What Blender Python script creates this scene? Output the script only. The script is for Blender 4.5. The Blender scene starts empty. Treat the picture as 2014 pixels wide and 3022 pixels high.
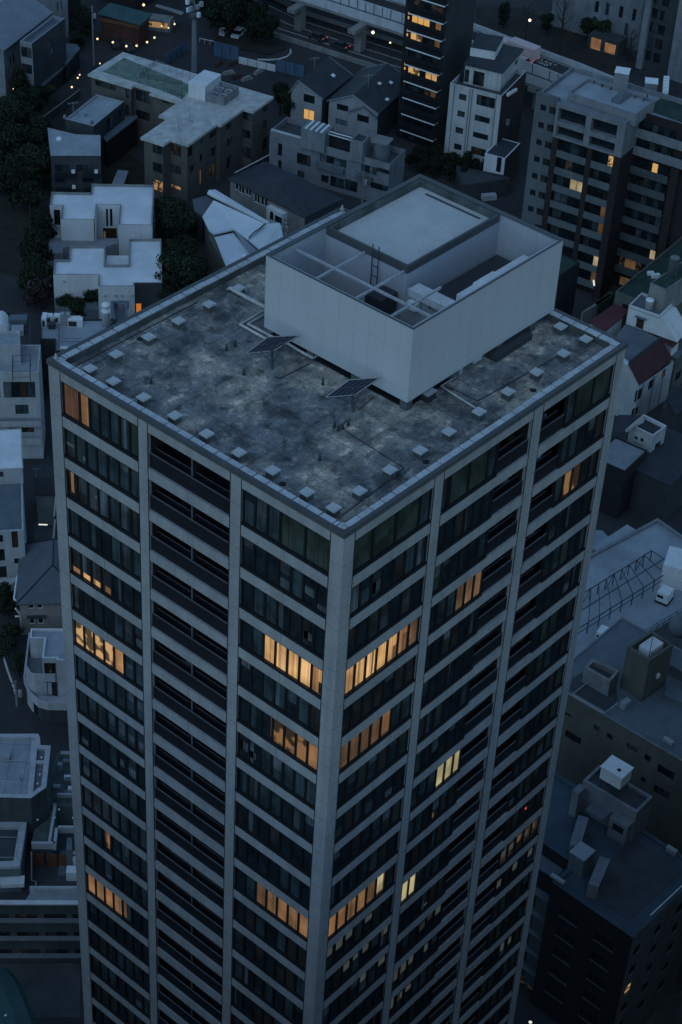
import bpy, math, random
from mathutils import Matrix, Vector
random.seed(7)
S = bpy.context.scene
COL = S.collection
D = bpy.data

# ---------------------------------------------------------------- materials
def _nodes(name):
    m = D.materials.new(name)
    m.use_nodes = True
    nt = m.node_tree
    return m, nt, nt.nodes['Principled BSDF']

def mat(name, col, rough=0.85, var=0.3, scale=0.5, spec=0.25, metal=0.0, fine=0.18, streak=0.0, bump=0.0):
    m, nt, b = _nodes(name)
    N, K = nt.nodes, nt.links
    tc = N.new('ShaderNodeTexCoord')
    n1 = N.new('ShaderNodeTexNoise'); n1.inputs['Scale'].default_value = scale; n1.inputs['Detail'].default_value = 7
    n1.inputs['Roughness'].default_value = 0.62
    K.new(tc.outputs['Object'], n1.inputs['Vector'])
    r = N.new('ShaderNodeMapRange'); r.inputs['From Min'].default_value = 0.32; r.inputs['From Max'].default_value = 0.68
    r.inputs['To Min'].default_value = 1 - var; r.inputs['To Max'].default_value = 1 + var * 0.6
    K.new(n1.outputs['Fac'], r.inputs['Value'])
    n2 = N.new('ShaderNodeTexNoise'); n2.inputs['Scale'].default_value = 9.0; n2.inputs['Detail'].default_value = 4
    K.new(tc.outputs['Object'], n2.inputs['Vector'])
    r2 = N.new('ShaderNodeMapRange'); r2.inputs['From Min'].default_value = 0.3; r2.inputs['From Max'].default_value = 0.7
    r2.inputs['To Min'].default_value = 1 - fine; r2.inputs['To Max'].default_value = 1 + fine
    K.new(n2.outputs['Fac'], r2.inputs['Value'])
    mu = N.new('ShaderNodeMath'); mu.operation = 'MULTIPLY'
    K.new(r.outputs[0], mu.inputs[0]); K.new(r2.outputs[0], mu.inputs[1])
    fac = mu.outputs[0]
    if streak:
        mp = N.new('ShaderNodeMapping'); mp.inputs['Scale'].default_value = (0.9, 0.9, 0.06)
        K.new(tc.outputs['Object'], mp.inputs['Vector'])
        n3 = N.new('ShaderNodeTexNoise'); n3.inputs['Scale'].default_value = 1.3; n3.inputs['Detail'].default_value = 5
        K.new(mp.outputs[0], n3.inputs['Vector'])
        r3 = N.new('ShaderNodeMapRange'); r3.inputs['From Min'].default_value = 0.35; r3.inputs['From Max'].default_value = 0.65
        r3.inputs['To Min'].default_value = 1 - streak * 0.7; r3.inputs['To Max'].default_value = 1 + streak * 0.2
        K.new(n3.outputs['Fac'], r3.inputs['Value'])
        m3 = N.new('ShaderNodeMath'); m3.operation = 'MULTIPLY'
        K.new(fac, m3.inputs[0]); K.new(r3.outputs[0], m3.inputs[1]); fac = m3.outputs[0]
    mx = N.new('ShaderNodeVectorMath'); mx.operation = 'SCALE'; mx.inputs[0].default_value = col[:3]
    K.new(fac, mx.inputs['Scale'])
    K.new(mx.outputs[0], b.inputs['Base Color'])
    b.inputs['Roughness'].default_value = rough
    b.inputs['Metallic'].default_value = metal
    b.inputs['Specular IOR Level'].default_value = spec
    if bump:
        bp = N.new('ShaderNodeBump'); bp.inputs['Strength'].default_value = bump; bp.inputs['Distance'].default_value = 0.05
        K.new(n2.outputs['Fac'], bp.inputs['Height']); K.new(bp.outputs[0], b.inputs['Normal'])
    return m

def grid_lines(m, ux, uy, sx, sy, width, dark):
    """thin darker joints on a horizontal surface, laid along two directions"""
    nt = m.node_tree; N, K = nt.nodes, nt.links; b = N['Principled BSDF']
    src = b.inputs['Base Color'].links[0].from_socket
    tc = N.new('ShaderNodeTexCoord')
    facs = []
    for d, s in ((ux, sx), (uy, sy)):
        dp = N.new('ShaderNodeVectorMath'); dp.operation = 'DOT_PRODUCT'; dp.inputs[1].default_value = d
        K.new(tc.outputs['Object'], dp.inputs[0])
        q = N.new('ShaderNodeMath'); q.operation = 'DIVIDE'; q.inputs[1].default_value = s; K.new(dp.outputs['Value'], q.inputs[0])
        f = N.new('ShaderNodeMath'); f.operation = 'FRACT'; K.new(q.outputs[0], f.inputs[0])
        c = N.new('ShaderNodeMath'); c.operation = 'LESS_THAN'; c.inputs[1].default_value = width / s; K.new(f.outputs[0], c.inputs[0])
        facs.append(c.outputs[0])
    mxm = N.new('ShaderNodeMath'); mxm.operation = 'MAXIMUM'; K.new(facs[0], mxm.inputs[0]); K.new(facs[1], mxm.inputs[1])
    sc = N.new('ShaderNodeMath'); sc.operation = 'MULTIPLY_ADD'; sc.inputs[1].default_value = dark - 1; sc.inputs[2].default_value = 1
    K.new(mxm.outputs[0], sc.inputs[0])
    v = N.new('ShaderNodeVectorMath'); v.operation = 'SCALE'; K.new(src, v.inputs[0]); K.new(sc.outputs[0], v.inputs['Scale'])
    K.new(v.outputs[0], b.inputs['Base Color'])
    return m

def stripes(name, col, freq, amt, d=(1, 1, 0), rough=0.5, spec=0.5, wob=0.0):
    m, nt, b = _nodes(name); N, K = nt.nodes, nt.links
    tc = N.new('ShaderNodeTexCoord')
    dp = N.new('ShaderNodeVectorMath'); dp.operation = 'DOT_PRODUCT'; dp.inputs[1].default_value = d
    K.new(tc.outputs['Object'], dp.inputs[0])
    nz = N.new('ShaderNodeTexNoise'); nz.noise_dimensions = '1D'; nz.inputs['Scale'].default_value = freq; nz.inputs['Detail'].default_value = 3
    K.new(dp.outputs['Value'], nz.inputs['W'])
    r = N.new('ShaderNodeMapRange'); r.inputs['From Min'].default_value = 0.3; r.inputs['From Max'].default_value = 0.7
    r.inputs['To Min'].default_value = 1 - amt; r.inputs['To Max'].default_value = 1 + amt
    K.new(nz.outputs['Fac'], r.inputs['Value'])
    n2 = N.new('ShaderNodeTexNoise'); n2.inputs['Scale'].default_value = 0.7; n2.inputs['Detail'].default_value = 2
    K.new(tc.outputs['Object'], n2.inputs['Vector'])
    r2 = N.new('ShaderNodeMapRange'); r2.inputs['From Min'].default_value = 0.35; r2.inputs['From Max'].default_value = 0.65
    r2.inputs['To Min'].default_value = 0.55; r2.inputs['To Max'].default_value = 1.3
    K.new(n2.outputs['Fac'], r2.inputs['Value'])
    mu = N.new('ShaderNodeMath'); mu.operation = 'MULTIPLY'; K.new(r.outputs[0], mu.inputs[0]); K.new(r2.outputs[0], mu.inputs[1])
    v = N.new('ShaderNodeVectorMath'); v.operation = 'SCALE'; v.inputs[0].default_value = col; K.new(mu.outputs[0], v.inputs['Scale'])
    K.new(v.outputs[0], b.inputs['Base Color'])
    b.inputs['Roughness'].default_value = rough; b.inputs['Specular IOR Level'].default_value = spec
    return m

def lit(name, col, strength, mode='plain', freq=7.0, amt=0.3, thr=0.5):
    """a lit room or lit curtain seen through the pane, or a glowing painted reflection on it"""
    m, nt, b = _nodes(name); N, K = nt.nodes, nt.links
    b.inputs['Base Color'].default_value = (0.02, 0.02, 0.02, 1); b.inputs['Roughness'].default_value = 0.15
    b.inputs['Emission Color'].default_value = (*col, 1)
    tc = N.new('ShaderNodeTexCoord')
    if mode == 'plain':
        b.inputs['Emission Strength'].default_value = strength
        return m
    if mode == 'curtain':
        dp = N.new('ShaderNodeVectorMath'); dp.operation = 'DOT_PRODUCT'; dp.inputs[1].default_value = (1, 1, 0)
        K.new(tc.outputs['Object'], dp.inputs[0])
        nz = N.new('ShaderNodeTexNoise'); nz.noise_dimensions = '1D'; nz.inputs['Scale'].default_value = freq; nz.inputs['Detail'].default_value = 4
        K.new(dp.outputs['Value'], nz.inputs['W'])
        r = N.new('ShaderNodeMapRange'); r.inputs['From Min'].default_value = 0.3; r.inputs['From Max'].default_value = 0.7
        r.inputs['To Min'].default_value = (1 - amt) ; r.inputs['To Max'].default_value = (1 + amt)
        K.new(nz.outputs['Fac'], r.inputs['Value'])
        n2 = N.new('ShaderNodeTexNoise'); n2.inputs['Scale'].default_value = 0.45; n2.inputs['Detail'].default_value = 2
        K.new(tc.outputs['Object'], n2.inputs['Vector'])
        r2 = N.new('ShaderNodeMapRange'); r2.inputs['From Min'].default_value = 0.35; r2.inputs['From Max'].default_value = 0.65
        r2.inputs['To Min'].default_value = strength * 0.65; r2.inputs['To Max'].default_value = strength * 1.25
        K.new(n2.outputs['Fac'], r2.inputs['Value'])
        mu = N.new('ShaderNodeMath'); mu.operation = 'MULTIPLY'; K.new(r.outputs[0], mu.inputs[0]); K.new(r2.outputs[0], mu.inputs[1])
        K.new(mu.outputs[0], b.inputs['Emission Strength'])
        return m
    # room: light walls with dark furniture-like patches
    n2 = N.new('ShaderNodeTexNoise'); n2.inputs['Scale'].default_value = freq; n2.inputs['Detail'].default_value = 1.5
    K.new(tc.outputs['Object'], n2.inputs['Vector'])
    r2 = N.new('ShaderNodeMapRange'); r2.inputs['From Min'].default_value = thr - 0.04; r2.inputs['From Max'].default_value = thr + 0.05
    r2.inputs['To Min'].default_value = strength * 0.12; r2.inputs['To Max'].default_value = strength
    K.new(n2.outputs['Fac'], r2.inputs['Value'])
    K.new(r2.outputs[0], b.inputs['Emission Strength'])
    return m

MT = {}
MT['stone'] = mat('granite_panel', (0.285, 0.288, 0.300), rough=0.75, var=0.12, scale=0.35, fine=0.18, streak=0.20)
MT['joint'] = mat('dark_joint', (0.02, 0.022, 0.026), var=0.1)
MT['frame'] = mat('black_window_frame', (0.010, 0.012, 0.014), rough=0.45, var=0.15, spec=0.4)
MT['soffit'] = mat('spandrel_soffit', (0.11, 0.125, 0.13), var=0.1)
MT['glass'] = mat('dark_glass', (0.014, 0.022, 0.028), rough=0.07, var=0.6, scale=0.8, spec=0.5)
MT['teal'] = stripes('teal_curtain_glass', (0.036, 0.054, 0.062), 4, 0.25, rough=0.25)
MT['green'] = stripes('green_curtain_glass', (0.040, 0.052, 0.043), 7, 0.35, rough=0.3)
MT['tan'] = stripes('brown_curtain_glass', (0.034, 0.030, 0.028), 7, 0.3, rough=0.3)
MT['pale'] = stripes('pale_curtain_glass', (0.10, 0.115, 0.13), 6, 0.4, rough=0.3)
MT['lace'] = stripes('lace_curtain_glass', (0.06, 0.064, 0.068), 9, 0.5, rough=0.3)
MT['panel'] = mat('dark_balcony_panel', (0.013, 0.0135, 0.018), rough=0.55, var=0.15, spec=0.2)
MT['rail'] = mat('grey_metal_rail', (0.10, 0.11, 0.125), rough=0.4, var=0.15, spec=0.5)
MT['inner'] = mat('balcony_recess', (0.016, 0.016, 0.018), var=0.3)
MT['cap'] = mat('dark_metal_cap', (0.075, 0.080, 0.085), rough=0.5, var=0.2, spec=0.4)
MT['tile'] = mat('pale_coping_tile', (0.46, 0.48, 0.50), rough=0.5, var=0.25, scale=0.9, spec=0.4)
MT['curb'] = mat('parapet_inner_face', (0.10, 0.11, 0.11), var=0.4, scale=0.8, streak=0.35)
MT['white'] = mat('white_render', (0.62, 0.62, 0.63), rough=0.85, var=0.12, scale=0.3, streak=0.12)
MT['whiteroof'] = mat('white_membrane_roof', (0.68, 0.69, 0.71), rough=0.8, var=0.16, scale=0.22)
MT['screen'] = mat('penthouse_screen', (0.415, 0.43, 0.465), rough=0.7, var=0.05, scale=0.2, fine=0.05, streak=0.05)
MT['lid'] = mat('block_cap', (0.47, 0.48, 0.485), var=0.15, scale=2.0)
MT['conc'] = mat('grey_concrete', (0.24, 0.24, 0.235), var=0.22, scale=0.4, streak=0.22)
MT['concroof'] = mat('pale_concrete_roof', (0.47, 0.47, 0.45), var=0.30, scale=0.55, fine=0.22)
MT['tanwall'] = mat('taupe_tile_wall', (0.105, 0.10, 0.088), var=0.15, streak=0.15)
MT['khaki'] = mat('khaki_render', (0.115, 0.118, 0.105), var=0.15, streak=0.15)
MT['beige'] = mat('beige_brick', (0.26, 0.235, 0.22), var=0.15, scale=0.8)
MT['greywall'] = mat('blue_grey_wall', (0.20, 0.215, 0.235), var=0.2, streak=0.2)
MT['darkwall'] = mat('charcoal_wall', (0.050, 0.056, 0.062), var=0.2, streak=0.15)
MT['black'] = mat('black_wall', (0.018, 0.019, 0.023), var=0.25)
MT['brick'] = mat('dark_brown_brick', (0.030, 0.024, 0.026), var=0.25, scale=1.2)
MT['redbrick'] = mat('red_brick', (0.075, 0.036, 0.030), var=0.3)
MT['slate'] = mat('dark_slate_roof', (0.040, 0.046, 0.054), rough=0.7, var=0.22, scale=0.6)
MT['slatelight'] = mat('grey_slate_roof', (0.105, 0.110, 0.130), rough=0.7, var=0.15, scale=0.6)
MT['metalroof'] = mat('blue_grey_metal_roof', (0.22, 0.245, 0.28), rough=0.5, var=0.12, scale=0.3)
MT['bluemetal'] = mat('pale_blue_metal_roof', (0.56, 0.60, 0.64), rough=0.55, var=0.12, scale=0.3)
MT['maroon'] = mat('maroon_roof', (0.100, 0.036, 0.042), rough=0.7, var=0.2)
MT['mansard'] = mat('dark_maroon_mansard', (0.066, 0.025, 0.032), rough=0.7, var=0.2)
MT['tealroof'] = mat('teal_copper_roof', (0.045, 0.10, 0.098), rough=0.6, var=0.25)
MT['greenroof'] = mat('green_waterproof_roof', (0.15, 0.20, 0.165), rough=0.85, var=0.4, scale=0.8)
MT['dkgreen'] = mat('dark_green_roof', (0.030, 0.058, 0.048), rough=0.8, var=0.35, scale=0.6)
MT['greyroof'] = mat('grey_flat_roof', (0.22, 0.235, 0.25), rough=0.8, var=0.25, scale=0.35)
MT['slateblue'] = mat('blue_grey_flat_roof', (0.125, 0.150, 0.170), rough=0.8, var=0.25, scale=0.3)
MT['paleroof'] = mat('pale_blue_flat_roof', (0.30, 0.33, 0.36), rough=0.8, var=0.22, scale=0.3)
MT['darkroof'] = mat('dark_flat_roof', (0.060, 0.066, 0.074), rough=0.8, var=0.3, scale=0.5)
MT['metal'] = mat('painted_steel', (0.30, 0.31, 0.33), rough=0.5, var=0.15, spec=0.5)
MT['dkmetal'] = mat('dark_steel', (0.035, 0.038, 0.042), rough=0.5, var=0.2, spec=0.5)
MT['whitem'] = mat('white_painted_steel', (0.72, 0.73, 0.74), rough=0.5, var=0.1, scale=1.5)
MT['offwhite'] = mat('weathered_white_wall', (0.47, 0.475, 0.475), var=0.14, scale=0.4, streak=0.25)
MT['band'] = mat('teal_grey_balcony_band', (0.115, 0.13, 0.14), var=0.15, streak=0.2)
MT['dimwall'] = mat('dim_grey_wall', (0.075, 0.088, 0.095), var=0.2, streak=0.2)
MT['gablew'] = mat('pale_gable_render', (0.33, 0.34, 0.355), var=0.15, streak=0.15)
MT['pipe'] = mat('insulated_pipe', (0.52, 0.52, 0.50), rough=0.55, var=0.3, scale=1.5)
MT['solar'] = mat('solar_cell', (0.012, 0.016, 0.026), rough=0.25, var=0.2, spec=0.5)
MT['asphalt'] = mat('asphalt', (0.042, 0.043, 0.046), rough=0.9, var=0.3, scale=0.15)
MT['paving'] = mat('paved_yard', (0.075, 0.078, 0.082), rough=0.9, var=0.3, scale=0.3)
MT['earth'] = mat('garden_earth', (0.030, 0.030, 0.025), rough=0.95, var=0.4, scale=0.4)
MT['deckroad'] = mat('expressway_asphalt', (0.048, 0.045, 0.047), rough=0.9, var=0.2, scale=0.2)
MT['barrier'] = mat('noise_barrier_panel', (0.50, 0.52, 0.54), rough=0.6, var=0.15, scale=0.5, streak=0.15)
MT['paint'] = mat('road_paint', (0.55, 0.54, 0.53), var=0.2)
MT['hoard'] = mat('blue_hoarding', (0.075, 0.13, 0.20), rough=0.6, var=0.2, streak=0.2)
MT['pink'] = mat('pale_pink_van', (0.62, 0.45, 0.43), rough=0.4, var=0.1, spec=0.5)
MT['barkm'] = mat('tree_bark', (0.035, 0.028, 0.022), var=0.3, scale=3)
MT['leafa'] = mat('leaf_dark', (0.013, 0.021, 0.011), rough=0.8, var=0.5, scale=0.6)
MT['leafb'] = mat('leaf_mid', (0.024, 0.040, 0.017), rough=0.8, var=0.5, scale=0.6)
MT['leafc'] = mat('leaf_plum', (0.050, 0.032, 0.038), rough=0.7, var=0.4, scale=0.6)
MT['wood'] = mat('brown_wood_wall', (0.16, 0.075, 0.04), var=0.25)
MT['brownshut'] = mat('brown_shutter', (0.05, 0.026, 0.018), var=0.2)

WARM, AMB, CRM = (1.0, 0.56, 0.20), (1.0, 0.46, 0.15), (1.0, 0.85, 0.52)
LK = 0.6
MT['lit_curtain'] = lit('lit_amber_curtain', (1.0, 0.57, 0.22), 0.90 * LK, 'curtain', 5.0, 0.28)
MT['lit_curtain2'] = lit('lit_amber_curtain_folded', (1.0, 0.60, 0.26), 1.05 * LK, 'curtain', 3.2, 0.38)
MT['lit_curtain3'] = lit('lit_amber_curtain_dull', (1.0, 0.53, 0.21), 0.66 * LK, 'curtain', 7.0, 0.30)
MT['lit_blind2'] = lit('lit_blind_dull', (1.0, 0.55, 0.27), 0.24 * LK, 'curtain', 2.6, 0.3)
MT['lit_room'] = lit('lit_room', (1.0, 0.60, 0.25), 0.85 * LK, 'room', 1.1, thr=0.47)
MT['lit_room2'] = lit('dim_lit_room', (1.0, 0.52, 0.20), 0.32 * LK, 'room', 0.9, thr=0.50)
MT['lit_blind'] = lit('lit_blind', (1.0, 0.50, 0.22), 0.34 * LK, 'curtain', 2.0, 0.22)
MT['lit_dim'] = lit('dim_lit_blind', (1.0, 0.56, 0.28), 0.14 * LK, 'curtain', 3.0, 0.25)
MT['lit_rust'] = lit('rust_lit_curtain', (1.0, 0.48, 0.25), 0.11 * LK, 'curtain', 9.0, 0.5)
MT['lit_yellow'] = lit('lit_yellow_curtain', (1.0, 0.86, 0.45), 0.62 * LK, 'curtain', 3.0, 0.12)
MT['lit_faint'] = lit('faint_lit_glass', (1.0, 0.72, 0.45), 0.035 * LK, 'room', 1.3, thr=0.5)
MT['lit_spot'] = lit('pale_glowing_reflection', (0.80, 0.92, 0.90), 0.075 * LK, 'plain')  # dim glow on the panes, standing in for pale reflections in the glass
MT['lit_house'] = lit('lit_house_window', (1.0, 0.56, 0.18), 0.95 * LK, 'plain')
MT['lit_orange'] = lit('lit_orange_door', (1.0, 0.30, 0.05), 0.75 * LK, 'plain')
MT['lit_warm'] = lit('lit_warm_window', (1.0, 0.58, 0.26), 0.5 * LK, 'room', 1.4, thr=0.46)
MT['lit_cream'] = lit('lit_cream_window', (1.0, 0.80, 0.46), 0.5 * LK, 'curtain', 2.0, 0.15)
MT['bulb'] = lit('glowing_globe', (1.0, 0.70, 0.40), 2.6 * LK, 'plain')
MT['tail'] = lit('red_tail_lamp', (1.0, 0.10, 0.10), 1.2 * LK, 'plain')
MT['lamp'] = lit('street_lamp_glow', (1.0, 0.82, 0.55), 3.5 * LK, 'plain')
MT['tube'] = lit('white_lamp_tube', (0.95, 0.95, 0.85), 1.3 * LK, 'plain')
GLOW = {k for k in MT if k.startswith('lit')}

# ---------------------------------------------------------------- mesh builder
ORG = {}
class MB:
    def __init__(s): s.v = []; s.f = []; s.mi = []; s.ms = []; s.cur = 0
    def use(s, m):
        if m not in s.ms: s.ms.append(m)
        s.cur = s.ms.index(m); return s
    def face(s, pts):
        n = len(s.v); s.v += [tuple(p) for p in pts]; s.f.append(tuple(range(n, n + len(pts)))); s.mi.append(s.cur)
    def box(s, x0, y0, z0, x1, y1, z1): s.ob((x0, y0), (1, 0), x1 - x0, y1 - y0, z0, z1)
    def ob(s, o, u, lu, lv, z0, z1):
        v = (-u[1], u[0])
        P = [(o[0], o[1]), (o[0] + u[0] * lu, o[1] + u[1] * lu), (o[0] + u[0] * lu + v[0] * lv, o[1] + u[1] * lu + v[1] * lv), (o[0] + v[0] * lv, o[1] + v[1] * lv)]
        s.prism(P, z0, z1)
    def prism(s, P, z0, z1, top=True, bot=True):
        n = len(P); b = len(s.v)
        s.v += [(x, y, z0) for x, y in P] + [(x, y, z1) for x, y in P]
        for i in range(n):
            j = (i + 1) % n; s.f.append((b + i, b + j, b + n + j, b + n + i)); s.mi.append(s.cur)
        if top: s.f.append(tuple(range(b + n, b + 2 * n))); s.mi.append(s.cur)
        if bot: s.f.append(tuple(range(b + n - 1, b - 1, -1))); s.mi.append(s.cur)
    def hull(s, lo, hi):
        """solid between a lower and an upper loop of 3-D points"""
        n = len(lo); b = len(s.v); s.v += [tuple(p) for p in lo] + [tuple(p) for p in hi]
        for i in range(n):
            j = (i + 1) % n; s.f.append((b + i, b + j, b + n + j, b + n + i)); s.mi.append(s.cur)
        s.f.append(tuple(range(b + n, b + 2 * n))); s.mi.append(s.cur)
        s.f.append(tuple(range(b + n - 1, b - 1, -1))); s.mi.append(s.cur)
    def slab(s, P3, t):
        """a sheet of 3-D points given thickness t downwards"""
        s.hull([(x, y, z - t) for x, y, z in P3], P3)
    def tube(s, pts, r, n=6, r1=None):
        pts = [Vector(p) for p in pts]; b0 = None
        for i, p in enumerate(pts):
            d = (pts[min(i + 1, len(pts) - 1)] - pts[max(i - 1, 0)]).normalized()
            a = d.orthogonal().normalized() if i == 0 else (a - d * a.dot(d)).normalized()
            c = d.cross(a); b = len(s.v)
            rr = r if r1 is None else r + (r1 - r) * i / max(1, len(pts) - 1)
            for k in range(n):
                t = 2 * math.pi * k / n; s.v.append(tuple(p + a * (math.cos(t) * rr) + c * (math.sin(t) * rr)))
            if b0 is not None:
                for k in range(n):
                    q = (k + 1) % n; s.f.append((b0 + k, b0 + q, b + q, b + k)); s.mi.append(s.cur)
            else: s.f.append(tuple(range(b + n - 1, b - 1, -1))); s.mi.append(s.cur)
            b0 = b
        s.f.append(tuple(range(b0, b0 + n))); s.mi.append(s.cur)
    def lathe(s, x, y, prof, n=12):
        b0 = None
        for (r, z) in prof:
            b = len(s.v)
            for k in range(n):
                t = 2 * math.pi * k / n; s.v.append((x + r * math.cos(t), y + r * math.sin(t), z))
            if b0 is not None:
                for k in range(n):
                    q = (k + 1) % n; s.f.append((b0 + k, b0 + q, b + q, b + k)); s.mi.append(s.cur)
            else: s.f.append(tuple(range(b + n - 1, b - 1, -1))); s.mi.append(s.cur)
            b0 = b
        s.f.append(tuple(range(b0, b0 + n))); s.mi.append(s.cur)
    def build(s, name, parent=None, smooth=False):
        me = D.meshes.new(name)
        if parent is not None: o0 = ORG[parent.name]
        else:
            xs, ys, zs = zip(*s.v); o0 = ((min(xs) + max(xs)) / 2, (min(ys) + max(ys)) / 2, min(zs))
        me.from_pydata([(x - o0[0], y - o0[1], z - o0[2]) for x, y, z in s.v], [], s.f)
        for m in s.ms: me.materials.append(MT[m])
        me.polygons.foreach_set('material_index', s.mi)
        if smooth: me.polygons.foreach_set('use_smooth', [True] * len(s.f))
        me.update()
        o = D.objects.new(name, me); COL.objects.link(o)
        if parent is None: o.location = o0
        else: o.parent = parent
        ORG[o.name] = o0
        return o

def tag(o, label, cat, group=None):
    o['label'] = label; o['category'] = cat
    if group: o['group'] = group
    return o
def thing(name, label, cat, loc, group=None):
    o = D.objects.new(name, None); COL.objects.link(o); o.location = loc; ORG[o.name] = tuple(loc); o.empty_display_size = 0.5
    return tag(o, label, cat, group)
def structure(o): o['kind'] = 'structure'; return o
def stuff(o): o['kind'] = 'stuff'; return o
def copy_thing(root, loc, label):
    r = root.copy(); COL.objects.link(r); r.location = loc; r['label'] = label; ORG[r.name] = tuple(loc)
    for ch in list(root.children):
        c = ch.copy(); COL.objects.link(c); c.parent = r; ORG[c.name] = tuple(loc)
        for g in list(ch.children):
            d = g.copy(); COL.objects.link(d); d.parent = c
    return r

def inset(P, t):
    n = len(P); out = []
    for i in range(n):
        a, b, c = P[i - 1], P[i], P[(i + 1) % n]
        d1 = (b[0] - a[0], b[1] - a[1]); l1 = math.hypot(*d1); d1 = (d1[0] / l1, d1[1] / l1)
        d2 = (c[0] - b[0], c[1] - b[1]); l2 = math.hypot(*d2); d2 = (d2[0] / l2, d2[1] / l2)
        n1 = (-d1[1], d1[0]); n2 = (-d2[1], d2[0])
        k = 1 + n1[0] * n2[0] + n1[1] * n2[1]
        k = max(k, 0.3)
        out.append((b[0] + t * (n1[0] + n2[0]) / k, b[1] + t * (n1[1] + n2[1]) / k))
    return out

def wall(mb, A, B, z0, z1, wins, depth, m):
    """vertical wall from A to B with recessed openings (u0, z0, u1, z1)"""
    L = math.hypot(B[0] - A[0], B[1] - A[1]); u = ((B[0] - A[0]) / L, (B[1] - A[1]) / L); n = (u[1], -u[0])
    def p(a, z, d=0): return (A[0] + u[0] * a - n[0] * d, A[1] + u[1] * a - n[1] * d, z)
    ws = []
    for w in wins:
        a0, b0, a1, b1 = max(0.05, w[0]), max(z0 + 0.02, w[1]), min(L - 0.05, w[2]), min(z1 - 0.02, w[3])
        if a1 - a0 > 0.1 and b1 - b0 > 0.1: ws.append((a0, b0, a1, b1))
    us = sorted({0, L, *[w[0] for w in ws], *[w[2] for w in ws]}); zs = sorted({z0, z1, *[w[1] for w in ws], *[w[3] for w in ws]})
    mb.use(m)
    for j in range(len(zs) - 1):
        zc = (zs[j] + zs[j + 1]) / 2; st = None
        for i in range(len(us) - 1):
            uc = (us[i] + us[i + 1]) / 2
            hole = any(w[0] < uc < w[2] and w[1] < zc < w[3] for w in ws)
            if not hole and st is None: st = us[i]
            if st is not None and (hole or i == len(us) - 2):
                en = us[i] if hole else us[i + 1]
                mb.face([p(st, zs[j]), p(en, zs[j]), p(en, zs[j + 1]), p(st, zs[j + 1])]); st = None
    for a0, b0, a1, b1 in ws:
        mb.face([p(a0, b0), p(a1, b0), p(a1, b0, depth), p(a0, b0, depth)])
        mb.face([p(a0, b1, depth), p(a1, b1, depth), p(a1, b1), p(a0, b1)])
        mb.face([p(a0, b0), p(a0, b0, depth), p(a0, b1, depth), p(a0, b1)])
        mb.face([p(a1, b0, depth), p(a1, b0), p(a1, b1), p(a1, b1, depth)])
    return u, n

def wbox(mb, A, u, n, a0, a1, z0, z1, d0, d1):
    """box on a wall plane: along a0..a1, between depths d0 (nearer the street) and d1"""
    def q(a, d): return (A[0] + u[0] * a - n[0] * d, A[1] + u[1] * a - n[1] * d)
    mb.prism([q(a0, d0), q(a1, d0), q(a1, d1), q(a0, d1)], z0, z1)

def window(parent, A, u, n, w, depth, kinds, name='window', frame='frame', bar=0.07, sill=0.0):
    a0, z0, a1, z1 = w[:4]
    mb = MB().use(frame)
    k = len(kinds); st = (a1 - a0) / k
    d0, d1 = depth - 0.07, depth + 0.03
    b = min(bar, st * 0.2, (z1 - z0) * 0.12)
    wbox(mb, A, u, n, a0, a1, z0, z0 + b + sill, d0, d1); wbox(mb, A, u, n, a0, a1, z1 - b, z1, d0, d1)
    for i in range(k + 1):
        c = a0 + st * i; lo = max(a0, c - b / 2 if 0 < i < k else (c if i == 0 else c - b)); hi = min(a1, lo + b)
        wbox(mb, A, u, n, lo, hi, z0 + b + sill, z1 - b, d0 + 0.01, d1)
    def p(a, z, d): return (A[0] + u[0] * a - n[0] * d, A[1] + u[1] * a - n[1] * d, z)
    o = mb.build(name, parent)
    g = MB()
    for i, kd in enumerate(kinds):
        g.use(kd); lo = a0 + st * i; hi = lo + st
        g.face([p(lo, z0, depth), p(hi, z0, depth), p(hi, z1, depth), p(lo, z1, depth)])
    g.build('pane', o)
    return o

PAL = ['glass', 'glass', 'glass', 'teal', 'tan', 'lace']
def kinds_for(kd, n):
    if kd is None: return [random.choice(PAL) for _ in range(n)]
    if isinstance(kd, (list, tuple)): return list(kd)
    return [kd] * n

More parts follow.
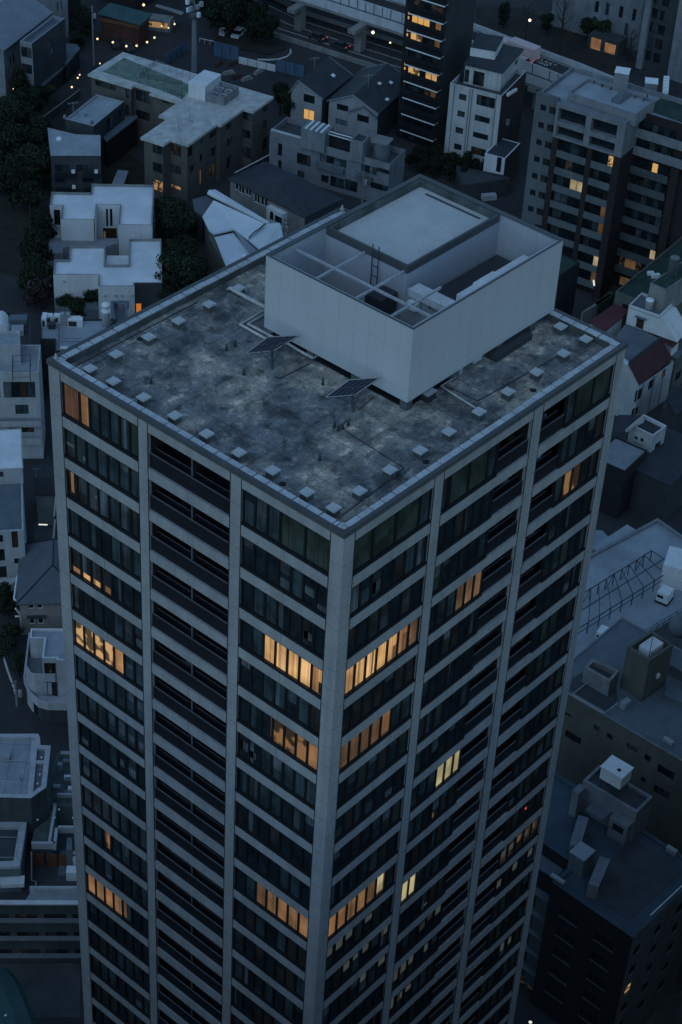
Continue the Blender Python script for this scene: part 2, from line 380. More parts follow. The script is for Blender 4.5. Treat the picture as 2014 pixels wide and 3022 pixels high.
class Bld:
    """a building: wall with recessed windows, parapet ring and roof deck as parts of one thing"""
    def __init__(s, name, label, cat, P, z1, wallm, roofm, wins=None, par=0.5, pw=0.22, capm=None, z0=0.0, over=0.0, depth=0.14, group=None, wmats=None, roofname='roof', pane_w=1.0):
        s.P = P; s.z1 = z1
        cx = sum(p[0] for p in P) / len(P); cy = sum(p[1] for p in P) / len(P)
        s.t = thing(name, label, cat, (round(cx, 2), round(cy, 2), z0), group)
        wins = wins or {}; mb = MB(); n = len(P)
        W = inset(P, over) if over else P
        s.W = W; zt = z1 - (0.45 if over else 0)
        todo = []
        for i in range(n):
            A, B = W[i], W[(i + 1) % n]; ws = wins.get(i, [])
            un = wall(mb, A, B, z0, zt, ws, depth, (wmats or {}).get(i, wallm))
            L = math.hypot(B[0] - A[0], B[1] - A[1])
            for w in ws: todo.append((A, un, (max(0.05, w[0]), max(z0 + 0.02, w[1]), min(L - 0.05, w[2]), min(zt - 0.02, w[3])) + tuple(w[4:])))
        mb.build('wall', s.t)
        for A, (u, nn), w in todo:
            if w[2] - w[0] < 0.15 or w[3] - w[1] < 0.15: continue
            k = max(1, round((w[2] - w[0]) / pane_w)); kd = w[4] if len(w) > 4 else None
            window(s.t, A, u, nn, w, depth, kinds_for(kd, k))
        capm = capm or wallm
        if over:
            m = MB().use(capm); m.prism(P, zt, z1 - 0.03); m.build('roof_slab', s.t)
            m = MB().use(roofm); m.face([(x, y, z1) for x, y in inset(P, 0.04)]); r = m.build(roofname, s.t)
        else:
            I = inset(P, pw); m = MB().use(roofm); m.face([(x, y, z1 - par) for x, y in I]); r = m.build(roofname, s.t)
            m = MB().use(capm)
            for i in range(n):
                j = (i + 1) % n
                m.face([(*P[i], z1), (*P[j], z1), (*I[j], z1), (*I[i], z1)])
                m.face([(*I[j], z1 - par), (*I[i], z1 - par), (*I[i], z1), (*I[j], z1)])
            m.build('parapet', s.t)
        s.roof = r; s.deck = z1 if over else z1 - par
    def box(s, name, o, yaw, lu, lv, z0, z1, m, top=None, parent=None):
        u = (math.cos(math.radians(yaw)), math.sin(math.radians(yaw))); b = MB().use(m)
        b.ob(o, u, lu, lv, z0, z1)
        if top:
            v = (-u[1], u[0]); q = [(o[0] + u[0] * a + v[0] * c, o[1] + u[1] * a + v[1] * c) for a, c in ((-.06, -.06), (lu + .06, -.06), (lu + .06, lv + .06), (-.06, lv + .06))]
            b.use(top); b.prism(q, z1 + 0.004, z1 + 0.12)
        return b.build(name, parent or s.t)
    def edge(s, i):
        A, B = s.W[i], s.W[(i + 1) % len(s.W)]; L = math.hypot(B[0] - A[0], B[1] - A[1]); u = ((B[0] - A[0]) / L, (B[1] - A[1]) / L)
        return A, u, (u[1], -u[0]), L

def rows(us, zs): return [(a, z0, b, z1) + tuple(r) for z0, z1 in zs for a, b, *r in us]
def uv(yaw): return (math.cos(math.radians(yaw)), math.sin(math.radians(yaw)))
def at(o, yaw, a, b):
    u = uv(yaw); return (o[0] + u[0] * a - u[1] * b, o[1] + u[1] * a + u[0] * b)

# ---------------------------------------------------------------- camera, world, light
cd = D.cameras.new('camera'); cam = D.objects.new('camera', cd); COL.objects.link(cam)
cd.sensor_fit = 'HORIZONTAL'; cd.sensor_width = 36; cd.lens = 101.03; cd.clip_start = 1; cd.clip_end = 5000
Rm = Matrix(((0.659661, 0.438591, -0.610316), (-0.750004, 0.436435, -0.497009), (0.048379, 0.785597, 0.616844))).to_4x4()
cam.matrix_world = Matrix.Translation((-64.0031, -51.777, 166.5827)) @ Rm
S.camera = cam
w = D.worlds.new('World'); S.world = w; w.use_nodes = True
nt = w.node_tree; bg = nt.nodes['Background']
sky = nt.nodes.new('ShaderNodeTexSky'); sky.sky_type = 'NISHITA'; sky.sun_disc = False
SUN_EL, SUN_AZ = math.radians(45), math.radians(-112)
sky.sun_elevation = SUN_EL; sky.sun_rotation = SUN_AZ; sky.altitude = 50; sky.air_density = 1.0; sky.dust_density = 0.0; sky.ozone_density = 2.0
tint = nt.nodes.new('ShaderNodeVectorMath'); tint.operation = 'MULTIPLY'; tint.inputs[1].default_value = (0.79, 1.02, 1.08)
nt.links.new(sky.outputs[0], tint.inputs[0]); nt.links.new(tint.outputs[0], bg.inputs[0]); bg.inputs[1].default_value = 0.1
sl = D.lights.new('sun', 'SUN'); so = D.objects.new('sun', sl); COL.objects.link(so)
sl.energy = 0.55; sl.angle = math.radians(60); sl.color = (0.66, 0.88, 1.0)
# Nishita: rotation 0 puts the sun towards +Y, growing clockwise seen from above
dirn = Vector((math.sin(SUN_AZ) * math.cos(SUN_EL), math.cos(SUN_AZ) * math.cos(SUN_EL), math.sin(SUN_EL)))
so.rotation_euler = dirn.to_track_quat('Z', 'Y').to_euler(); so.location = (0, 0, 200)
S.view_settings.view_transform = 'Standard'; S.view_settings.look = 'None'; S.view_settings.exposure = 0.1; S.view_settings.gamma = 1
S.cycles.use_denoising = True
S.cycles.max_bounces = 6; S.cycles.caustics_reflective = False; S.cycles.caustics_refractive = False

# ---------------------------------------------------------------- the tower
TA, TB, FH = 24.27, 27.37, 3.2
tower = thing('residential_tower', 'tall grey stone clad apartment tower with flat roof, largest building in the middle', 'tower', (TB / 2, TA / 2, 0))
TP = [(0, 0), (TB, 0), (TB, TA), (0, TA)]
def ztop(k): return 100 - FH * k
def zr(f): return (ztop(f + 1), 99.5 if f == 0 else ztop(f) - 0.78)
LB_ = [(1.05, 7.90), (8.72, 15.56), (16.45, 23.29)]
RB_ = [(0.96, 8.01), (8.89, 17.60), (18.60, 26.41)]
NF = 21
right_w, left_w = [], []
for f in range(30):
    z0, z1 = zr(f)
    right_w += [(RB_[0][0], z0, RB_[0][1], z1), (RB_[1][0], z0, RB_[1][1], z1), (RB_[2][0], z0, RB_[2][1], z1)]
    left_w += [(LB_[0][0], z0, LB_[0][1], z1), (LB_[1][0], z0, LB_[1][1], z1), (LB_[2][0], z0, LB_[2][1], z1)]
mb = MB(); DEP = 0.26
uR = wall(mb, TP[0], TP[1], 0, 100.22, right_w, DEP, 'stone'); wall(mb, TP[1], TP[2], 0, 100.22, [], DEP, 'stone')
wall(mb, TP[2], TP[3], 0, 100.22, [], DEP, 'stone'); uL = wall(mb, TP[3], TP[0], 0, 100.22, left_w, DEP, 'stone')
# joints beside the piers, spandrel joints, panel joints on the piers
mb.use('joint')
def pier_joints(A, un, xs, spj):
    u, n = un
    for x in xs: wbox(mb, A, u, n, x - 0.035, x + 0.035, 2, 100.2, -0.006, 0.02)
    for f in range(31):
        zz = ztop(f + 1); top = zz if f >= 0 else 0
        for x in spj: wbox(mb, A, u, n, x - 0.010, x + 0.010, zz - 0.78, zz, -0.002, 0.02)
        for x0, x1 in PIERS:
            wbox(mb, A, u, n, x0, x1, zz - 0.27, zz - 0.255, -0.002, 0.01); wbox(mb, A, u, n, x0, x1, zz + 1.3, zz + 1.315, -0.002, 0.01)
PIERS = [(0.0, 0.92), (8.05, 8.85), (17.64, 18.56), (26.45, 27.37)]
pier_joints(TP[0], uR, [0.96, 8.01, 8.89, 17.60, 18.60, 26.41], [4.5, 13.2, 22.5])
PIERS = [(0.0, 1.01), (7.94, 8.68), (15.60, 16.41), (23.33, 24.27)]
pier_joints(TP[3], uL, [1.05, 7.90, 8.72, 15.56, 16.45, 23.29], [4.5, 12.1, 19.9])
mb.use('soffit')
for A, (u, n), bays in ((TP[0], uR, RB_), (TP[3], uL, LB_)):
    for f in range(31):
        zz = ztop(f) - 0.78 if f else 99.5
        for a0, a1 in bays: wbox(mb, A, u, n, a0 + 0.04, a1 - 0.04, zz - 0.07, zz - 0.004, 0.05, DEP)
mb.build('wall', tower)

VR = random.Random(77)
def strip(A, un, a0, a1, f, kinds, extras=(), name='window'):
    u, n = un; z0, z1 = zr(f); z1 -= 0.075
    m = MB().use('frame'); d0, d1 = 0.10, DEP
    wbox(m, A, u, n, a0, a1, z0 + 0.004, z0 + 0.22, 0.03, d1); wbox(m, A, u, n, a0, a1, z1 - 0.09, z1, d0, d1)
    tot = sum(k[1] for k in kinds); st = (a1 - a0) / tot; pos = a0; edges = [a0]
    for k in kinds: pos += k[1] * st; edges.append(pos)
    for i, e in enumerate(edges):
        wd = 0.16 if 0 < i < len(edges) - 1 else 0.12
        lo = e if i == 0 else (e - wd if i == len(edges) - 1 else e - wd / 2)
        wbox(m, A, u, n, lo, lo + wd, z0 + 0.22, z1 - 0.09, d0 + 0.01, d1)
    o = m.build(name, tower)
    def p(a, z, d): return (A[0] + u[0] * a - n[0] * d, A[1] + u[1] * a - n[1] * d, z)
    g = MB()
    for i, k in enumerate(kinds):
        g.use(k[0]); g.face([p(edges[i], z0 + .2, 0.2), p(edges[i + 1], z0 + .2, 0.2), p(edges[i + 1], z1 - .05, 0.2), p(edges[i], z1 - .05, 0.2)])
    zz0, zz1 = z0 + 0.24, z1 - 0.1
    extras = list(extras)
    for i, k in enumerate(kinds):
        if not k[0].startswith('lit') and k[1] == 1 and VR.random() < .38:
            q = VR.random(); mk = VR.choice(['lace', 'teal', 'glass', 'tan', 'pale'])
            if q < .4: extras.append((i + .1, i + .9, VR.uniform(.35, .75), 1.0, mk))
            elif q < .75: w_ = VR.uniform(.25, .5); extras.append((i + .1, i + .1 + w_, 0.0, 1.0, mk))
            else: extras.append((i + .12, i + .88, 0.0, VR.uniform(.18, .45), VR.choice(['tan', 'pale', 'glass'])))
        elif k[0].startswith('lit_curtain') and VR.random() < .7:
            q = VR.uniform(.1, .7); extras.append((i + q, i + q + VR.uniform(.10, .2), 0.0, 1.0, VR.choice(['lit_curtain3', 'lit_blind', 'lit_blind2'])))
    for x0, x1, y0, y1, k in extras:
        g.use(k); a, b, c, e = a0 + x0 * st, a0 + x1 * st, zz0 + y0 * (zz1 - zz0), zz0 + y1 * (zz1 - zz0)
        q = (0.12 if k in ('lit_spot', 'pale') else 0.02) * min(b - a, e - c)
        g.face([p(a + q, c, 0.195), p(b - q, c, 0.195), p(b, c + q, 0.195), p(b, e - q, 0.195), p(b - q, e, 0.195), p(a + q, e, 0.195), p(a, e - q, 0.195), p(a, c + q, 0.195)])
    g.build('pane', o)
    return o

def rp(n, *pal): return [(random.choice(pal), 1) for _ in range(n)]
TE, GL, GR, TN, PA, LA = 'teal', 'glass', 'green', 'tan', 'pale', 'lace'
L1 = {0: [('lit_rust', 1.75), ('lit_blind', 1), (TE, 1), (TE, 1), (TE, 1), (TE, 1), (GR, 1)], 1: [(TE, 1)] * 7,
      2: [(TN, 1), (LA, 1), (LA, 1), (PA, 1), (TE, 1), (TE, 1), (GL, 1)], 3: [(TE, 1), (GL, 1), (GL, 1), (GL, 1), (TE, 1), (TE, 1), (TE, 1)],
      4: [(TN, 1), (TN, 1), (TN, 1), (TN, 1), (LA, 1), (GL, 1), (GL, 1)], 5: [(GL, 1), (GL, 1), (GL, 1), (GL, 1), (TE, 1), (TE, 1), (GL, 1)],
      6: [('lit_room', 1), ('lit_room', 1), ('lit_room', 1), ('lit_room', 1), ('lit_curtain3', 1)] + [(TE, 1), (TE, 1)], 7: [(TE, 1)] * 7, 8: [(TE, 1)] * 7, 9: [(GL, 1), (GL, 1), (GL, 1), (TE, 1), (GL, 1), (TE, 1), (GL, 1)],
      10: [(TE, 1), (TE, 1), (GL, 1), (TE, 1), (TE, 1), (TE, 1), (GL, 1)], 11: [(LA, 1), (LA, 1), (LA, 1), (PA, 1), (TE, 1), (TE, 1), (TE, 1)], 12: [(TE, 1)] * 7,
      13: rp(7, GL, TE), 14: [('lit_blind', 1), ('lit_blind2', 1), ('lit_blind', 1), ('lit_blind2', 1), (LA, 1), (GL, 1), (GL, 1)]}
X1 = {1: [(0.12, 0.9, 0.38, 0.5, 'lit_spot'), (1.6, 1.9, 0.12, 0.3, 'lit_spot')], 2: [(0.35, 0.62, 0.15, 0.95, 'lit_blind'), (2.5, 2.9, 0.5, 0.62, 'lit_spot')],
      4: [(0.15, 0.9, 0.0, 0.2, 'lit_blind'), (1.15, 1.9, 0.0, 0.2, 'lit_curtain'), (2.15, 2.9, 0.0, 0.22, 'lit_curtain'), (3.3, 3.9, 0.0, 0.25, 'lit_blind')],
      5: [(6.2, 6.85, 0.1, 0.45, 'pale')], 6: [(5.2, 5.8, 0.45, 0.62, 'pale')], 7: [(6.2, 6.8, 0.45, 0.8, 'pale'), (5.3, 5.8, 0.55, 0.9, 'pale')],
      8: [(3.2, 3.8, 0.35, 0.85, 'pale'), (4.2, 4.8, 0.2, 0.8, 'pale'), (5.2, 5.8, 0.2, 0.5, 'pale'), (6.2, 6.7, 0.2, 0.5, 'pale')],
      9: [(4.2, 4.6, 0.2, 0.55, 'pale'), (5.1, 5.9, 0.05, 0.45, 'pale')], 12: [(2.35, 2.85, 0.05, 0.95, 'lit_dim'), (2.55, 2.75, 0.1, 0.85, 'lit_blind')],
      14: [(4.1, 4.4, 0.05, 0.95, 'lit_dim')]}
L3 = {0: [(TE, 1), (TE, 1), (TE, 1), (GR, 1.95), (GR, 2.0)], 1: [(GL, 1), (GL, 1), (GL, 1), (GL, 1), (TE, 1), (GL, 1), (GL, 1)], 2: [(GL, 1), (TE, 1), (TE, 1), (GL, 1), (GL, 1), (GL, 1), (GL, 1)],
      3: [(GL, 1), (TE, 1), ('lit_curtain', 1), ('lit_curtain2', 1), ('lit_curtain', 1), ('lit_curtain2', 1), ('lit_curtain3', 1)], 4: [(GL, 1), (GL, 1), (TE, 1), (TE, 1), (GL, 1), (TE, 1), (TN, 1)], 5: [(GL, 1), (GL, 1), (GL, 1)] + [('lit_room2', 1)] * 3 + [('lit_blind', 1)],
      6: [(GL, 1), (GL, 1), (TE, 1), (TE, 1), (TE, 1), (TE, 1), (TE, 1)], 7: [(TE, 1), (TE, 1), (TE, 1), (TE, 1), (GL, 1), (GL, 1), (GL, 1)],
      8: [(GL, 1), (GL, 1), (GL, 1), (TN, 1), (GL, 1), (GL, 1), (GL, 1)], 9: rp(7, GL, TE), 10: [(GL, 1), (TE, 1), ('lit_dim', 1), ('lit_blind2', 1), ('lit_blind', 1), ('lit_blind2', 1), ('lit_blind', 1)]}
X3 = {3: [(6.55, 6.92, 0.0, 0.45, 'tan'), (6.1, 6.5, 0.0, 1.0, 'lit_blind')], 1: [(3.1, 3.9, 0.0, 0.35, 'pale'), (5.1, 5.9, 0.3, 0.6, 'pale')], 2: [(5.2, 5.9, 0.2, 0.5, 'pale')], 5: [(2.8, 3.0, 0.1, 0.95, 'lit_dim')], 6: [(0.2, 0.9, 0.3, 0.7, 'pale'), (1.1, 1.6, 0.2, 0.5, 'pale')]}
R1 = {0: [(GR, 1.8), (GR, 2), (GR, 2.1), (TE, 1)], 1: [(PA, 1), (TE, 1), (TE, 1), (GL, 1), (TN, 1), (TE, 1), (TE, 1)], 2: rp(7, GL, TE, GR),
      3: [('lit_curtain3', 1), ('lit_curtain', 1), ('lit_curtain2', 1), ('lit_curtain', 1), ('lit_curtain3', 1), ('lit_blind', 1), ('lit_dim', 1)], 4: rp(7, GL, TE, TN), 5: [('lit_dim', 1)] * 5 + [(TE, 1), (TE, 1)], 10: [('lit_blind', 1), ('lit_blind', 1), ('lit_blind2', 1), ('lit_blind', 1), ('lit_dim', 1), ('lit_dim', 1), (GR, 1)]}
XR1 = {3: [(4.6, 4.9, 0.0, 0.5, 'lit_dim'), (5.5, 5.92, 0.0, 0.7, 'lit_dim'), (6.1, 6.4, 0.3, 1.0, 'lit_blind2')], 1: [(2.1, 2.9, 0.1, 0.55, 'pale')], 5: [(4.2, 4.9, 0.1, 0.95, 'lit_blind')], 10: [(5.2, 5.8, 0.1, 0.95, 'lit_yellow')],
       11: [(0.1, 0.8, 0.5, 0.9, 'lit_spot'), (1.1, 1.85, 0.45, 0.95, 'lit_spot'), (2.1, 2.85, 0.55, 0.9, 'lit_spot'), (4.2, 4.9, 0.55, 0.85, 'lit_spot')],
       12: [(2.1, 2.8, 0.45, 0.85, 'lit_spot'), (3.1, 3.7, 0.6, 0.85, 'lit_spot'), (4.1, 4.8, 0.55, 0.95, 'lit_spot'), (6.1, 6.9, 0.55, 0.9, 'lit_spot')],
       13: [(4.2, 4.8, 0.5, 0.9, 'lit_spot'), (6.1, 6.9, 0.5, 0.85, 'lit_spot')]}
R2 = {0: [(GL, 1), (GR, 2), (GR, 2), (TE, 1)], 3: [(GL, 1), (TE, 1), (TE, 1), ('lit_dim', 1), ('lit_blind2', 1), ('lit_blind2', 1)], 8: [(TE, 1), (TE, 1), (TE, 1), ('lit_yellow', 1), ('lit_yellow', 1), ('lit_yellow', 0.9)],
      9: [(TE, 1), (TE, 1), (GL, 1), (TN, 1), (TN, 1), (TN, 1)], 11: [('lit_yellow', 1), ('lit_yellow', 0.9), (TE, 1), (TE, 1), (TE, 1), (GL, 1)]}
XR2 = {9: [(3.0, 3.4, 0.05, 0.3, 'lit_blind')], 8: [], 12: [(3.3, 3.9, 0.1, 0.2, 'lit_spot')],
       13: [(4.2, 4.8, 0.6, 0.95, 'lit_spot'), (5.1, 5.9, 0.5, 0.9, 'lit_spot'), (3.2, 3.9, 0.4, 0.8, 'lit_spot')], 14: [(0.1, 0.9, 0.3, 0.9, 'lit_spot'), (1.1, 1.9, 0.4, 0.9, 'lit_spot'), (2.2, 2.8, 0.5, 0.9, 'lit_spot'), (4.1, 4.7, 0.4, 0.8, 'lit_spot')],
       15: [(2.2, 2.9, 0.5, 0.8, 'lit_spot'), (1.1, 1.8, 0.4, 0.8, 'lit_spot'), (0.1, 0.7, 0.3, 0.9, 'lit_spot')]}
R3 = {0: [(TE, 1), (GR, 1.9), (GR, 2)], 1: [(TE, 1), (TE, 1), (GL, 1), (GL, 1), (TN, 1)], 2: [(TE, 1), ('lit_room2', 1), ('lit_room2', 1), (TN, 1), (TN, 1)], 13: [('lit_faint', 1)] * 5}
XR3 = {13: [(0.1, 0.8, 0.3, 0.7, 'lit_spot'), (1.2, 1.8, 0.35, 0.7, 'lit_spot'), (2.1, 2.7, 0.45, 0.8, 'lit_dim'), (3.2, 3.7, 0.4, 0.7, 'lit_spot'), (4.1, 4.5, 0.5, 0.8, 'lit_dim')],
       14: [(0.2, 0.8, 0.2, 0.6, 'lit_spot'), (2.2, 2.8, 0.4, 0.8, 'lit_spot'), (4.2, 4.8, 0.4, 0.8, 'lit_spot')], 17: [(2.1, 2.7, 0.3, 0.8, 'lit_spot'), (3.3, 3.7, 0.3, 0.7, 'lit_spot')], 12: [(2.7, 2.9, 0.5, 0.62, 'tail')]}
pl = (TE, TE, TE, GL, LA); pr = (GL, GL, GL, TE, GR, TN)
for f in range(NF):
    strip(TP[3], uL, *LB_[0], f, L1.get(f, rp(7, *(pl if f < 12 else (GL, GL, TE, TN)))), X1.get(f, ()))
for f in range(17):
    strip(TP[3], uL, *LB_[2], f, L3.get(f, rp(7, GL, GL, TE, TN)), X3.get(f, ()))
    strip(TP[0], uR, *RB_[0], f, R1.get(f, rp(7, *pr)), XR1.get(f, ()))
for f in range(19): strip(TP[0], uR, RB_[1][0], 14.38, f, R2.get(f, rp(6, *pr)), XR2.get(f, ()))
for f in range(NF): strip(TP[0], uR, 21.44, RB_[2][1], f, R3.get(f, rp(5, *pr)), XR3.get(f, ()))

def balcony(A, un, a0, a1, f, div, seed):
    u, n = un; z0, z1 = zr(f); rnd = random.Random(seed)
    def p(a, z, d): return (A[0] + u[0] * a - n[0] * d, A[1] + u[1] * a - n[1] * d, z)
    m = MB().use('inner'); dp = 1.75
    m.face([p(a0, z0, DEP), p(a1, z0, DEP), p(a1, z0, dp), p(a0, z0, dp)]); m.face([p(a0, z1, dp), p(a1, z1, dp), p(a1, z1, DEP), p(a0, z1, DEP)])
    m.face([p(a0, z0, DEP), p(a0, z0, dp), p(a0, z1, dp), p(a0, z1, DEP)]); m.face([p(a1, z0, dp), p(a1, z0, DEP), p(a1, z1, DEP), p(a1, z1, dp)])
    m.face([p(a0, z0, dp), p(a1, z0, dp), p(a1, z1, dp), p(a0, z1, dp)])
    m.use('glass'); k = max(2, round((a1 - a0) / 1.7)); st = (a1 - a0) / k
    for i in range(k): wbox(m, A, u, n, a0 + st * i + .12, a0 + st * (i + 1) - .12, z0 + .08, z1 - .35, dp - .04, dp)
    if div:
        c = (a0 + a1) / 2; m.use('rail'); wbox(m, A, u, n, c - .05, c + .05, z0 + .9, z1, .30, .36); m.use('inner'); wbox(m, A, u, n, c - .03, c + .03, z0 + .05, z1, .37, dp - .05)
    o = m.build('balcony', tower)
    r = MB().use('panel'); wbox(r, A, u, n, a0, a1, z0 + .05, z0 + 1.10, .14, .19)
    r.use('rail'); wbox(r, A, u, n, a0, a1, z0 + 1.10, z0 + 1.145, .12, .21)
    wbox(r, A, u, n, a0, a1, z0 + 1.22, z0 + 1.25, .62, .65)
    r.use('panel'); wbox(r, A, u, n, a0, a1, z0 + .06, z0 + 1.19, .66, .69)
    r.build('railing', o)
    # things people keep out there
    if rnd.random() < .7:
        q = MB()
        for _ in range(rnd.randint(1, 3)):
            a = rnd.uniform(a0 + .4, a1 - .9); q.use(rnd.choice(['rail', 'leafb', 'metal', 'inner'])); wbox(q, A, u, n, a, a + rnd.uniform(.25, .6), z0 + .02, z0 + rnd.uniform(.7, 1.45), .8, 1.2)
        q.build('balcony_clutter', o)
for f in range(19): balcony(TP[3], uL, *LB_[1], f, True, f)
for x in (14.38, 21.32):
    mb = MB().use('frame')
    for f in range(30): z0, z1 = zr(f); wbox(mb, TP[0], *uR, x, x + .12, z0 + .005, z1 - .005, .16, 1.7)
    mb.build('balcony_partition', tower)
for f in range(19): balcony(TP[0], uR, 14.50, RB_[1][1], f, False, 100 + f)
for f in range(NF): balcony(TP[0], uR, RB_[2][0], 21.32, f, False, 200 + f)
# storeys too low to be seen: one mesh of dark glass and frames
mb = MB()
for A, (u, n), ws, cut in ((TP[0], uR, right_w, 17), (TP[3], uL, left_w, 17)):
    for w in ws:
        f = round((100 - w[1]) / FH) - 1
        seen = (NF if (w[0] in (LB_[0][0],) and A == TP[3]) or w[0] >= 18.5 and A == TP[0] else (19 if (A == TP[0] and 8 < w[0] < 18) or (A == TP[3] and 8 < w[0] < 16) else 17))
        if f >= seen:
            mb.use('glass'); wbox(mb, A, u, n, w[0], w[2], w[1] + .2, w[3], DEP - .02, DEP + .05); mb.use('frame'); wbox(mb, A, u, n, w[0], w[2], w[1] + .004, w[1] + .2, .04, DEP)
            k = int((w[2] - w[0]) / .97)
            for i in range(1, k): c = w[0] + (w[2] - w[0]) * i / k; wbox(mb, A, u, n, c - .07, c + .07, w[1] + .2, w[3], .1, DEP - .02)
stuff(mb.build('lower_windows', tower))

# ---- roof of the tower
DK = 99.95
m, nt_, b_ = None, None, None
dk = mat('weathered_roof_slab', (0.185, 0.190, 0.192), rough=0.85, var=0.42, scale=0.50, fine=0.28)
def add_patches(m, scale, lo, hi, gain, tint):
    nt = m.node_tree; N, K = nt.nodes, nt.links; b = N['Principled BSDF']; src = b.inputs['Base Color'].links[0].from_socket
    tc = N.new('ShaderNodeTexCoord'); nz = N.new('ShaderNodeTexNoise'); nz.inputs['Scale'].default_value = scale; nz.inputs['Detail'].default_value = 9; nz.inputs['Roughness'].default_value = .6
    K.new(tc.outputs['Object'], nz.inputs['Vector'])
    r = N.new('ShaderNodeMapRange'); r.inputs['From Min'].default_value = lo; r.inputs['From Max'].default_value = hi; K.new(nz.outputs['Fac'], r.inputs['Value'])
    g = N.new('ShaderNodeVectorMath'); g.operation = 'MULTIPLY'; g.inputs[1].default_value = tuple(gain * t for t in tint); K.new(src, g.inputs[0])
    mx = N.new('ShaderNodeMix'); mx.data_type = 'RGBA'; K.new(r.outputs[0], mx.inputs['Factor']); K.new(src, mx.inputs[6]); K.new(g.outputs[0], mx.inputs[7])
    K.new(mx.outputs[2], b.inputs['Base Color'])
add_patches(dk, 0.22, 0.49, 0.585, 1.75, (1.12, 1.0, 0.84)); add_patches(dk, 0.31, 0.505, 0.60, 0.52, (0.95, 1.0, 1.06)); add_patches(dk, 1.25, 0.53, 0.64, 1.75, (1.08, 1.0, 0.90)); add_patches(dk, 0.95, 0.54, 0.64, 0.48, (1, 1, 1)); add_patches(dk, 3.1, 0.62, 0.70, 0.45, (1, 1, 1))
grid_lines(dk, (1, 0, 0), (0, 1, 0), 3.42, 3.47, 0.09, 0.68)
MT['deck'] = dk
mb = MB().use("deck"); I = inset(TP, 0.64); mb.face([(*q, DK) for q in I]); mb.build('roof', tower)
mb = MB().use('cap'); O = inset(TP, -0.07); I1 = inset(TP, 0.20)
for i in range(4):
    j = (i + 1) % 4
    mb.hull([(*O[i], 100.224), (*O[j], 100.224), (*I1[j], 100.224), (*I1[i], 100.224)], [(*O[i], 100.56), (*O[j], 100.56), (*I1[j], 100.56), (*I1[i], 100.56)])
mb.build('parapet_cap', tower)
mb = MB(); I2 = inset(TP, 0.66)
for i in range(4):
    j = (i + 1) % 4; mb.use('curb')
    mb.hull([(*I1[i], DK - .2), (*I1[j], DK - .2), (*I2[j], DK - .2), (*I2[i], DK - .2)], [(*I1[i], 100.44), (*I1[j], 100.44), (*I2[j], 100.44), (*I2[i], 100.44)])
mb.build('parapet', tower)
mb = MB().use('tile'); rnd = random.Random(3)
for A, u, L in (((0, 0), (1, 0), TB), ((TB, 0), (0, 1), TA), ((TB, TA), (-1, 0), TB), ((0, TA), (0, -1), TA)):
    x = 0.78
    while x < L - 0.80:
        ln = min(1.02, L - 0.80 - x)
        v = (-u[1], u[0]); o = (A[0] + u[0] * x + v[0] * .21, A[1] + u[1] * x + v[1] * .21); dz = rnd.uniform(0, .025)
        mb.ob(o, u, ln - rnd.uniform(.06, .11), 0.43 + rnd.uniform(0, .03), 100.44, 100.51 + dz); x += ln
    v = (-u[1], u[0]); mb.ob((A[0] + u[0] * .27 + v[0] * .27, A[1] + u[1] * .27 + v[1] * .27), u, .50, .50, 100.44, 100.53)
mb.build('coping', tower)
# gutter line along the two far parapets and lightning knobs
mb = MB().use('joint')
mb.box(1.1, TA - 1.13, DK, 12, TA - 1.05, DK + .02); mb.box(1.02, 1.05, DK, 1.1, TA - 1.05, DK + .015); mb.box(1.1, 1.05, DK, TB - 1, 1.12, DK + .015)
mb.build('roof_gutter', tower)
for x, y in ((.33, .33), (.35, TA - .35), (TB - .35, TA - .35)):
    k = MB().use('metal'); k.lathe(x, y, [(.16, 100.6), (.16, 100.68), (.07, 100.72), (.09, 100.85), (.05, 100.95), (.01, 101.02)], 10); k.build('lightning_knob', tower, True)

for x, y in ((1.5, 6.0), (1.5, 17.5), (9.0, 1.5), (19.5, 1.5), (6.2, 22.6)):
    k = MB().use('joint'); k.lathe(x, y, [(.22, DK + .002), (.22, DK + .03), (.12, DK + .07), (.02, DK + .08)], 10); k.build('roof_drain', tower)
for pts in ([(11.9, 8.0), (8.0, 7.4), (7.6, 2.0), (1.4, 1.6)], [(11.9, 13.2), (9.2, 13.4), (9.0, 15.1)], [(16.0, 5.4), (16.1, 3.2), (25.0, 2.6)]):
    k = MB().use('dkmetal'); k.tube([(*p, DK + .04) for p in pts], .035, 5); k.build('cable', tower)

# ---- penthouse screen with machine room
PX0, PY0, PX1, PY1, PZ0, PZ1 = 12.1, 5.58, 27.08, 17.42, 100.62, 105.87
BX1, BY1 = 17.45, 10.45
grid_lines(MT['screen'], (0.71, 0.71, 0), (0, 0, 1), 0.86, 2.6, 0.03, 0.84)
pent = MB().use('screen'); t = 0.22
for x0, y0, x1, y1, zb in ((PX0, PY0, PX1, PY0 + t, PZ0), (PX0, PY0 + t, PX0 + t, PY1, PZ0), (PX1 - t, PY0 + t, PX1, PY1, 99.9), (PX0 + t, PY1 - t, PX1 - t, PY1, PZ0)):
    pent.box(x0, y0, zb, x1, y1, PZ1)
pent.box(PX0 + 6.6, PY0 + .004, PZ0 - .28, PX0 + 7.4, PY0 + t, PZ0)
pw = pent.build('penthouse', tower)
mb = MB().use('cap')
mb.box(PX0 - .03, PY0 - .03, PZ1 + .002, PX1 - .36, PY0 + .09, PZ1 + .06); mb.box(PX0 - .03, PY0 + .09, PZ1 + .002, PX0 + .09, PY1 - .34, PZ1 + .06)
mb.box(PX1 - .36, PY0 - .03, PZ1 + .002, PX1 + .03, PY1 - .34, PZ1 + .07); mb.box(PX0 - .03, PY1 - .34, PZ1 + .002, PX1 + .03, PY1 + .03, PZ1 + .07)
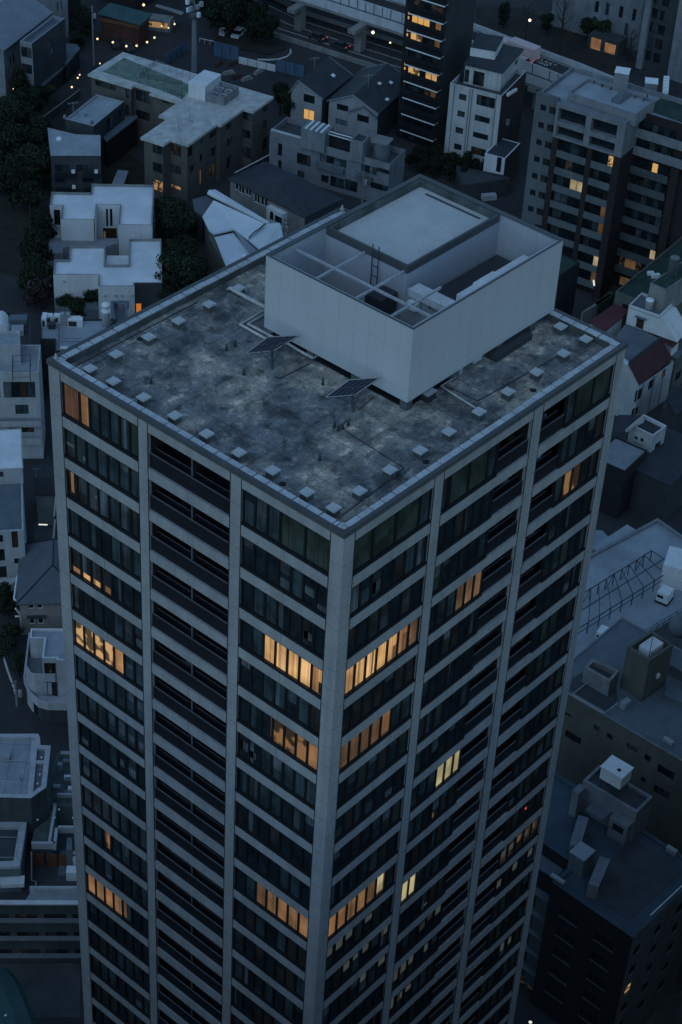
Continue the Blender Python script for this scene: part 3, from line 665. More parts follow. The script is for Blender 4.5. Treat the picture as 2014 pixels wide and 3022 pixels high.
mb.use('screen'); mb.box(PX0 + .092, PY0 + .092, PZ1 + .001, PX1 - .365, PY0 + t, PZ1 + .03)
mb.build('screen_cap', pw)
mb = MB().use('screen'); RQ = [(BX1, BY1), (PX1 - t - .01, BY1), (PX1 - t - .01, PY1 - t - .01), (BX1, PY1 - t - .01)]
mb.prism(RQ, DK, PZ1 - .55, top=False, bot=False); ri = inset(RQ, .28)
mb.build('machine_room', pw)
MT['mroof'] = mat('machine_room_roof', (0.52, 0.515, 0.50), rough=0.85, var=0.10, scale=0.6, fine=0.10)
mb = MB().use('mroof'); mb.face([(*q, PZ1 - .50) for q in RQ]); mb.use('cap'); mb.box(RQ[2][0] - .9, RQ[1][1] + 1.0, PZ1 - .498, RQ[2][0] - .75, RQ[2][1] - 1.2, PZ1 - .44)
mb.build('machine_room_roof', pw)
mb = MB().use('cap')
for x0, y0, x1, y1 in ((BX1 - .04, BY1 - .04, PX1 - .38, BY1 + .13), (BX1 - .04, BY1 + .13, BX1 + .13, PY1 - .36)):
    mb.box(x0, y0, PZ1 - .55, x1, y1, PZ1 - .003)
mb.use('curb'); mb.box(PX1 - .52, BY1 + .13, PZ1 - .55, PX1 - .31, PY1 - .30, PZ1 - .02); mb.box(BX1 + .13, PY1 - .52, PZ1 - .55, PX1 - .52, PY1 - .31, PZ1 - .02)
mb.build('machine_room_parapet', pw)
MT['beam'] = mat('galvanised_beam', (0.42, 0.43, 0.45), var=.2, scale=1.5)
mb = MB().use('whitem')
zb = PZ1 - .55
mb.box(PX0 + 2.38, PY0 + t, zb, PX0 + 2.50, PY1 - t, zb + .16)
for yy in (13.9, 10.7, 7.9):
    mb.box(PX0 + t, yy - .06, zb - .03, PX0 + 2.38, yy + .06, zb + .13); mb.box(PX0 + 2.50, yy - .06, zb - .03, BX1 if yy > BY1 else 17.6, yy + .06, zb + .13)
mb.ms = ['beam']; mb.build('cross_beam', pw)
mb = MB().use('screen')
mb.box(17.5, 8.6, DK, 17.85, BY1, 104.2); mb.box(17.5, PY0 + t, DK, 17.85, 8.6, 103.5)
mb.use('white'); mb.box(18.2, PY0 + .5, 104.2, 25.0, PY0 + 1.5, 105.0); mb.box(19.5, PY0 + .45, 105.0, 21.5, PY0 + 1.3, 105.35); mb.box(17.2, PY0 + .5, 104.0, 18.2, BY1 - .4, 104.5)
mb.build('air_duct', pw)
mb = MB().use('dkmetal')
mb.box(18.7, PY0 + 1.9, 103.1, 26.2, BY1 - .5, 103.3)
for a in range(3): mb.box(19.0 + a * 2.5, PY0 + 2.0, DK, 19.4 + a * 2.5, BY1 - .6, 103.09)
mb.box(13.0, 6.4, DK, 16.6, 9.2, 102.0); mb.box(13.2, 11.4, DK, 15.0, 13.3, 101.8); mb.box(15.6, 10.9, 102.6, 17.2, 12.2, 103.9)
for k in range(9): mb.tube([(17.2, 12.6, 100 + k * .7), (17.2, 13.1, 100 + k * .7)], .03)
mb.tube([(17.2, 12.6, 100), (17.2, 12.6, 106.4)], .04); mb.tube([(17.2, 13.1, 100), (17.2, 13.1, 106.4)], .04)
mb.use('inner'); mb.box(PX0 + t, PY0 + t, DK, BX1 - .02, PY1 - t, DK + .05)
mb.build('cooling_unit', pw)
mb = MB().use('whitem'); mb.box(16.9, 9.2, 103.3, 17.4, 9.9, 103.8); mb.build('flood_lamp', pw); mb = MB().use('whitem'); mb.tube([(12.6, 6.2, 101.5), (12.9, 6.6, 104.9)], .10, 6, .03); mb.build('brace', pw)
mb = MB().use('curb')
for x, y in ((PX0, PY0), (PX0, 9.5), (PX0, 13.2), (PX0 + 4.5, PY0), (PX0 + 9, PY0), (PX0 + 12.5, PY0)): mb = MB().use('curb'); mb.box(x + .05, y + .05, DK, x + .6, y + .6, PZ0 - .01); mb.build('screen_foot', pw)
mb = MB().use('dkmetal'); mb.box(PX0 + 8.2, PY0 - .55, DK, PX0 + 12.0, PY0 + .3, DK + .45); mb.build('cable_trunk', pw)

# ---- concrete blocks with pale caps round the roof
BLK = [(1.25, 21.85), (3.48, 21.89), (6.29, 21.89), (8.95, 21.91), (11.75, 21.94), (14.55, 21.97), (1.33, 19.85), (1.43, 17.34), (1.43, 14.68), (1.45, 12.05), (1.45, 9.44), (1.58, 6.87), (1.46, 4.1), (1.44, 2.07), (3.65, 2.07), (6.4, 2.12), (9.13, 2.09), (11.8, 2.07), (14.73, 2.07), (17.68, 2.13), (20.69, 2.18), (23.63, 2.24), (26.02, 2.22), (26.06, 4.26)]
ORD = ['first', 'second', 'third', 'fourth', 'fifth', 'sixth', 'seventh', 'eighth', 'ninth', 'tenth', 'eleventh', 'twelfth']
blk0 = None
for i, (x, y) in enumerate(BLK):
    if i < 6: lab = 'pale capped roof block along the back left parapet, %s from the left corner' % ORD[i]
    elif i < 14: lab = 'pale capped roof block along the front left parapet, %s from the left corner' % ORD[i - 6]
    elif i < 22: lab = 'pale capped roof block along the front right parapet, %s from the near corner' % ORD[i - 14]
    else: lab = ['pale capped roof block in the far right corner of the tower roof', 'pale capped roof block right beside the far right end of the penthouse'][i - 22]
    if blk0 is None:
        blk0 = thing('roof_block', lab, 'roof block', (x, y, DK), 'pale capped blocks round the tower roof')
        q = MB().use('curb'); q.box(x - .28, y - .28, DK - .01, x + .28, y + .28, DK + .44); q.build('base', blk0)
        q = MB().use('lid'); q.box(x - .33, y - .33, DK + .442, x + .33, y + .33, DK + .55); q.build('cap', blk0)
    else: copy_thing(blk0, (x, y, DK), lab)
VENTS = [(9.2, 17.91), (9.92, 17.84), (8.01, 15.26), (3.24, 18.57), (4.74, 6.05), (7.81, 7.61), (7.71, 7.21), (8.03, 7.14), (8.54, 7.14), (10.67, 11.11)]
VL = ['left vent pipe of the pair left of the solar panels', 'right vent pipe of the pair left of the solar panels', 'lone vent pipe in front of the left solar panel', 'lone vent pipe near the left corner of the tower roof',
      'lone vent pipe near the near corner of the tower roof', 'leftmost vent pipe of the cluster of four below the right solar panel', 'second from left vent pipe of the cluster of four', 'third from left vent pipe of the cluster of four', 'rightmost pale topped vent pipe of the cluster of four', 'small pale vent stub between the two solar panels']
v0 = None
for (x, y), lab in zip(VENTS, VL):
    if v0 is None:
        v0 = thing('vent_pipe', lab, 'vent', (x, y, DK), 'vent pipes on the tower roof')
        q = MB().use('dkmetal'); q.lathe(x, y, [(.12, DK - .01), (.12, DK + .06), (.065, DK + .08), (.065, DK + .36)], 10); q.build('pipe', v0)
        q = MB().use('cap'); q.lathe(x, y, [(.10, DK + .362), (.11, DK + .44), (.05, DK + .50)], 10); q.build('cowl', v0)
    else: copy_thing(v0, (x, y, DK), lab)

# ---- two solar panels on posts
def solar(label, foot, c):
    t = thing('solar_panel', label, 'solar panel', (foot[0], foot[1], DK), 'solar panels on the tower roof')
    q = MB().use('conc'); q.box(foot[0] - .35, foot[1] - .35, DK - .01, foot[0] + .35, foot[1] + .35, DK + .4); q.build('foot', t)
    cz = sum(p[2] for p in c) / 4; cx = sum(p[0] for p in c) / 4; cy = sum(p[1] for p in c) / 4
    q = MB().use('dkmetal'); q.tube([(foot[0], foot[1], DK + .4), (cx, cy, cz - .08)], .09, 8)
    for p in c: q.tube([(foot[0], foot[1], DK + .75), ((p[0] + cx) / 2, (p[1] + cy) / 2, (p[2] + cz) / 2 - .06)], .035)
    q.build('post', t)
    q = MB().use('solar'); q.slab(c, .07); pn = q.build('panel', t)
    def lerp(a, b, k): return tuple(a[i] + (b[i] - a[i]) * k for i in range(3))
    g = MB().use('metal')
    for a, b in ((c[0], c[1]), (c[1], c[2]), (c[2], c[3]), (c[3], c[0])): g.tube([a, b], .03, 4)
    g.use('rail')
    for k in (.2, .4, .6, .8): g.tube([(*lerp(c[0], c[1], k)[:2], lerp(c[0], c[1], k)[2] + .01), (*lerp(c[3], c[2], k)[:2], lerp(c[3], c[2], k)[2] + .01)], .012, 4)
    g.tube([(*lerp(c[0], c[3], .5)[:2], lerp(c[0], c[3], .5)[2] + .01), (*lerp(c[1], c[2], .5)[:2], lerp(c[1], c[2], .5)[2] + .01)], .012, 4)
    g.build('panel_frame', pn)
solar('left tilted solar panel on a single post near the pipes', (9.25, 14.04), [(8.48, 15.58, 101.15), (9.94, 14.58, 101.15), (11.67, 14.03, 101.75), (10.14, 15.26, 101.75)])
solar('right tilted solar panel on a single post by the penthouse corner', (9.36, 7.51), [(8.44, 8.95, 101.15), (9.89, 7.89, 101.15), (11.7, 7.47, 101.75), (10.2, 8.61, 101.75)])

# ---- pipes on the roof
def pipe(label, pts, r, z=None):
    q = MB().use('pipe'); q.tube(pts, r, 8); tag(q.build('roof_pipe', None, True), label, 'pipe', 'insulated pipes on the tower roof')
PR = [(x, y, 100.25) for x, y in [(14.41, 22.87), (14.37, 22.56), (14.3, 21.13), (14.3, 19.36)]]
PR[0] = (PR[0][0], PR[0][1], 99.97)
pipe('straight pale pipe running from a roof outlet to the penthouse left wall', PR, .13)
PR = [(x, y, 100.2) for x, y in [(14.16, 19.18), (11.68, 19.08), (11.65, 16.71)]]; pipe('outer of the two bent pale pipes beside the penthouse left corner', PR, .10)
PR = [(x, y, 100.2) for x, y in [(13.83, 18.83), (12.08, 18.8), (12.1, 16.43)]]; pipe('inner of the two bent pale pipes beside the penthouse left corner', PR, .10)
PR = [(x, y, 100.2) for x, y in [(12.24, 15.61), (12.15, 14.31), (12.14, 13.29), (12.62, 13.26)]]; pipe('bent pale pipe behind the left solar panel', PR, .09)
PR = [(x, y, 100.15) for x, y in [(17.01, 5.66), (15.52, 5.67), (15.2, 2.63)]]; pipe('thin bent pipe on the roof right of the penthouse near corner', PR, .055)
x, y = (14.13, 5.55)
t = thing('roof_box', 'small square ventilation box beside the penthouse near corner', 'roof box', (x, y, DK))
q = MB().use('dkmetal'); q.box(x - .4, y - .3, DK - .01, x + .4, y + .3, DK + .5); q.build('body', t)
q = MB().use('metal'); q.box(x - .45, y - .35, DK + .5, x + .45, y + .35, DK + .58); q.build('lid', t)

def aerial(parent, x, y, z, h=2.6):
    m = MB().use('metal'); m.tube([(x, y, z), (x, y, z + h)], .045, 4); m.tube([(x - .9, y + .4, z + h * .9), (x + .9, y - .4, z + h * .9)], .03, 4)
    for k in range(6): cx, cy = x - .8 + .32 * k, y + .36 - .142 * k; m.tube([(cx - .18, cy - .4, z + h * .9), (cx + .18, cy + .4, z + h * .9)], .018, 4)
    m.build('aerial', parent)
# ---------------------------------------------------------------- ground and roads
mb = MB().use('asphalt'); mb.face([(-900, -900, 0), (1500, -900, 0), (1500, 1500, 0), (-900, 1500, 0)]); structure(mb.build('ground'))

# ---------------------------------------------------------------- upper left: concrete apartment block

b = Bld('apartment_block', 'taupe L shaped apartment block with pale concrete roof, green roof wing and rooftop fans', 'apartment block', [(154.26, 191.99), (156.31, 182.65), (157.46, 182.9), (158.32, 178.96), (156.98, 178.66), (158.29, 172.66), (152.08, 171.3), (152.5, 169.37), (143.98, 167.5), (145.01, 162.81), (147.25, 163.3), (148.0, 159.87), (157.23, 161.89), (157.39, 161.12), (164.9, 162.76), (165.33, 160.82), (172.49, 162.39), (165.46, 194.45)], 11.3, 'tanwall', 'concroof', over=0.45, capm='concroof', wins={
 8: [(1.81, 8.86, 3.8, 10.5), (1.76, 5.28, 3.76, 7.07), (1.7, 1.55, 3.82, 3.72, 'lit_warm')], 10: [(-0.15, 8.3, 2.29, 10.17, 'lit_faint'), (-0.29, 4.76, 2.28, 6.33), (-0.55, 1.62, 2.15, 2.34, 'lit_warm')],
 11: [(0.17, 8.35, 1.74, 10.54, 'glass'), (4.02, 9.27, 4.89, 10.66), (7.21, 8.99, 10.44, 9.94), (0.87, 5.09, 2.16, 6.38), (4.04, 5.9, 4.92, 7.3), (7.8, 5.18, 10.13, 6.88), (4.06, 1.37, 4.76, 4.25, 'lit_dim'), (7.12, 1.47, 9.64, 3.62, 'lit_faint')],
 13: [(2.08, 9.06, 3.88, 10.25), (2.34, 5.75, 4.15, 7.08), (2.44, 1.18, 4.06, 3.6)], 14: [(-0.07, 9.09, 1.76, 10.59), (-0.12, 5.56, 1.73, 7.07), (-0.16, 1.55, 1.93, 3.68)],
 15: [(3.77, 9.1, 5.44, 10.41), (3.92, 5.8, 5.4, 7.35), (3.93, 1.35, 5.77, 3.84)], 0: [(0.88, 9.3, 5.38, 10.32), (7.53, 8.65, 8.32, 10.42), (7.44, 5.27, 8.23, 7.2)],
 2: [(0.34, 8.15, 3.36, 10.22), (0.26, 4.61, 3.31, 6.28)], 4: [(2.02, 10.06, 3.63, 11.66), (1.98, 6.64, 3.6, 8.25)]})
m = MB().use('greenroof'); m.face([(x, y, 11.304) for x, y in [(156.86, 190.84), (159.54, 177.43), (159.59, 172.93), (164.8, 175.24), (163.88, 192.45)]]); m.build('green_roof_patch', b.t)
o = (162.1, 169.64, 15.58, 5.92, 3.41); hut = b.box('roof_hut', o[:2], o[2], o[3], o[4], 11.3, 14.0, 'white', 'whiteroof')
o = (163.14, 165.88, 14.84, 5.38, 5.9)
m = MB()
for k in range(3):
    m.use('greywall' if k != 1 else 'conc'); u = uv(o[2]); z = 11.35 + .53 * k
    m.ob(o[:2], u, o[3], .06, z, z + .45); m.ob(at(o, o[2], 0, o[4] - .06), u, o[3], .06, z, z + .45)
    m.ob(at(o, o[2], 0, .06), u, .06, o[4] - .12, z, z + .45); m.ob(at(o, o[2], o[3] - .06, .06), u, .06, o[4] - .12, z, z + .45)
scr = m.build('fan_screen', b.t)
for i in range(3):
    for j in range(2):
        c = at(o, o[2], o[3] * (.3 + .4 * j), o[4] * (.2 + .3 * i)); m = MB().use('metal'); m.lathe(*c, [(.62, 11.3), (.62, 12.3), (.74, 12.35), (.74, 12.5), (.5, 12.48), (.45, 12.2)], 14); m.use('joint'); m.lathe(*c, [(.44, 12.21), (.43, 12.22)], 14); m.build('fan_unit', scr)
for k, px in enumerate([(150.52, 164.78), (154.29, 165.75)]):
    m = MB().use('metal'); m.lathe(*px, [(.75, 11.3), (.62, 11.42), (.12, 11.75), (.10, 12.4)], 10); m.tube([(*px, 12.4), (*px, 14.2)], .05)
    if k == 0:
        for a in range(4): m.tube([(px[0] - .4, px[1] + .4, 12.9 + a * .3), (px[0] + .4, px[1] - .4, 12.9 + a * .3)], .03)
    else: m.tube([(px[0] - .5, px[1] + .5, 14.3), (px[0] + .5, px[1] - .9, 13.9)], .04)
    m.build('antenna', b.t)
m = MB().use('dkmetal')
for a, c in [((160.29, 184.41), (166.1, 186.13)), ((160.28, 184.42), (163.48, 176.9)), ((159.12, 177.06), (160.17, 173.71))]:
    for z in (11.6, 11.95, 12.3): m.tube([(*a, z), (*c, z)], .035, 4)
    for k in range(6): q = (a[0] + (c[0] - a[0]) * k / 5, a[1] + (c[1] - a[1]) * k / 5); m.tube([(*q, 11.3), (*q, 12.35)], .04, 4)
m.build('roof_fence', b.t)
for a, c in [((165.62, 185.64), (166.07, 177.53))]:
    m = MB().use('metal')
    for k in range(6): q = (a[0] + (c[0] - a[0]) * k / 5, a[1] + (c[1] - a[1]) * k / 5); m.tube([(*q, 11.3), (*q, 12.7)], .05, 4)
    for z in (12.0, 12.6): m.tube([(*a, z), (*c, z)], .025, 4)
    m.build('guard_rail', b.t)

# ---- small flat house left of it, two wings

b = Bld('flat_roof_house', 'charcoal block with pale roof and a dark side terrace, left of the taupe apartment block', 'house', [(143.71, 179.18), (154.41, 182.57), (152.69, 187.99), (141.99, 184.6)], 9.2, 'darkwall', 'paleroof', par=.35, capm='metal', wins={0: [(4.49, 5.91, 6.17, 8.24), (6.07, 5.71, 7.17, 8.37, 'pale'), (9.1, 6.64, 10.16, 8.1), (4.88, 2.37, 7.3, 2.91), (10.46, 1.07, 11.73, 2.3)]})
aerial(b.t, *(144.52, 185.27), 8.85)
for k, q in enumerate([(142.55, 185.37), (145.77, 183.52), (144.61, 180.57)]): m = MB().use('greywall'); m.lathe(*q, [(.3, 8.85), (.3, 9.3), (.2, 9.5)], 8); m.build('roof_vent', b.t)
b2 = Bld('flat_roof_house', 'charcoal house front with pale tiled roof, small domed vent and four balconies', 'house', [(131.41, 176.68), (137.62, 170.81), (142.81, 176.42), (139.87, 179.63), (138.01, 184.88)], 8.8, 'darkwall', 'paleroof', par=.15, capm='metal', wins={0: [(0.61, 5.71, 3.06, 7.04), (4.32, 5.71, 7.15, 7.04), (0.52, 3.61, 2.24, 4.95), (5.27, 3.6, 7.08, 4.95)]})
m = MB().use('whitem'); m.lathe(*(136.56, 180.23), [(.55, 8.65), (.5, 9.0), (.3, 9.2), (.05, 9.25)], 12); m.build('dome_vent', b2.t, True)
A, u, n, L_ = b2.edge(0)
for z in (5.3, 2.3):
    for a0, a1 in ((.6, 4.2), (5.4, 9.2)):
        if a0 < L_ - 1.5:
            m = MB().use('black'); wbox(m, A, u, n, a0, min(a1, L_ - .4), z - .5, z + .35, -.7, 0); m.use('whitem'); wbox(m, A, u, n, min(a1, L_ - .4) - .75, min(a1, L_ - .4) - .15, z + .36, z + .95, -.55, -.2); m.build('balcony', b2.t)
m = MB().use('slateblue'); m.prism([(146.15, 178.59), (156.8, 181.63), (157.18, 182.16), (155.16, 183.75), (147.24, 183.0), (147.15, 180.79)], 5.3, 5.6); m.use('black'); m.prism(inset([(146.15, 178.59), (156.8, 181.63), (157.18, 182.16), (155.16, 183.75), (147.24, 183.0), (147.15, 180.79)], .2), 0, 5.3)
m.build('terrace', b2.t)
m = MB().use('metalroof'); m.slab([(139.04, 169.74, 3.2), (140.41, 168.18, 3.2), (144.5, 171.24, 3.2), (143.37, 172.81, 3.2)], .15); m.use('dkmetal')
for q in [(139.56, 170.02, 3.0), (140.72, 168.65, 3.0), (144.4, 171.42, 3.0), (143.5, 172.82, 3.0)]: m.tube([(q[0], q[1], 0), q], .06)
tag(m.build('carport'), 'narrow pale carport roof between the white house and the taupe block', 'carport')

# ---- far upper left: long building with metal roof, tall white block, dark house

t = thing('long_house', 'long pale house with blue grey metal roof in the upper left corner', 'house', (*(151.03, 211.6), 0))
P1 = [(151.03, 211.6), (168.12, 217.93), (163.6, 230.12), (146.52, 223.79)]; m = MB(); un = wall(m, P1[0], P1[1], 0, 10.6, [(2.05, 6.27, 2.73, 8.16), (3.33, 6.4, 4.09, 8.25), (2.5, 10.13, 3.08, 10.94)], .15, 'greywall'); wall(m, P1[3], P1[0], 0, 10.6, [], .1, 'greywall'); wall(m, P1[1], P1[2], 0, 10.6, [], .1, 'greywall'); wall(m, P1[2], P1[3], 0, 10.6, [], .1, 'greywall')
m.build('wall', t)
for w in [(2.05, 6.27, 2.73, 8.16), (3.33, 6.4, 4.09, 8.25)]: window(t, P1[0], un[0], un[1], w, .15, ['glass'])
e = inset(P1, -.5); rz = 14.2; r0 = ((e[0][0] + e[3][0]) / 2, (e[0][1] + e[3][1]) / 2, rz); r1_ = ((e[1][0] + e[2][0]) / 2, (e[1][1] + e[2][1]) / 2, rz)
m = MB().use('metalroof'); m.slab([(*e[0], 10.6), (*e[1], 10.6), r1_, r0], .25); m.slab([r0, r1_, (*e[2], 10.6), (*e[3], 10.6)], .25)
for k in range(22): q = k / 21; m.tube([(e[0][0] + (e[1][0] - e[0][0]) * q, e[0][1] + (e[1][1] - e[0][1]) * q, 10.64), (r0[0] + (r1_[0] - r0[0]) * q, r0[1] + (r1_[1] - r0[1]) * q, rz + .04)], .03, 4)
m.use('dkmetal'); m.tube([(*e[0], 10.45), (*e[1], 10.45)], .14, 6); m.build('roof', t)

Bld('white_block', 'tall pale block with narrow slit windows at the top edge behind the dark cube house', 'building', [(178.82, 224.6), (184.34, 226.95), (180.83, 235.23), (175.31, 232.89)], 21, 'greywall', 'greyroof', wmats={0: 'black'}, wins={3: [(6.65, 5.3, 6.86, 7.31), (7.45, 5.88, 7.65, 8.17), (7.42, 2.96, 7.61, 4.4)]})

b = Bld('cube_house', 'dark charcoal cube house with sunken flat roof and a pale door canopy', 'house', [(153.22, 205.92), (165.31, 210.17), (164.48, 212.55), (152.38, 208.29)], 12.9, 'darkwall', 'slateblue', par=.7, pw=.28, capm='metalroof', wins={0: [(5.65, 9.37, 7.88, 11.01, 'pale'), (6.11, 7.53, 8.05, 9.19, 'pale')], 3: [(0.17, 9.86, 2.35, 11.88), (0.07, 6.6, 2.28, 8.49)]}, wmats={3: 'greywall'})
m = MB().use('slateblue'); qq = [(155.72, 206.25), (164.68, 209.79), (164.91, 212.19), (155.0, 208.49)]; m.prism(qq, 3.2, 3.6); m.use('black'); m.prism(inset(qq, .15), 0, 3.2); m.build('porch', b.t)
m = MB().use('slateblue'); qq = [(163.69, 208.96), (171.06, 212.72), (171.77, 214.42), (170.54, 215.89), (168.9, 214.71)]; m.prism(qq, 3.8, 4.2); m.use('black'); m.prism(inset(qq, .15), 0, 3.8); m.build('garage', b.t)

# ---- restaurant with teal roof and globe lamps, brick block behind

t = thing('restaurant', 'low brick restaurant with teal sheet roof at the top of the picture', 'restaurant', (*(185.58, 211.08), 0)); qq = [(185.58, 211.08), (190.59, 212.99), (187.42, 221.28), (182.42, 219.37)]
m = MB().use('tealroof'); e = inset(qq, -.3); m.slab([(*e[0], 5.3), (*e[1], 5.3), (*e[2], 5.9), (*e[3], 5.9)], .18); m.build('roof', t)
m = MB().use('redbrick'); m.prism(inset(qq, .3), 0, 5.1); m.build('wall', t)
m = MB().use('wood'); m.prism(inset(qq, .15), 4.2, 4.9); m.build('fascia', t)
qq = [(173.3, 204.2), (184.77, 210.14), (181.75, 215.96), (170.28, 210.02)]
m = MB().use('brick'); o = (197.83, 224.82, 10.79, 6.2, 10.23); m.ob(o[:2], uv(o[2]), 7, o[4], 0, 13); tag(m.build('brick_block'), 'plain dark brick block behind the teal roofed restaurant', 'building')
GLB = [(180.3, 217.76), (181.49, 214.53), (182.21, 211.39), (183.85, 210.15), (186.56, 209.94), (189.14, 210.48)]
g0 = None
for i, (x, y) in enumerate(GLB):
    lab = 'glowing white globe lamp on the restaurant terrace, %s from the left' % ORD[i]
    if g0 is None:
        g0 = thing('globe_lamp', lab, 'lamp', (x, y, 0), 'globe lamps round the restaurant terrace')
        m = MB().use('dkmetal'); m.tube([(x, y, 0), (x, y, 1.35)], .05); m.build('post', g0)
        m = MB().use('bulb'); m.lathe(x, y, [(.08, 1.34), (.19, 1.43), (.22, 1.55), (.19, 1.67), (.06, 1.76)], 10); m.build('globe', g0, True)
    else: copy_thing(g0, (x, y, 0), lab)
def lamp(name, label, cat, x, y, z, r, mk, post=True, arm=0.0):
    t = thing(name, label, cat, (x, y, 0)); m = MB().use('dkmetal')
    m.tube([(x + arm, y, 0), (x + arm, y, z + .12)] + ([(x, y, z + .15)] if arm else []), .06); m.build('post', t)
    m = MB().use(mk); m.lathe(x, y, [(r * .3, z - r), (r * .85, z - r * .5), (r, z), (r * .85, z + r * .5), (r * .3, z + r)], 10); m.build('bulb', t, True); return t
for (lab, mk, r, z), (x, y) in zip([('bright globe lamp left of the restaurant brick block', 'bulb', .28, 4), ('wall lamp under the right end of the teal roof', 'bulb', .16, 3), ('warm lamp pair upper one beside the dark cube house', 'bulb', .15, 2.5), ('warm lamp pair lower one beside the dark cube house', 'bulb', .18, 2), ('single globe lamp on the garden wall near the cube house', 'bulb', .2, 1.2), ('small globe lamp by the tree at the far left edge', 'bulb', .17, 2.5),
     ('small lamp left of the green roof wing', 'bulb', .14, 3), ('lit box lamp in the car yard right of the restaurant', 'bulb', .16, 2.2), ('right globe lamp in the car yard', 'bulb', .19, 2.2), ('lower small globe lamp in the car yard', 'bulb', .16, 1.6)],
     [(194.8, 219.41), (189.44, 214.26), (165.28, 206.57), (164.8, 206.64), (162.38, 205.71), (152.05, 210.57), (170.83, 206.83), (193.08, 212.44), (195.69, 211.33), (194.43, 211.82)]):
    lamp('garden_lamp', lab, 'lamp', x, y, z, r, mk)
# pale canopies and kiosks of the car yard
m = MB().use('conc'); m.slab([(196.21, 217.55, 4), (197.28, 210.8, 4), (198.27, 211.17, 4.1), (197.02, 217.59, 4.1)], .2); m.use('dkmetal')
for q in [(196.61, 217.49, 3.9), (197.66, 211.34, 3.9), (197.15, 214.11, 3.9)]: m.tube([(q[0], q[1], 0), q], .08)
tag(m.build('canopy'), 'long pale canopy roof in the yard right of the restaurant', 'canopy')
m = MB().use('conc'); o = (195.49, 212.44, 30.91, 2.21, 3.64); m.ob(o[:2], uv(o[2]), 3, 6, 0, 2.4); m.use('lit_warm'); m.ob(at(o, o[2], -.02, .5), uv(o[2]), .02, 4.5, .8, 2.0); tag(m.build('kiosk'), 'low lit kiosk below the pale canopy', 'kiosk')

# ---- steel mast
x, y = (186.42, 196.47); t = thing('radio_mast', 'grey tubular radio mast with antenna platform in front of the dark trees', 'mast', (x, y, 0))
mh = 11.42; m = MB().use('greywall'); m.tube([(x, y, 0), (x, y, mh)], .62, 12, .45); m.build('pole', t)
m = MB().use('dkmetal'); m.lathe(x, y, [(.6, mh - .1), (1.35, mh), (1.35, mh + .15), (.5, mh + .2)], 12)
for k in range(8): a = k * .785; m.tube([(x + 1.3 * math.cos(a), y + 1.3 * math.sin(a), mh), (x + 1.3 * math.cos(a), y + 1.3 * math.sin(a), mh + 1.2)], .04, 4)
m.build('platform', t)
for k, (a, z, s) in enumerate([(0.3, 1.0, .3), (1.9, .6, .26), (3.4, 1.6, .3), (4.6, .4, .28), (5.4, 2.2, .34), (2.5, 2.6, .3)]):
    m = MB().use('whitem' if k % 2 else 'metal'); cx, cy = x + 1.35 * math.cos(a), y + 1.35 * math.sin(a); m.box(cx - s, cy - s, mh + z, cx + s, cy + s, mh + z + .9); m.build('antenna', t)
m = MB().use('greywall'); m.tube([(x, y, mh), (x, y, mh + 3.6)], .12); m.build('mast_tip', t)

# ---- white flat roofed houses

b = Bld('white_house', 'white flat roofed house with entrance court and two slit windows, upper of the pair', 'house', [(121.83, 166.37), (123.29, 164.88), (119.96, 161.62), (123.97, 157.52), (127.64, 161.11), (130.32, 158.38), (125.58, 153.74), (129.48, 149.76), (139.36, 159.42), (131.96, 166.99), (129.75, 164.83), (125.11, 169.57)], 7.0, 'white', 'whiteroof', par=.42, pw=.2, capm='conc', wins={4: [(1.47, 2.88, 1.81, 6.21, 'glass'), (2.12, 2.9, 2.54, 6.22, 'glass'), (0.88, 0.54, 3.21, 2.52, 'brownshut')], 0: [(0.63, 3.22, 1.67, 6.15, 'glass')]}, pane_w=3)
m = MB().use('lit_dim'); A, u, n, L_ = b.edge(4)
for w in [(0.88, 0.53, 1.29, 1.81)]: wbox(m, A, u, n, w[0], w[2], max(w[1], .3), max(w[3], 1.2), .10, .135)
m.build('entrance_light', b.t)
A, u, n, L_ = b.edge(2); m = MB().use('dkmetal'); m.tube([(A[0] + u[0] * (L_ - .2) + n[0] * .1, A[1] + u[1] * (L_ - .2) + n[1] * .1, z) for z in (3, 7.05)], .07); m.build('downpipe', b.t)
b = Bld('white_house', 'white flat roofed house with sunken roof court and orange lit door, lower of the pair', 'house', [(107.33, 149.37), (112.45, 144.45), (110.04, 141.94), (114.14, 138.0), (114.79, 138.67), (117.94, 135.65), (127.48, 145.57), (123.68, 149.22), (118.03, 143.35), (115.29, 145.98), (119.41, 150.26), (115.27, 154.24), (112.28, 151.14), (110.59, 152.76)], 7.0, 'white', 'whiteroof', par=.42, pw=.2, capm='conc', wmats={4: 'darkwall'}, wins={4: [(0.13, 0.98, 1.06, 3.2, 'lit_orange')], 8: [], 0: []}, pane_w=2)
A, u, n, L_ = b.edge(2)
for a in (.9, 2.6, 3.6, 5.2): m = MB().use('metal'); wbox(m, A, u, n, a, a + .28, 5.2, 5.45, -.3, 0); m.build('wall_lamp', b.t)
A, u, n, L_ = b.edge(0); m = MB().use('metal'); wbox(m, A, u, n, 1.5, 1.75, 5.7, 5.9, -.25, 0); m.build('wall_lamp', b.t)
m = MB().use('slateblue'); m.prism([(105.51, 147.23), (110.49, 141.48), (112.98, 145.14), (108.05, 149.93)], 0, 2.6); m.build('lower_terrace', b.t)

m = MB().use('white'); m.prism(inset([(116.71, 147.27), (119.24, 144.82), (121.44, 147.13), (119.06, 149.43)], -.1), 0, 5.6); m.build('court_block', b.t)
m = MB().use('greyroof'); m.prism([(115.52, 160.3), (117.31, 158.33), (118.49, 159.62), (119.61, 159.27), (123.72, 155.07), (128.27, 153.89), (119.15, 163.55)], 0, 3.0); m.build('link_roof', b.t)

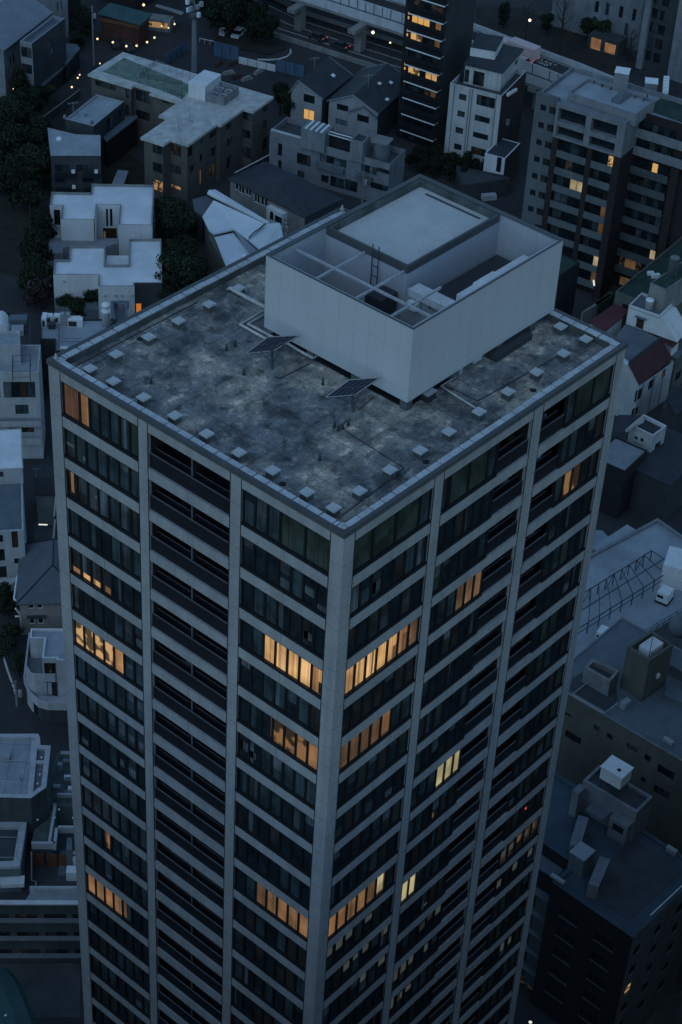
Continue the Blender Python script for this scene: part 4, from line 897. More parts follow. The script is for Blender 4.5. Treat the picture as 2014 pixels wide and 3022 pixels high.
# ---- white pitched house below the dark roofed house
t = thing('white_roof_house', 'house with pale ribbed metal roofs in several slopes left of the tower parapet', 'house', (*(139.49, 139.97), 0))
m = MB().use('khaki'); m.prism([(135.34, 142.16), (130.45, 133.46), (142.45, 132.88), (144.68, 138.65), (144.19, 149.8), (139.56, 147.57)], 0, 5.2); m.build('wall', t)
m = MB().use('bluemetal')
m.slab([(138.07, 146.57, 6.6), (136.2, 143.26, 6.2), (135.81, 141.76, 6.2), (139.02, 140.26, 6.4), (138.09, 136.16, 6.6), (141.96, 136.18, 8.0), (141.56, 147.39, 8.0)], .3); m.build('roof', t)
m = MB().use('bluemetal'); m.slab([(143.49, 150.8, 7.3), (144.02, 150.94, 7.6), (144.95, 150.32, 7.6), (143.52, 136.4, 7.6), (143.0, 136.89, 7.3)], .3); m.build('roof', t)
m = MB().use('bluemetal'); m.slab([(138.47, 136.52, 6.3), (137.59, 132.76, 6.2), (143.62, 133.26, 6.0), (145.08, 135.39, 7.2), (143.26, 136.88, 7.2)], .3); m.build('roof', t)
m = MB().use('bluemetal'); m.slab([(135.62, 141.44, 6.0), (130.38, 133.52, 5.6), (136.06, 133.24, 5.6), (138.83, 140.07, 6.0)], .3); m.build('roof', t)
m = MB().use('metalroof'); m.slab([(138.79, 140.04, 6.5), (135.19, 132.43, 6.1), (137.08, 132.76, 6.1), (137.95, 137.02, 6.5)], .2); m.build('roof', t)
m = MB().use('slatelight'); m.slab([(141.95, 152.76, 5.9), (140.14, 150.58, 5.4), (139.69, 148.21, 5.4), (144.28, 150.02, 5.9), (144.42, 151.97, 5.9)], .3); m.use('darkwall'); m.prism([(142.46, 153.01), (139.95, 150.25), (139.59, 148.06), (144.59, 150.45), (144.93, 152.47)], 0, 5.1); m.build('side_wing', t)
m = MB().use('joint'); m.tube([(138.28, 136.11, 6.75), (139.37, 136.17, 7.2), (142.35, 136.05, 7.9)], .09, 5); m.tube([(135.37, 141.15, 6.12), (138.63, 139.88, 6.12), (135.88, 133.07, 5.75)], .08, 5); m.build('roof_flashing', t)
m = MB().use('whitem'); m.lathe(*(134.7, 133.62), [(.45, 5.6), (.45, 5.9), (.3, 6.1)], 10); m.build('roof_vent', t)

# ---- dark roofed house with row of windows

P5 = [(151.44, 135.5), (160.15, 135.33), (160.49, 153.12), (151.77, 153.29)]; t = thing('dark_roof_house', 'old house with a low dark slate roof, arched window and lean-to canopy', 'house', (*P5[0], 0))

m = MB()
for i in range(4): un_ = wall(m, P5[i], P5[(i + 1) % 4], 0, 5.9, [(1.12, 4.34, 1.83, 5.73, 'glass'), (1.99, 4.18, 3.34, 5.86, 'glass'), (3.64, 4.4, 4.99, 5.96, 'glass'), (5.8, 3.86, 7.09, 5.55, 'glass'), (7.36, 3.9, 8.08, 5.6, 'glass'), (8.24, 3.99, 8.95, 5.66, 'glass')] if i == 3 else [], .15, 'conc' if i == 3 else 'darkwall')
m.build('wall', t); A = P5[3]; L_ = math.hypot(P5[0][0] - A[0], P5[0][1] - A[1]); u = ((P5[0][0] - A[0]) / L_, (P5[0][1] - A[1]) / L_); n = (u[1], -u[0])
for w in [(1.12, 4.34, 1.83, 5.73, 'glass'), (1.99, 4.18, 3.34, 5.86, 'glass'), (3.64, 4.4, 4.99, 5.96, 'glass'), (5.8, 3.86, 7.09, 5.55, 'glass'), (7.36, 3.9, 8.08, 5.6, 'glass'), (8.24, 3.99, 8.95, 5.66, 'glass')]: window(t, A, u, n, w, .15, ['glass'] * (2 if w[2] - w[0] > 1 else 1), frame='whitem')
e = inset(P5, -.35); cx = sum(p[0] for p in e) / 4; cy = sum(p[1] for p in e) / 4
def lp(a, c, k): return (a[0] + (c[0] - a[0]) * k, a[1] + (c[1] - a[1]) * k)
rA = (*lp(lp(e[0], e[3], .5), lp(e[1], e[2], .5), .25), 7.9); rB = (*lp(lp(e[0], e[3], .5), lp(e[1], e[2], .5), .75), 7.9)
m = MB().use('slate'); q4 = [(*p, 5.95) for p in e]
for f in ([q4[0], q4[1], rB, rA], [q4[1], q4[2], rB], [q4[2], q4[3], rA, rB], [q4[3], q4[0], rA]): m.slab(f, .2)
m.build('roof', t)
m = MB().use('white'); a0 = 9.88; a1 = 13.71; wbox(m, A, u, n, a0, a1, 0, 5.0, -1.1, 0); bay = m.build('bay', t)
m = MB().use('glass'); c = a0 + (a1 - a0) * .33; rr = .42
m.face([(A[0] + u[0] * (c + dx) + n[0] * 1.11, A[1] + u[1] * (c + dx) + n[1] * 1.11, zz) for dx, zz in [(-rr, 2.9), (rr, 2.9), (rr, 4.1)] + [(rr * math.cos(k * .349), 4.1 + rr * math.sin(k * .349)) for k in range(1, 9)] + [(-rr, 4.1)]])
m.face([(A[0] + u[0] * dx + n[0] * 1.11, A[1] + u[1] * dx + n[1] * 1.11, zz) for dx, zz in [(c + .75, 3.0), (a1 - .15, 3.0), (a1 - .15, 4.2), (c + .75, 4.2)]]); m.build('arched_window', bay)
m = MB().use('slatelight'); m.slab([(151.78, 144.43, 5.9), (151.54, 139.16, 5.3), (154.75, 139.22, 5.6), (152.46, 143.81, 6.2)], .15); m.build('canopy', t)

# ---- pair of gabled houses
def gable(label, Lf, Rf, back, ze, zr_, wins, wallm='gablew', lshort=0.0):
    t = thing('gabled_house', label, 'house', (*Rf, 0), 'dark roofed gabled houses')
    d = (back[0] - Rf[0], back[1] - Rf[1]); l = math.hypot(*d); d = (d[0] / l, d[1] / l)
    Lb = (Lf[0] + d[0] * l, Lf[1] + d[1] * l); ap = lp(Lf, Rf, .5 - lshort); apb = (ap[0] + d[0] * l, ap[1] + d[1] * l)
    m = MB(); un = wall(m, Lf, Rf, 0, ze, wins, .12, wallm); wall(m, Rf, back, 0, ze, [], .1, 'darkwall'); wall(m, back, Lb, 0, ze, [], .1, wallm); wall(m, Lb, Lf, 0, ze, [], .1, wallm)
    m.use(wallm); m.face([(*Lf, ze), (*Rf, ze), (*ap, zr_)]); m.face([(*back, ze), (*Lb, ze), (*apb, zr_)]); m.build('wall', t)
    for w in wins: window(t, Lf, un[0], un[1], w, .12, kinds_for(w[4] if len(w) > 4 else 'glass', 2))
    o = .35; w_ = un[0]; s1 = (zr_ - ze) / max(.1, math.hypot(ap[0] - Rf[0], ap[1] - Rf[1])); s2 = (zr_ - ze) / max(.1, math.hypot(ap[0] - Lf[0], ap[1] - Lf[1]))
    def off(p, a, c, z): return (p[0] + w_[0] * a + d[0] * c, p[1] + w_[1] * a + d[1] * c, z)
    m = MB().use('slate'); m.slab([off(Rf, o, -o, ze - o * s1 + .12), off(back, o, o, ze - o * s1 + .12), off(apb, 0, o, zr_ + .12), off(ap, 0, -o, zr_ + .12)], .14)
    m.slab([off(ap, 0, -o, zr_ + .121), off(apb, 0, o, zr_ + .121), off(Lb, -o, o, ze - o * s2 + .12), off(Lf, -o, -o, ze - o * s2 + .12)], .14); m.build('roof', t)
    m = MB().use('metal')
    for a, c in ((off(Rf, o, -o, ze - o * s1 + .10), off(ap, 0, -o, zr_ + .10)), (off(ap, 0, -o, zr_ + .10), off(Lf, -o, -o, ze - o * s2 + .10))): m.tube([a, c], .09, 4)
    for a, c in ((off(back, o, o, ze - o * s1 + .10), off(apb, 0, o, zr_ + .10)), (off(apb, 0, o, zr_ + .10), off(Lb, -o, o, ze - o * s2 + .10))): m.tube([a, c], .07, 4)
    m.build('bargeboard', t); return t

t = gable('left gabled house with dark slate roof and a lit yellow window', (183.43, 167.94), (185.21, 161.79), (196.45, 164.46), 7.0, 9.38, [(2.6, 5.35, 4.86, 6.96, 'glass'), (2.66, 1.83, 4.9, 3.94, 'lit_house')], lshort=.27)
aerial(t, *(189.64, 167.93), 9.1)
m = MB().use('whitem'); m.slab([(190.55, 164.5, 9.0), (190.33, 163.62, 8.9), (191.25, 163.83, 8.9), (191.37, 164.69, 9.0)], .1); m.build('skylight', t)
t = gable('right gabled house with dark slate roof, skylights and two stepped front gables', (186.12, 160.83), (188.74, 151.13), (203.31, 155.43), 6.6, 8.93, [(1.64, 5.22, 4.0, 6.4, 'glass'), (1.53, 2.29, 4.17, 3.38, 'slateblue')])
aerial(t, *(192.06, 156.53), 8.8)
for s_ in [[(195.03, 156.79, 8.6), (194.94, 156.04, 8.5), (195.77, 156.21, 8.5), (195.76, 156.93, 8.6)], [(197.49, 155.99, 8.3), (197.29, 155.21, 8.2), (198.06, 155.3, 8.2), (198.19, 156.16, 8.3)], [(192.61, 152.79, 7.6), (192.5, 152.08, 7.5), (193.34, 152.21, 7.5), (193.39, 152.92, 7.6)]]: m = MB().use('whitem'); m.slab(s_, .12); m.build('skylight', t)

Lf, Rf = (187.02, 156.86), (188.64, 150.96); d = (0.96, 0.28); ap = lp(Lf, Rf, .5); m = MB(); wn = [(1.92, 4.11, 4.32, 5.47, 'glass')]
un = wall(m, Lf, Rf, 0, 5.6, wn, .12, 'gablew'); m.use('gablew'); m.face([(*Lf, 5.6), (*Rf, 5.6), (*ap, 7.2)]); Rb = (Rf[0] + d[0] * 4, Rf[1] + d[1] * 4); Lb = (Lf[0] + d[0] * 4, Lf[1] + d[1] * 4)
wall(m, Rf, Rb, 0, 5.6, [], .1, 'darkwall'); wall(m, Lb, Lf, 0, 5.6, [], .1, 'greywall'); fw = m.build('front_wing', t)
for w in wn: window(t, Lf, un[0], un[1], w, .12, ['glass', 'glass'])
m = MB().use('slate'); ab = (ap[0] + d[0] * 4, ap[1] + d[1] * 4); f = (ap[0] - d[0] * .4, ap[1] - d[1] * .4)
m.slab([(Rf[0] - d[0] * .4, Rf[1] - d[1] * .4, 5.6), (*Rb, 5.6), (*ab, 7.3), (*f, 7.3)], .14); m.slab([(*f, 7.301), (*ab, 7.301), (*Lb, 5.6), (Lf[0] - d[0] * .4, Lf[1] - d[1] * .4, 5.6)], .14)
m.use('metal'); m.tube([(Rf[0] - d[0] * .42, Rf[1] - d[1] * .42, 5.58), (*f, 7.3), (Lf[0] - d[0] * .42, Lf[1] - d[1] * .42, 5.58)], .09, 4); m.build('front_wing_roof', fw)

# ---- grey concrete terrace house with rooftop boxes

b = Bld('concrete_house', 'blue grey concrete house with roof terraces, glass stair drum and beige lid', 'house', [(172.58, 134.69), (178.78, 136.28), (172.82, 159.42), (166.62, 157.82)], 8.3, 'greywall', 'darkroof', par=1.0, pw=.2, wins={3: [(1.75, 3.87, 2.59, 6.33), (5.62, 3.39, 8.42, 5.55), (10.25, 5.13, 15.48, 6.66, ['pale', 'glass', 'pale', 'teal']), (18.39, 5.44, 21.44, 6.92, ['pale', 'glass', 'pale', 'teal']), (21.45, 6.25, 24.03, 7.07), (1.86, 0.87, 2.58, 2.98), (5.86, 0.75, 7.22, 2.06), (10.66, 1.17, 12.13, 2.57), (12.49, 0.83, 15.29, 2.85), (15.41, 0.92, 17.87, 3.05), (20.39, 2.78, 23.96, 3.93)]})
for nm, (c, l, r, z1, tp, mk) in zip(['stair_block', 'lift_box', 'lid_block'], [[(960.17, 395.09), (890.01, 377.55), (985.68, 371.81), 11.2] + [None, 'greywall'], [(1071.77, 424.74), (1034.46, 415.82), (1094.09, 401.47), 11.0] + [None, 'greywall'], [(1141.93, 426.02), (1095.05, 415.18), (1162.65, 406.25), 10.8] + [None, 'slateblue']]): pass
o = (168.67, 146.63, 16.16, 3.69, 4.63); b.box('stair_block', o[:2], o[2], o[3], o[4], 7.3, 11.0, 'greywall')
m = MB().use('whitem')
for k in range(4): m.ob(at(o, o[2], .15, .6 + k * (o[4] - 1.2) / 3.4), uv(o[2]), o[3] - .4, .35, 11.01, 11.22)
m.build('skylight', b.t)
o = (170.78, 139.58, 17.66, 3.39, 2.39); b.box('lift_box', o[:2], o[2], o[3], o[4], 7.3, 10.9, 'greywall'); m = MB().use('darkroof'); m.ob(at(o, o[2], .3, .3), uv(o[2]), o[3] - .6, o[4] - .6, 10.902, 10.92); m.use('greywall')
for a, c, e1, e2 in ((0, 0, o[3], .25), (0, o[4] - .25, o[3], .25), (0, .25, .25, o[4] - .5), (o[3] - .25, .25, .25, o[4] - .5)): m.ob(at(o, o[2], a, c), uv(o[2]), e1, e2, 10.903, 11.3)
m.build('lift_box_rim', b.t)
o = (173.88, 136.74, 16.65, 3.09, 3.02); c = at(o, o[2], o[3] / 2, o[4] / 2); m = MB().use('slateblue'); m.lathe(*c, [(o[4] * .5, 7.3), (o[4] * .5, 10.5)], 18); m.build('stair_drum', b.t, False); m = MB().use('conc'); m.ob(o[:2], uv(o[2]), o[3], o[4], 10.502, 10.75); m.build('lid', b.t)
m = MB().use('whitem'); A, u, n, L_ = b.edge(3)
for z in (10.4, 10.7): wbox(m, A, u, n, L_ * .46, L_ * .70, z, z + .12, .5 + (z - 10.4) * 1.5, .7 + (z - 10.4) * 1.5)
m.use('black'); wbox(m, A, u, n, L_ * .455, L_ * .71, 7.4, 10.3, 1.2, 1.3); m.build('pergola', b.t)
for a0, a1, z in ((.41, .64, 4.3), (.75, .87, 4.2)): m = MB().use('slateblue'); wbox(m, A, u, n, L_ * a0, L_ * a1, z - .2, z + .75, -.8, 0); m.build('balcony', b.t)
m = MB().use('barrier'); wbox(m, A, u, n, .2, L_ * .3, 8.31, 8.75, .1, .16); m.build('glass_rail', b.t)

# ---- dark residential tower with lit flats


P7 = [(195.28, 142.25), (205.49, 143.49), (204.44, 152.06), (194.24, 150.81)]; fh7 = 3.29; L7 = 8.63; zb7 = [5.77 + k * fh7 for k in range(-4, 12)]; top7 = zb7[-1] + 3
zb7 = [z for z in zb7 if z > 2]
nb = len([z for z in zb7 if z < 5.77 - .5])
LIT7 = {1: (1, ('glass', 'lit_faint', 'glass', 'lit_faint', 'glass')), 2: (0, ()), 3: (0, ()), 4: (1, ('lit_room', 'lit_room', 'glass', 'lit_blind', 'lit_blind')), 5: (0, ('glass', 'glass', 'glass', 'lit_dim', 'glass')), 6: (1, ('lit_house', 'lit_room', 'glass', 'tan', 'lit_dim')), 7: (1, ('lit_house', 'lit_house', 'lit_house', 'tan', 'lit_dim')), 8: (0, ('lit_faint', 'glass', 'glass', 'lit_faint', 'lit_dim'))}
LV = {0: ('glass',) * 5, 1: ('glass', 'glass', 'glass', 'glass', 'glass'), 2: ('glass', 'teal', 'glass', 'lit_faint', 'lit_dim'), 3: ('lit_room', 'lit_room', 'glass', 'lit_curtain', 'lit_curtain'), 4: ('glass', 'teal', 'glass', 'glass', 'tan'), 5: ('lit_house', 'lit_room', 'glass', 'tan', 'lit_dim'), 6: ('lit_house', 'lit_house', 'lit_house', 'tan', 'lit_blind'), 7: ('lit_faint', 'tan', 'glass', 'lit_faint', 'lit_faint')}
w7 = []
for i, z in enumerate(zb7):
    kk = LV.get(i - nb, ('glass', 'teal', 'glass', 'tan', 'glass'))
    a0 = L7 * .16
    w7.append((a0, z - 2.25, L7 * .90, z - .25, list(kk)))
    w7.append((L7 * .05, z - 2.0, L7 * .115, z - 1.25, ['lit_house' if kk[0].startswith('lit_house') or kk[0] == 'lit_room' else 'teal'])); w7.append((L7 * .05, z - 1.1, L7 * .115, z - .4, ['lit_house' if kk[0].startswith('lit_house') or kk[0] == 'lit_room' else 'teal']))
b = Bld('dark_tower', 'tall black apartment tower with white edged balconies and several lit flats', 'tower', P7, top7, 'black', 'darkroof', wmats={0: 'darkwall'}, wins={3: w7}, depth=.3)
A, u, n, L_ = b.edge(3)
for i, z in enumerate(zb7):
    m = MB().use('whitem'); wbox(m, A, u, n, L7 * .18, L7 + .3, z - .13, z + .10, -1.35, -1.25); m.use('metal'); wbox(m, A, u, n, L7 + .21, L7 + .3, z - .10, z + .08, -1.249, 0)
    m.use('black'); wbox(m, A, u, n, L7 * .18, L7 + .2, z - .12, z - .02, -1.24, 0); m.use('panel'); wbox(m, A, u, n, L7 * .18, L7 + .25, z + .11, z + .85, -1.33, -1.29); m.build('balcony', b.t)

# ---- white mid-rise with set-back top floor

b = Bld('white_midrise', 'narrow white mid-rise with drain pipes and dark side wall beside the black tower', 'building', [(194.88, 128.11), (206.42, 131.27), (203.78, 140.93), (192.24, 137.77)], 16.2, 'offwhite', 'darkroof', par=.9, wmats={0: 'brick'}, wins={3: [(1.92, 13.53, 3.35, 14.68), (1.89, 10.21, 3.34, 11.37), (1.85, 6.91, 3.34, 8.08), (1.85, 3.63, 3.31, 4.78), (5.33, 13.39, 8.87, 15.4), (5.33, 10.27, 8.24, 11.41), (5.29, 6.97, 8.24, 8.05), (5.22, 3.59, 8.13, 5.1, ['brownshut', 'lit_faint', 'glass'])]})
A, u, n, L_ = b.edge(3); m = MB().use('greywall')
for px in [4.39, 3.91, 9.01, 0.89]: wbox(m, A, u, n, px - .06, px + .06, .2, 16.1, -.12, 0)
m.build('drain_pipe', b.t)

S8 = [(197.54, 130.55), (207.91, 133.79), (205.84, 140.43), (195.47, 137.19)]; m = MB(); un = wall(m, S8[0], S8[1], 15.3, 18.9, [(7.38, 17.25, 8.78, 18.14, 'glass')], .12, 'offwhite'); un3 = wall(m, S8[3], S8[0], 15.3, 18.9, [(1.73, 15.46, 3.81, 18.18, 'glass'), (-0.87, 15.64, 0.92, 18.06, 'glass')], .12, 'offwhite'); wall(m, S8[1], S8[2], 15.3, 18.9, [], .1, 'white'); wall(m, S8[2], S8[3], 15.3, 18.9, [], .1, 'white')
pw_ = m.build('upper_storey', b.t)
for w in [(7.38, 17.25, 8.78, 18.14)]: window(b.t, S8[0], *un, w, .12, ['glass'])
for w in [(1.73, 15.46, 3.81, 18.18), (-0.87, 15.64, 0.92, 18.06)]: window(b.t, S8[3], *un3, w, .12, ['glass', 'tan'])
m = MB().use('slate'); m.prism(inset(S8, -.25), 18.902, 19.2); m.build('upper_roof', pw_)
o = (200.44, 134.42, 24.78, 6.44, 4.6); b.box('roof_hut', o[:2], o[2], o[3], o[4], 19.2, 20.8, 'white', 'slate')
A, u, n, L_ = b.edge(0); m = MB().use('whitem')
for k in range(4): m = MB().use('whitem'); wbox(m, A, u, n, 2 + k * 1.2, 2.6 + k * 1.2, 15.4 - .2 * k, 15.9 - .2 * k, -.6, -.1); m.build('aircon_unit', b.t)
m = MB().use('greywall'); wbox(m, A, u, n, 3.5, 4.3, 9, 10, -.5, 0); m.build('aircon_unit', b.t)

b = Bld('lean_to_annex', 'small pale annex with dark sloping roof at the foot of the white mid-rise', 'annex', [(191.82, 123.77), (198.62, 125.52), (197.63, 129.36), (190.83, 127.61)], 6.6, 'white', 'slate', par=.05, wmats={0: 'brick'}, wins={3: [(2.44, 3.62, 3.34, 6.61, 'glass')]})

# ---- far slab and towers at the top right

b = Bld('pale_slab', 'pale concrete slab building with slit windows in the top right', 'building', [(260.1, 141.13), (269.01, 142.39), (266.17, 162.42), (257.26, 161.16)], 24, 'greywall', 'greyroof', wins={3: [(9.73, 5.69, 10.61, 8.09), (12.15, 5.76, 13.0, 8.31), (15.25, 6.05, 16.13, 8.53), (18.28, 6.24, 19.07, 8.77), (9.64, 2.22, 10.56, 4.7), (12.71, 2.41, 13.56, 4.93), (17.01, 2.66, 17.82, 5.28)]})
A, u, n, L_ = b.edge(3); m = MB().use('paving')

P9 = [(254.96, 128.62), (260.37, 129.05), (259.73, 137.18), (254.32, 136.76)]; b = Bld('corner_tower', 'dark tower with pale vertical piers at the right edge of the top', 'tower', P9, 34, 'darkwall', 'greyroof', wins={3: rows([(1.0, 2.6), (3.2, 4.8)], [(2 + 3 * k, 4 + 3 * k) for k in range(10)])})
A, u, n, L_ = b.edge(3)
for a in (0.0, L_ - .9): m = MB().use('greywall'); wbox(m, A, u, n, a, a + 1.3, 0, 34, -.9, -.002); m.build('pier', b.t)
P9b = [(254.33, 122.52), (258.51, 122.64), (258.32, 129.01), (254.15, 128.89)]
b = Bld('pier_block', 'pale blank stair block at the very right edge beside the dark corner tower', 'building', P9b, 34, 'greywall', 'greyroof')
m = MB().use('darkwall'); o = (254.38, 141.94, 7.89, 2.69, 3.81); m.ob(o[:2], uv(o[2]), 4, 7, 0, 3.2); m.use('lit_blind'); m.ob(at(o, o[2], -.02, .6), uv(o[2]), .02, 2.4, .5, 2.6); m.ob(at(o, o[2], -.02, 4), uv(o[2]), .02, 2.2, .4, 2.8); tag(m.build('gate_house'), 'low dark gate house with amber lit openings below the pale slab', 'gate house')

# ---- big brown apartment building on the right

PB = [(172.8, 105.86), (175.44, 90.0), (179.78, 90.73), (183.72, 67.05), (191.7, 68.38), (185.13, 107.91)]; FHB = 3.05
b = Bld('brown_apartments', 'large dark brown apartment building with pale top storeys, grey balconies and a few lit rooms', 'apartment building', PB, 32.0, 'brick', 'paleroof', par=.8, pw=.3, capm='greywall')
A, u, n, L_ = b.edge(0)
sb, b1, b2 = 3.99, (4.76 + .25, 10.2), (11.13, 14.84)
m = MB(); wl = []
for k in range(10): wl += [(1.0, 1.2 + FHB * k + 1, 2.0, 2.2 + FHB * k + 1), (2.6, 1.1 + FHB * k + 1, 4.2, 2.3 + FHB * k + 1)]
Q = [(A[0] + n[0] * .6, A[1] + n[1] * .6), (A[0] + u[0] * sb + n[0] * .6, A[1] + u[1] * sb + n[1] * .6)]
un = wall(m, Q[0], Q[1], 0, 32.4, wl, .14, 'band'); m.use('band'); wbox(m, A, u, n, sb - .02, sb, 0, 32.4, -.6, 0); wbox(m, A, u, n, 0, .02, 0, 32.4, -.6, 0); wbox(m, A, u, n, 0, sb, 32.38, 32.4, -.6, .1); m.build('stair_wing', b.t)
for w in wl: window(b.t, Q[0], un[0], un[1], w, .14, ['glass'] if w[2] - w[0] < 1.2 else ['tan', 'glass'])
m = MB(); zb = 26.1; F0 = (A[0] + u[0] * sb + n[0] * 1.2, A[1] + u[1] * sb + n[1] * 1.2); F1 = (A[0] + u[0] * L_ + n[0] * 1.2, A[1] + u[1] * L_ + n[1] * 1.2); LW = L_ - sb; h1, h2 = LW * .44, LW * .52
ow = [(.5, 29.0, h1, 31.3), (.5, 26.4, h1, 28.2), (h2, 29.0, LW - 1.3, 31.3), (h2, 26.4, LW - 1.3, 28.2)]
wall(m, F0, F1, zb, 32.0, ow, 1.15, 'greywall'); m.use('greywall')
m.prism([F1, (F1[0] - n[0] * 1.15, F1[1] - n[1] * 1.15), (F1[0] - n[0] * 1.15 - u[0] * .1, F1[1] - n[1] * 1.15 - u[1] * .1), (F1[0] - u[0] * .1 - n[0] * .01, F1[1] - u[1] * .1 - n[1] * .01)], zb, 31.99)
m.prism([(F0[0] - n[0] * .01, F0[1] - n[1] * .01), (F1[0] - n[0] * .01, F1[1] - n[1] * .01), (F1[0] - n[0] * 1.15, F1[1] - n[1] * 1.15), (F0[0] - n[0] * 1.15, F0[1] - n[1] * 1.15)], zb - .001, zb + .1)
m.prism([(F0[0] - n[0] * .01, F0[1] - n[1] * .01), (F1[0] - n[0] * .01, F1[1] - n[1] * .01), (F1[0] - n[0] * 1.19, F1[1] - n[1] * 1.19), (F0[0] - n[0] * 1.19, F0[1] - n[1] * 1.19)], 31.75, 32.004); m.build('roof_loggia', b.t)
for w in ow:
    m = MB().use('glass'); wbox(m, F0, u, n, w[0] + .4, w[2] - .3, w[1] + .05, w[3] - .5, 1.12, 1.17); m.build('window', b.t)
A1_, u1, n1, L1_ = b.edge(1); m = MB().use('greywall'); wbox(m, A1_, u1, n1, 0, L1_, zb, 31.99, -.02, 0); m.build('loggia_side', b.t)
kinds0 = {1: ('glass', 'lit_faint', 'glass', 'glass'), 2: ('teal', 'glass', 'lit_cream', 'lit_cream'), 3: ('pale', 'pale', 'glass', 'glass')}
kinds1 = {0: ('glass', 'glass', 'lit_room'), 3: ('glass', 'glass', 'lit_dim'), 4: ('glass', 'teal', 'lit_dim'), 6: ('glass', 'glass', 'lit_cream'), 7: ('glass', 'glass', 'lit_dim')}
for k in range(8):
    zf = zb - FHB * (k + 1)
    for bi, (a0, a1) in enumerate((b1, b2)):
        m = MB().use('band'); wbox(m, A, u, n, a0, a1, zf - .25, zf + 1.0, -1.1, -.98); m.use('conc'); wbox(m, A, u, n, a0, a1, zf - .25, zf - .05, -.97, 0); bl = m.build('balcony', b.t)
        kk = (kinds0 if bi == 0 else kinds1).get(k, random.choice([('glass', 'teal', 'glass'), ('lace', 'glass', 'glass'), ('glass', 'glass', 'tan')]))
        window(b.t, A, u, n, (a0 + .1, zf, a1 - .1, zf + 2.35), -.03, kk)
m = MB().use('brick')
for a0, a1 in ((sb, b1[0] - .02), (b1[1] + .02, b2[0] - .02), (b2[1] + .02, L_)): wbox(m, A, u, n, a0, a1, 0, zb - .005, -1.12, -.002)
m.build('pier', b.t)
A, u, n, L_ = b.edge(2); pe = 6.87
kr = {2: ('glass', 'glass', 'glass', 'lit_house', 'glass', 'glass'), 7: ('glass', 'glass', 'glass', 'glass', 'glass', 'lit_cream'), 8: ('lit_faint', 'lit_dim', 'lit_dim', 'lit_faint', 'glass', 'glass')}
for k in range(9):
    zf = 28.2 - FHB * k - (0.0 if k < 2 else .3); mk = 'greywall' if k < 2 else 'dimwall'
    m = MB().use(mk); wbox(m, A, u, n, 0.05, L_ if k < 2 else pe - .3, zf - .3, zf + (1.25 if k < 2 else 1.05), -.9, -.78); m.use('conc'); wbox(m, A, u, n, 0.05, pe - .3, zf - .25, zf - .05, -.77, 0); m.build('balcony', b.t)
    window(b.t, A, u, n, (.3, zf, pe - .4, zf + 2.3), -.03, kr.get(k, random.choice([('glass', 'teal', 'glass', 'tan', 'glass', 'pale'), ('glass', 'glass', 'lace', 'glass', 'teal', 'glass')])))
    if k in (1, 3):
        m = MB().use('leafb')
        for _ in range(40): a = random.uniform(1.5 if k == 3 else 5, 4 if k == 3 else pe - .6); z_ = zf + 1.1 + random.uniform(0, .5); q = (A[0] + u[0] * a + n[0] * .6, A[1] + u[1] * a + n[1] * .6); m.face([(q[0] - .12, q[1], z_), (q[0] + .12, q[1] - .06, z_ + .05), (q[0], q[1] + .1, z_ + .22)])
        m.build('balcony_plants', b.t)
m = MB().use('brick'); wbox(m, A, u, n, pe, pe + 1.4, 0, 24.6, -.92, -.002); m.build('pier', b.t)
m = MB().use('lit_dim'); wbox(m, A, u, n, 1.0, pe - 3, .6, 2.1, -.03, -.01); m.build('lobby_glass', b.t)
# raised roof deck, tanks and machines on top
o = (175.98, 89.22, 7.15, 6.51, 12.12); u_ = uv(o[2]); m = MB().use('greywall'); m.ob(o[:2], u_, o[3], o[4], 31.2, 32.8); m.build('upper_deck', b.t)
m = MB().use('paleroof'); m.ob(at(o, o[2], .3, .3), u_, o[3] - .6, o[4] - .6, 32.802, 32.82); m.use('greywall')
for a, c, e1, e2 in ((0, 0, o[3], .25), (0, o[4] - .25, o[3], .25), (0, .25, .25, o[4] - .5), (o[3] - .25, .25, .25, o[4] - .5)): m.ob(at(o, o[2], a, c), u_, e1, e2, 32.803, 33.25)
m.build('upper_deck_roof', b.t)
o2 = (182.17, 95.41, 26.47, 1.36, 1.91); t_ = b.box('water_tank', o2[:2], o2[2], 2.2, 2.2, 32.0, 35.8, 'greywall', 'whitem')
m = MB().use('dkmetal')
for px in [(180.81, 99.13), (180.92, 97.55), (181.36, 93.14), (181.5, 91.56), (182.97, 91.88), (180.84, 100.73)]: m.lathe(*px, [(.12, 32.8), (.12, 33.2), (.18, 33.25), (.05, 33.4)], 8)
m.build('roof_vent', b.t)
o3 = (177.62, 93.51, 5.25, 3.55, 1.2); m = MB().use('slateblue'); m.ob(o3[:2], uv(o3[2]), 3.6, 1.5, 32.82, 33.5); m.ob(at(o3, o3[2], 1.2, .3), uv(o3[2]), 1.0, .9, 33.5, 34.0); m.build('roof_machine', b.t)
m = MB().use('dkgreen'); m.face([(x, y, 31.23) for x, y in [(182.05, 91.23), (183.17, 78.85), (190.06, 83.25), (189.5, 92.07), (185.59, 91.79)]]); m.build('green_roof_patch', b.t)
o4 = (188.74, 93.65, 33.86, 0.94, 1.7); b.box('roof_hatch', o4[:2], o4[2], 2.0, 2.0, 31.2, 32.6, 'greywall', 'whitem')
for k in range(5): q = (188.52, 91.37); q = at(q, 40, k * 1.1, k * -.15); m = MB().use('whitem'); m.ob(q, uv(35), .6, .9, 31.2, 32.6); m.build('aircon_unit', b.t)
MT['walkup'] = mat('pale_blue_render', (0.42, 0.43, 0.45), var=0.15, streak=0.2)
# ---------------------------------------------------------------- left side

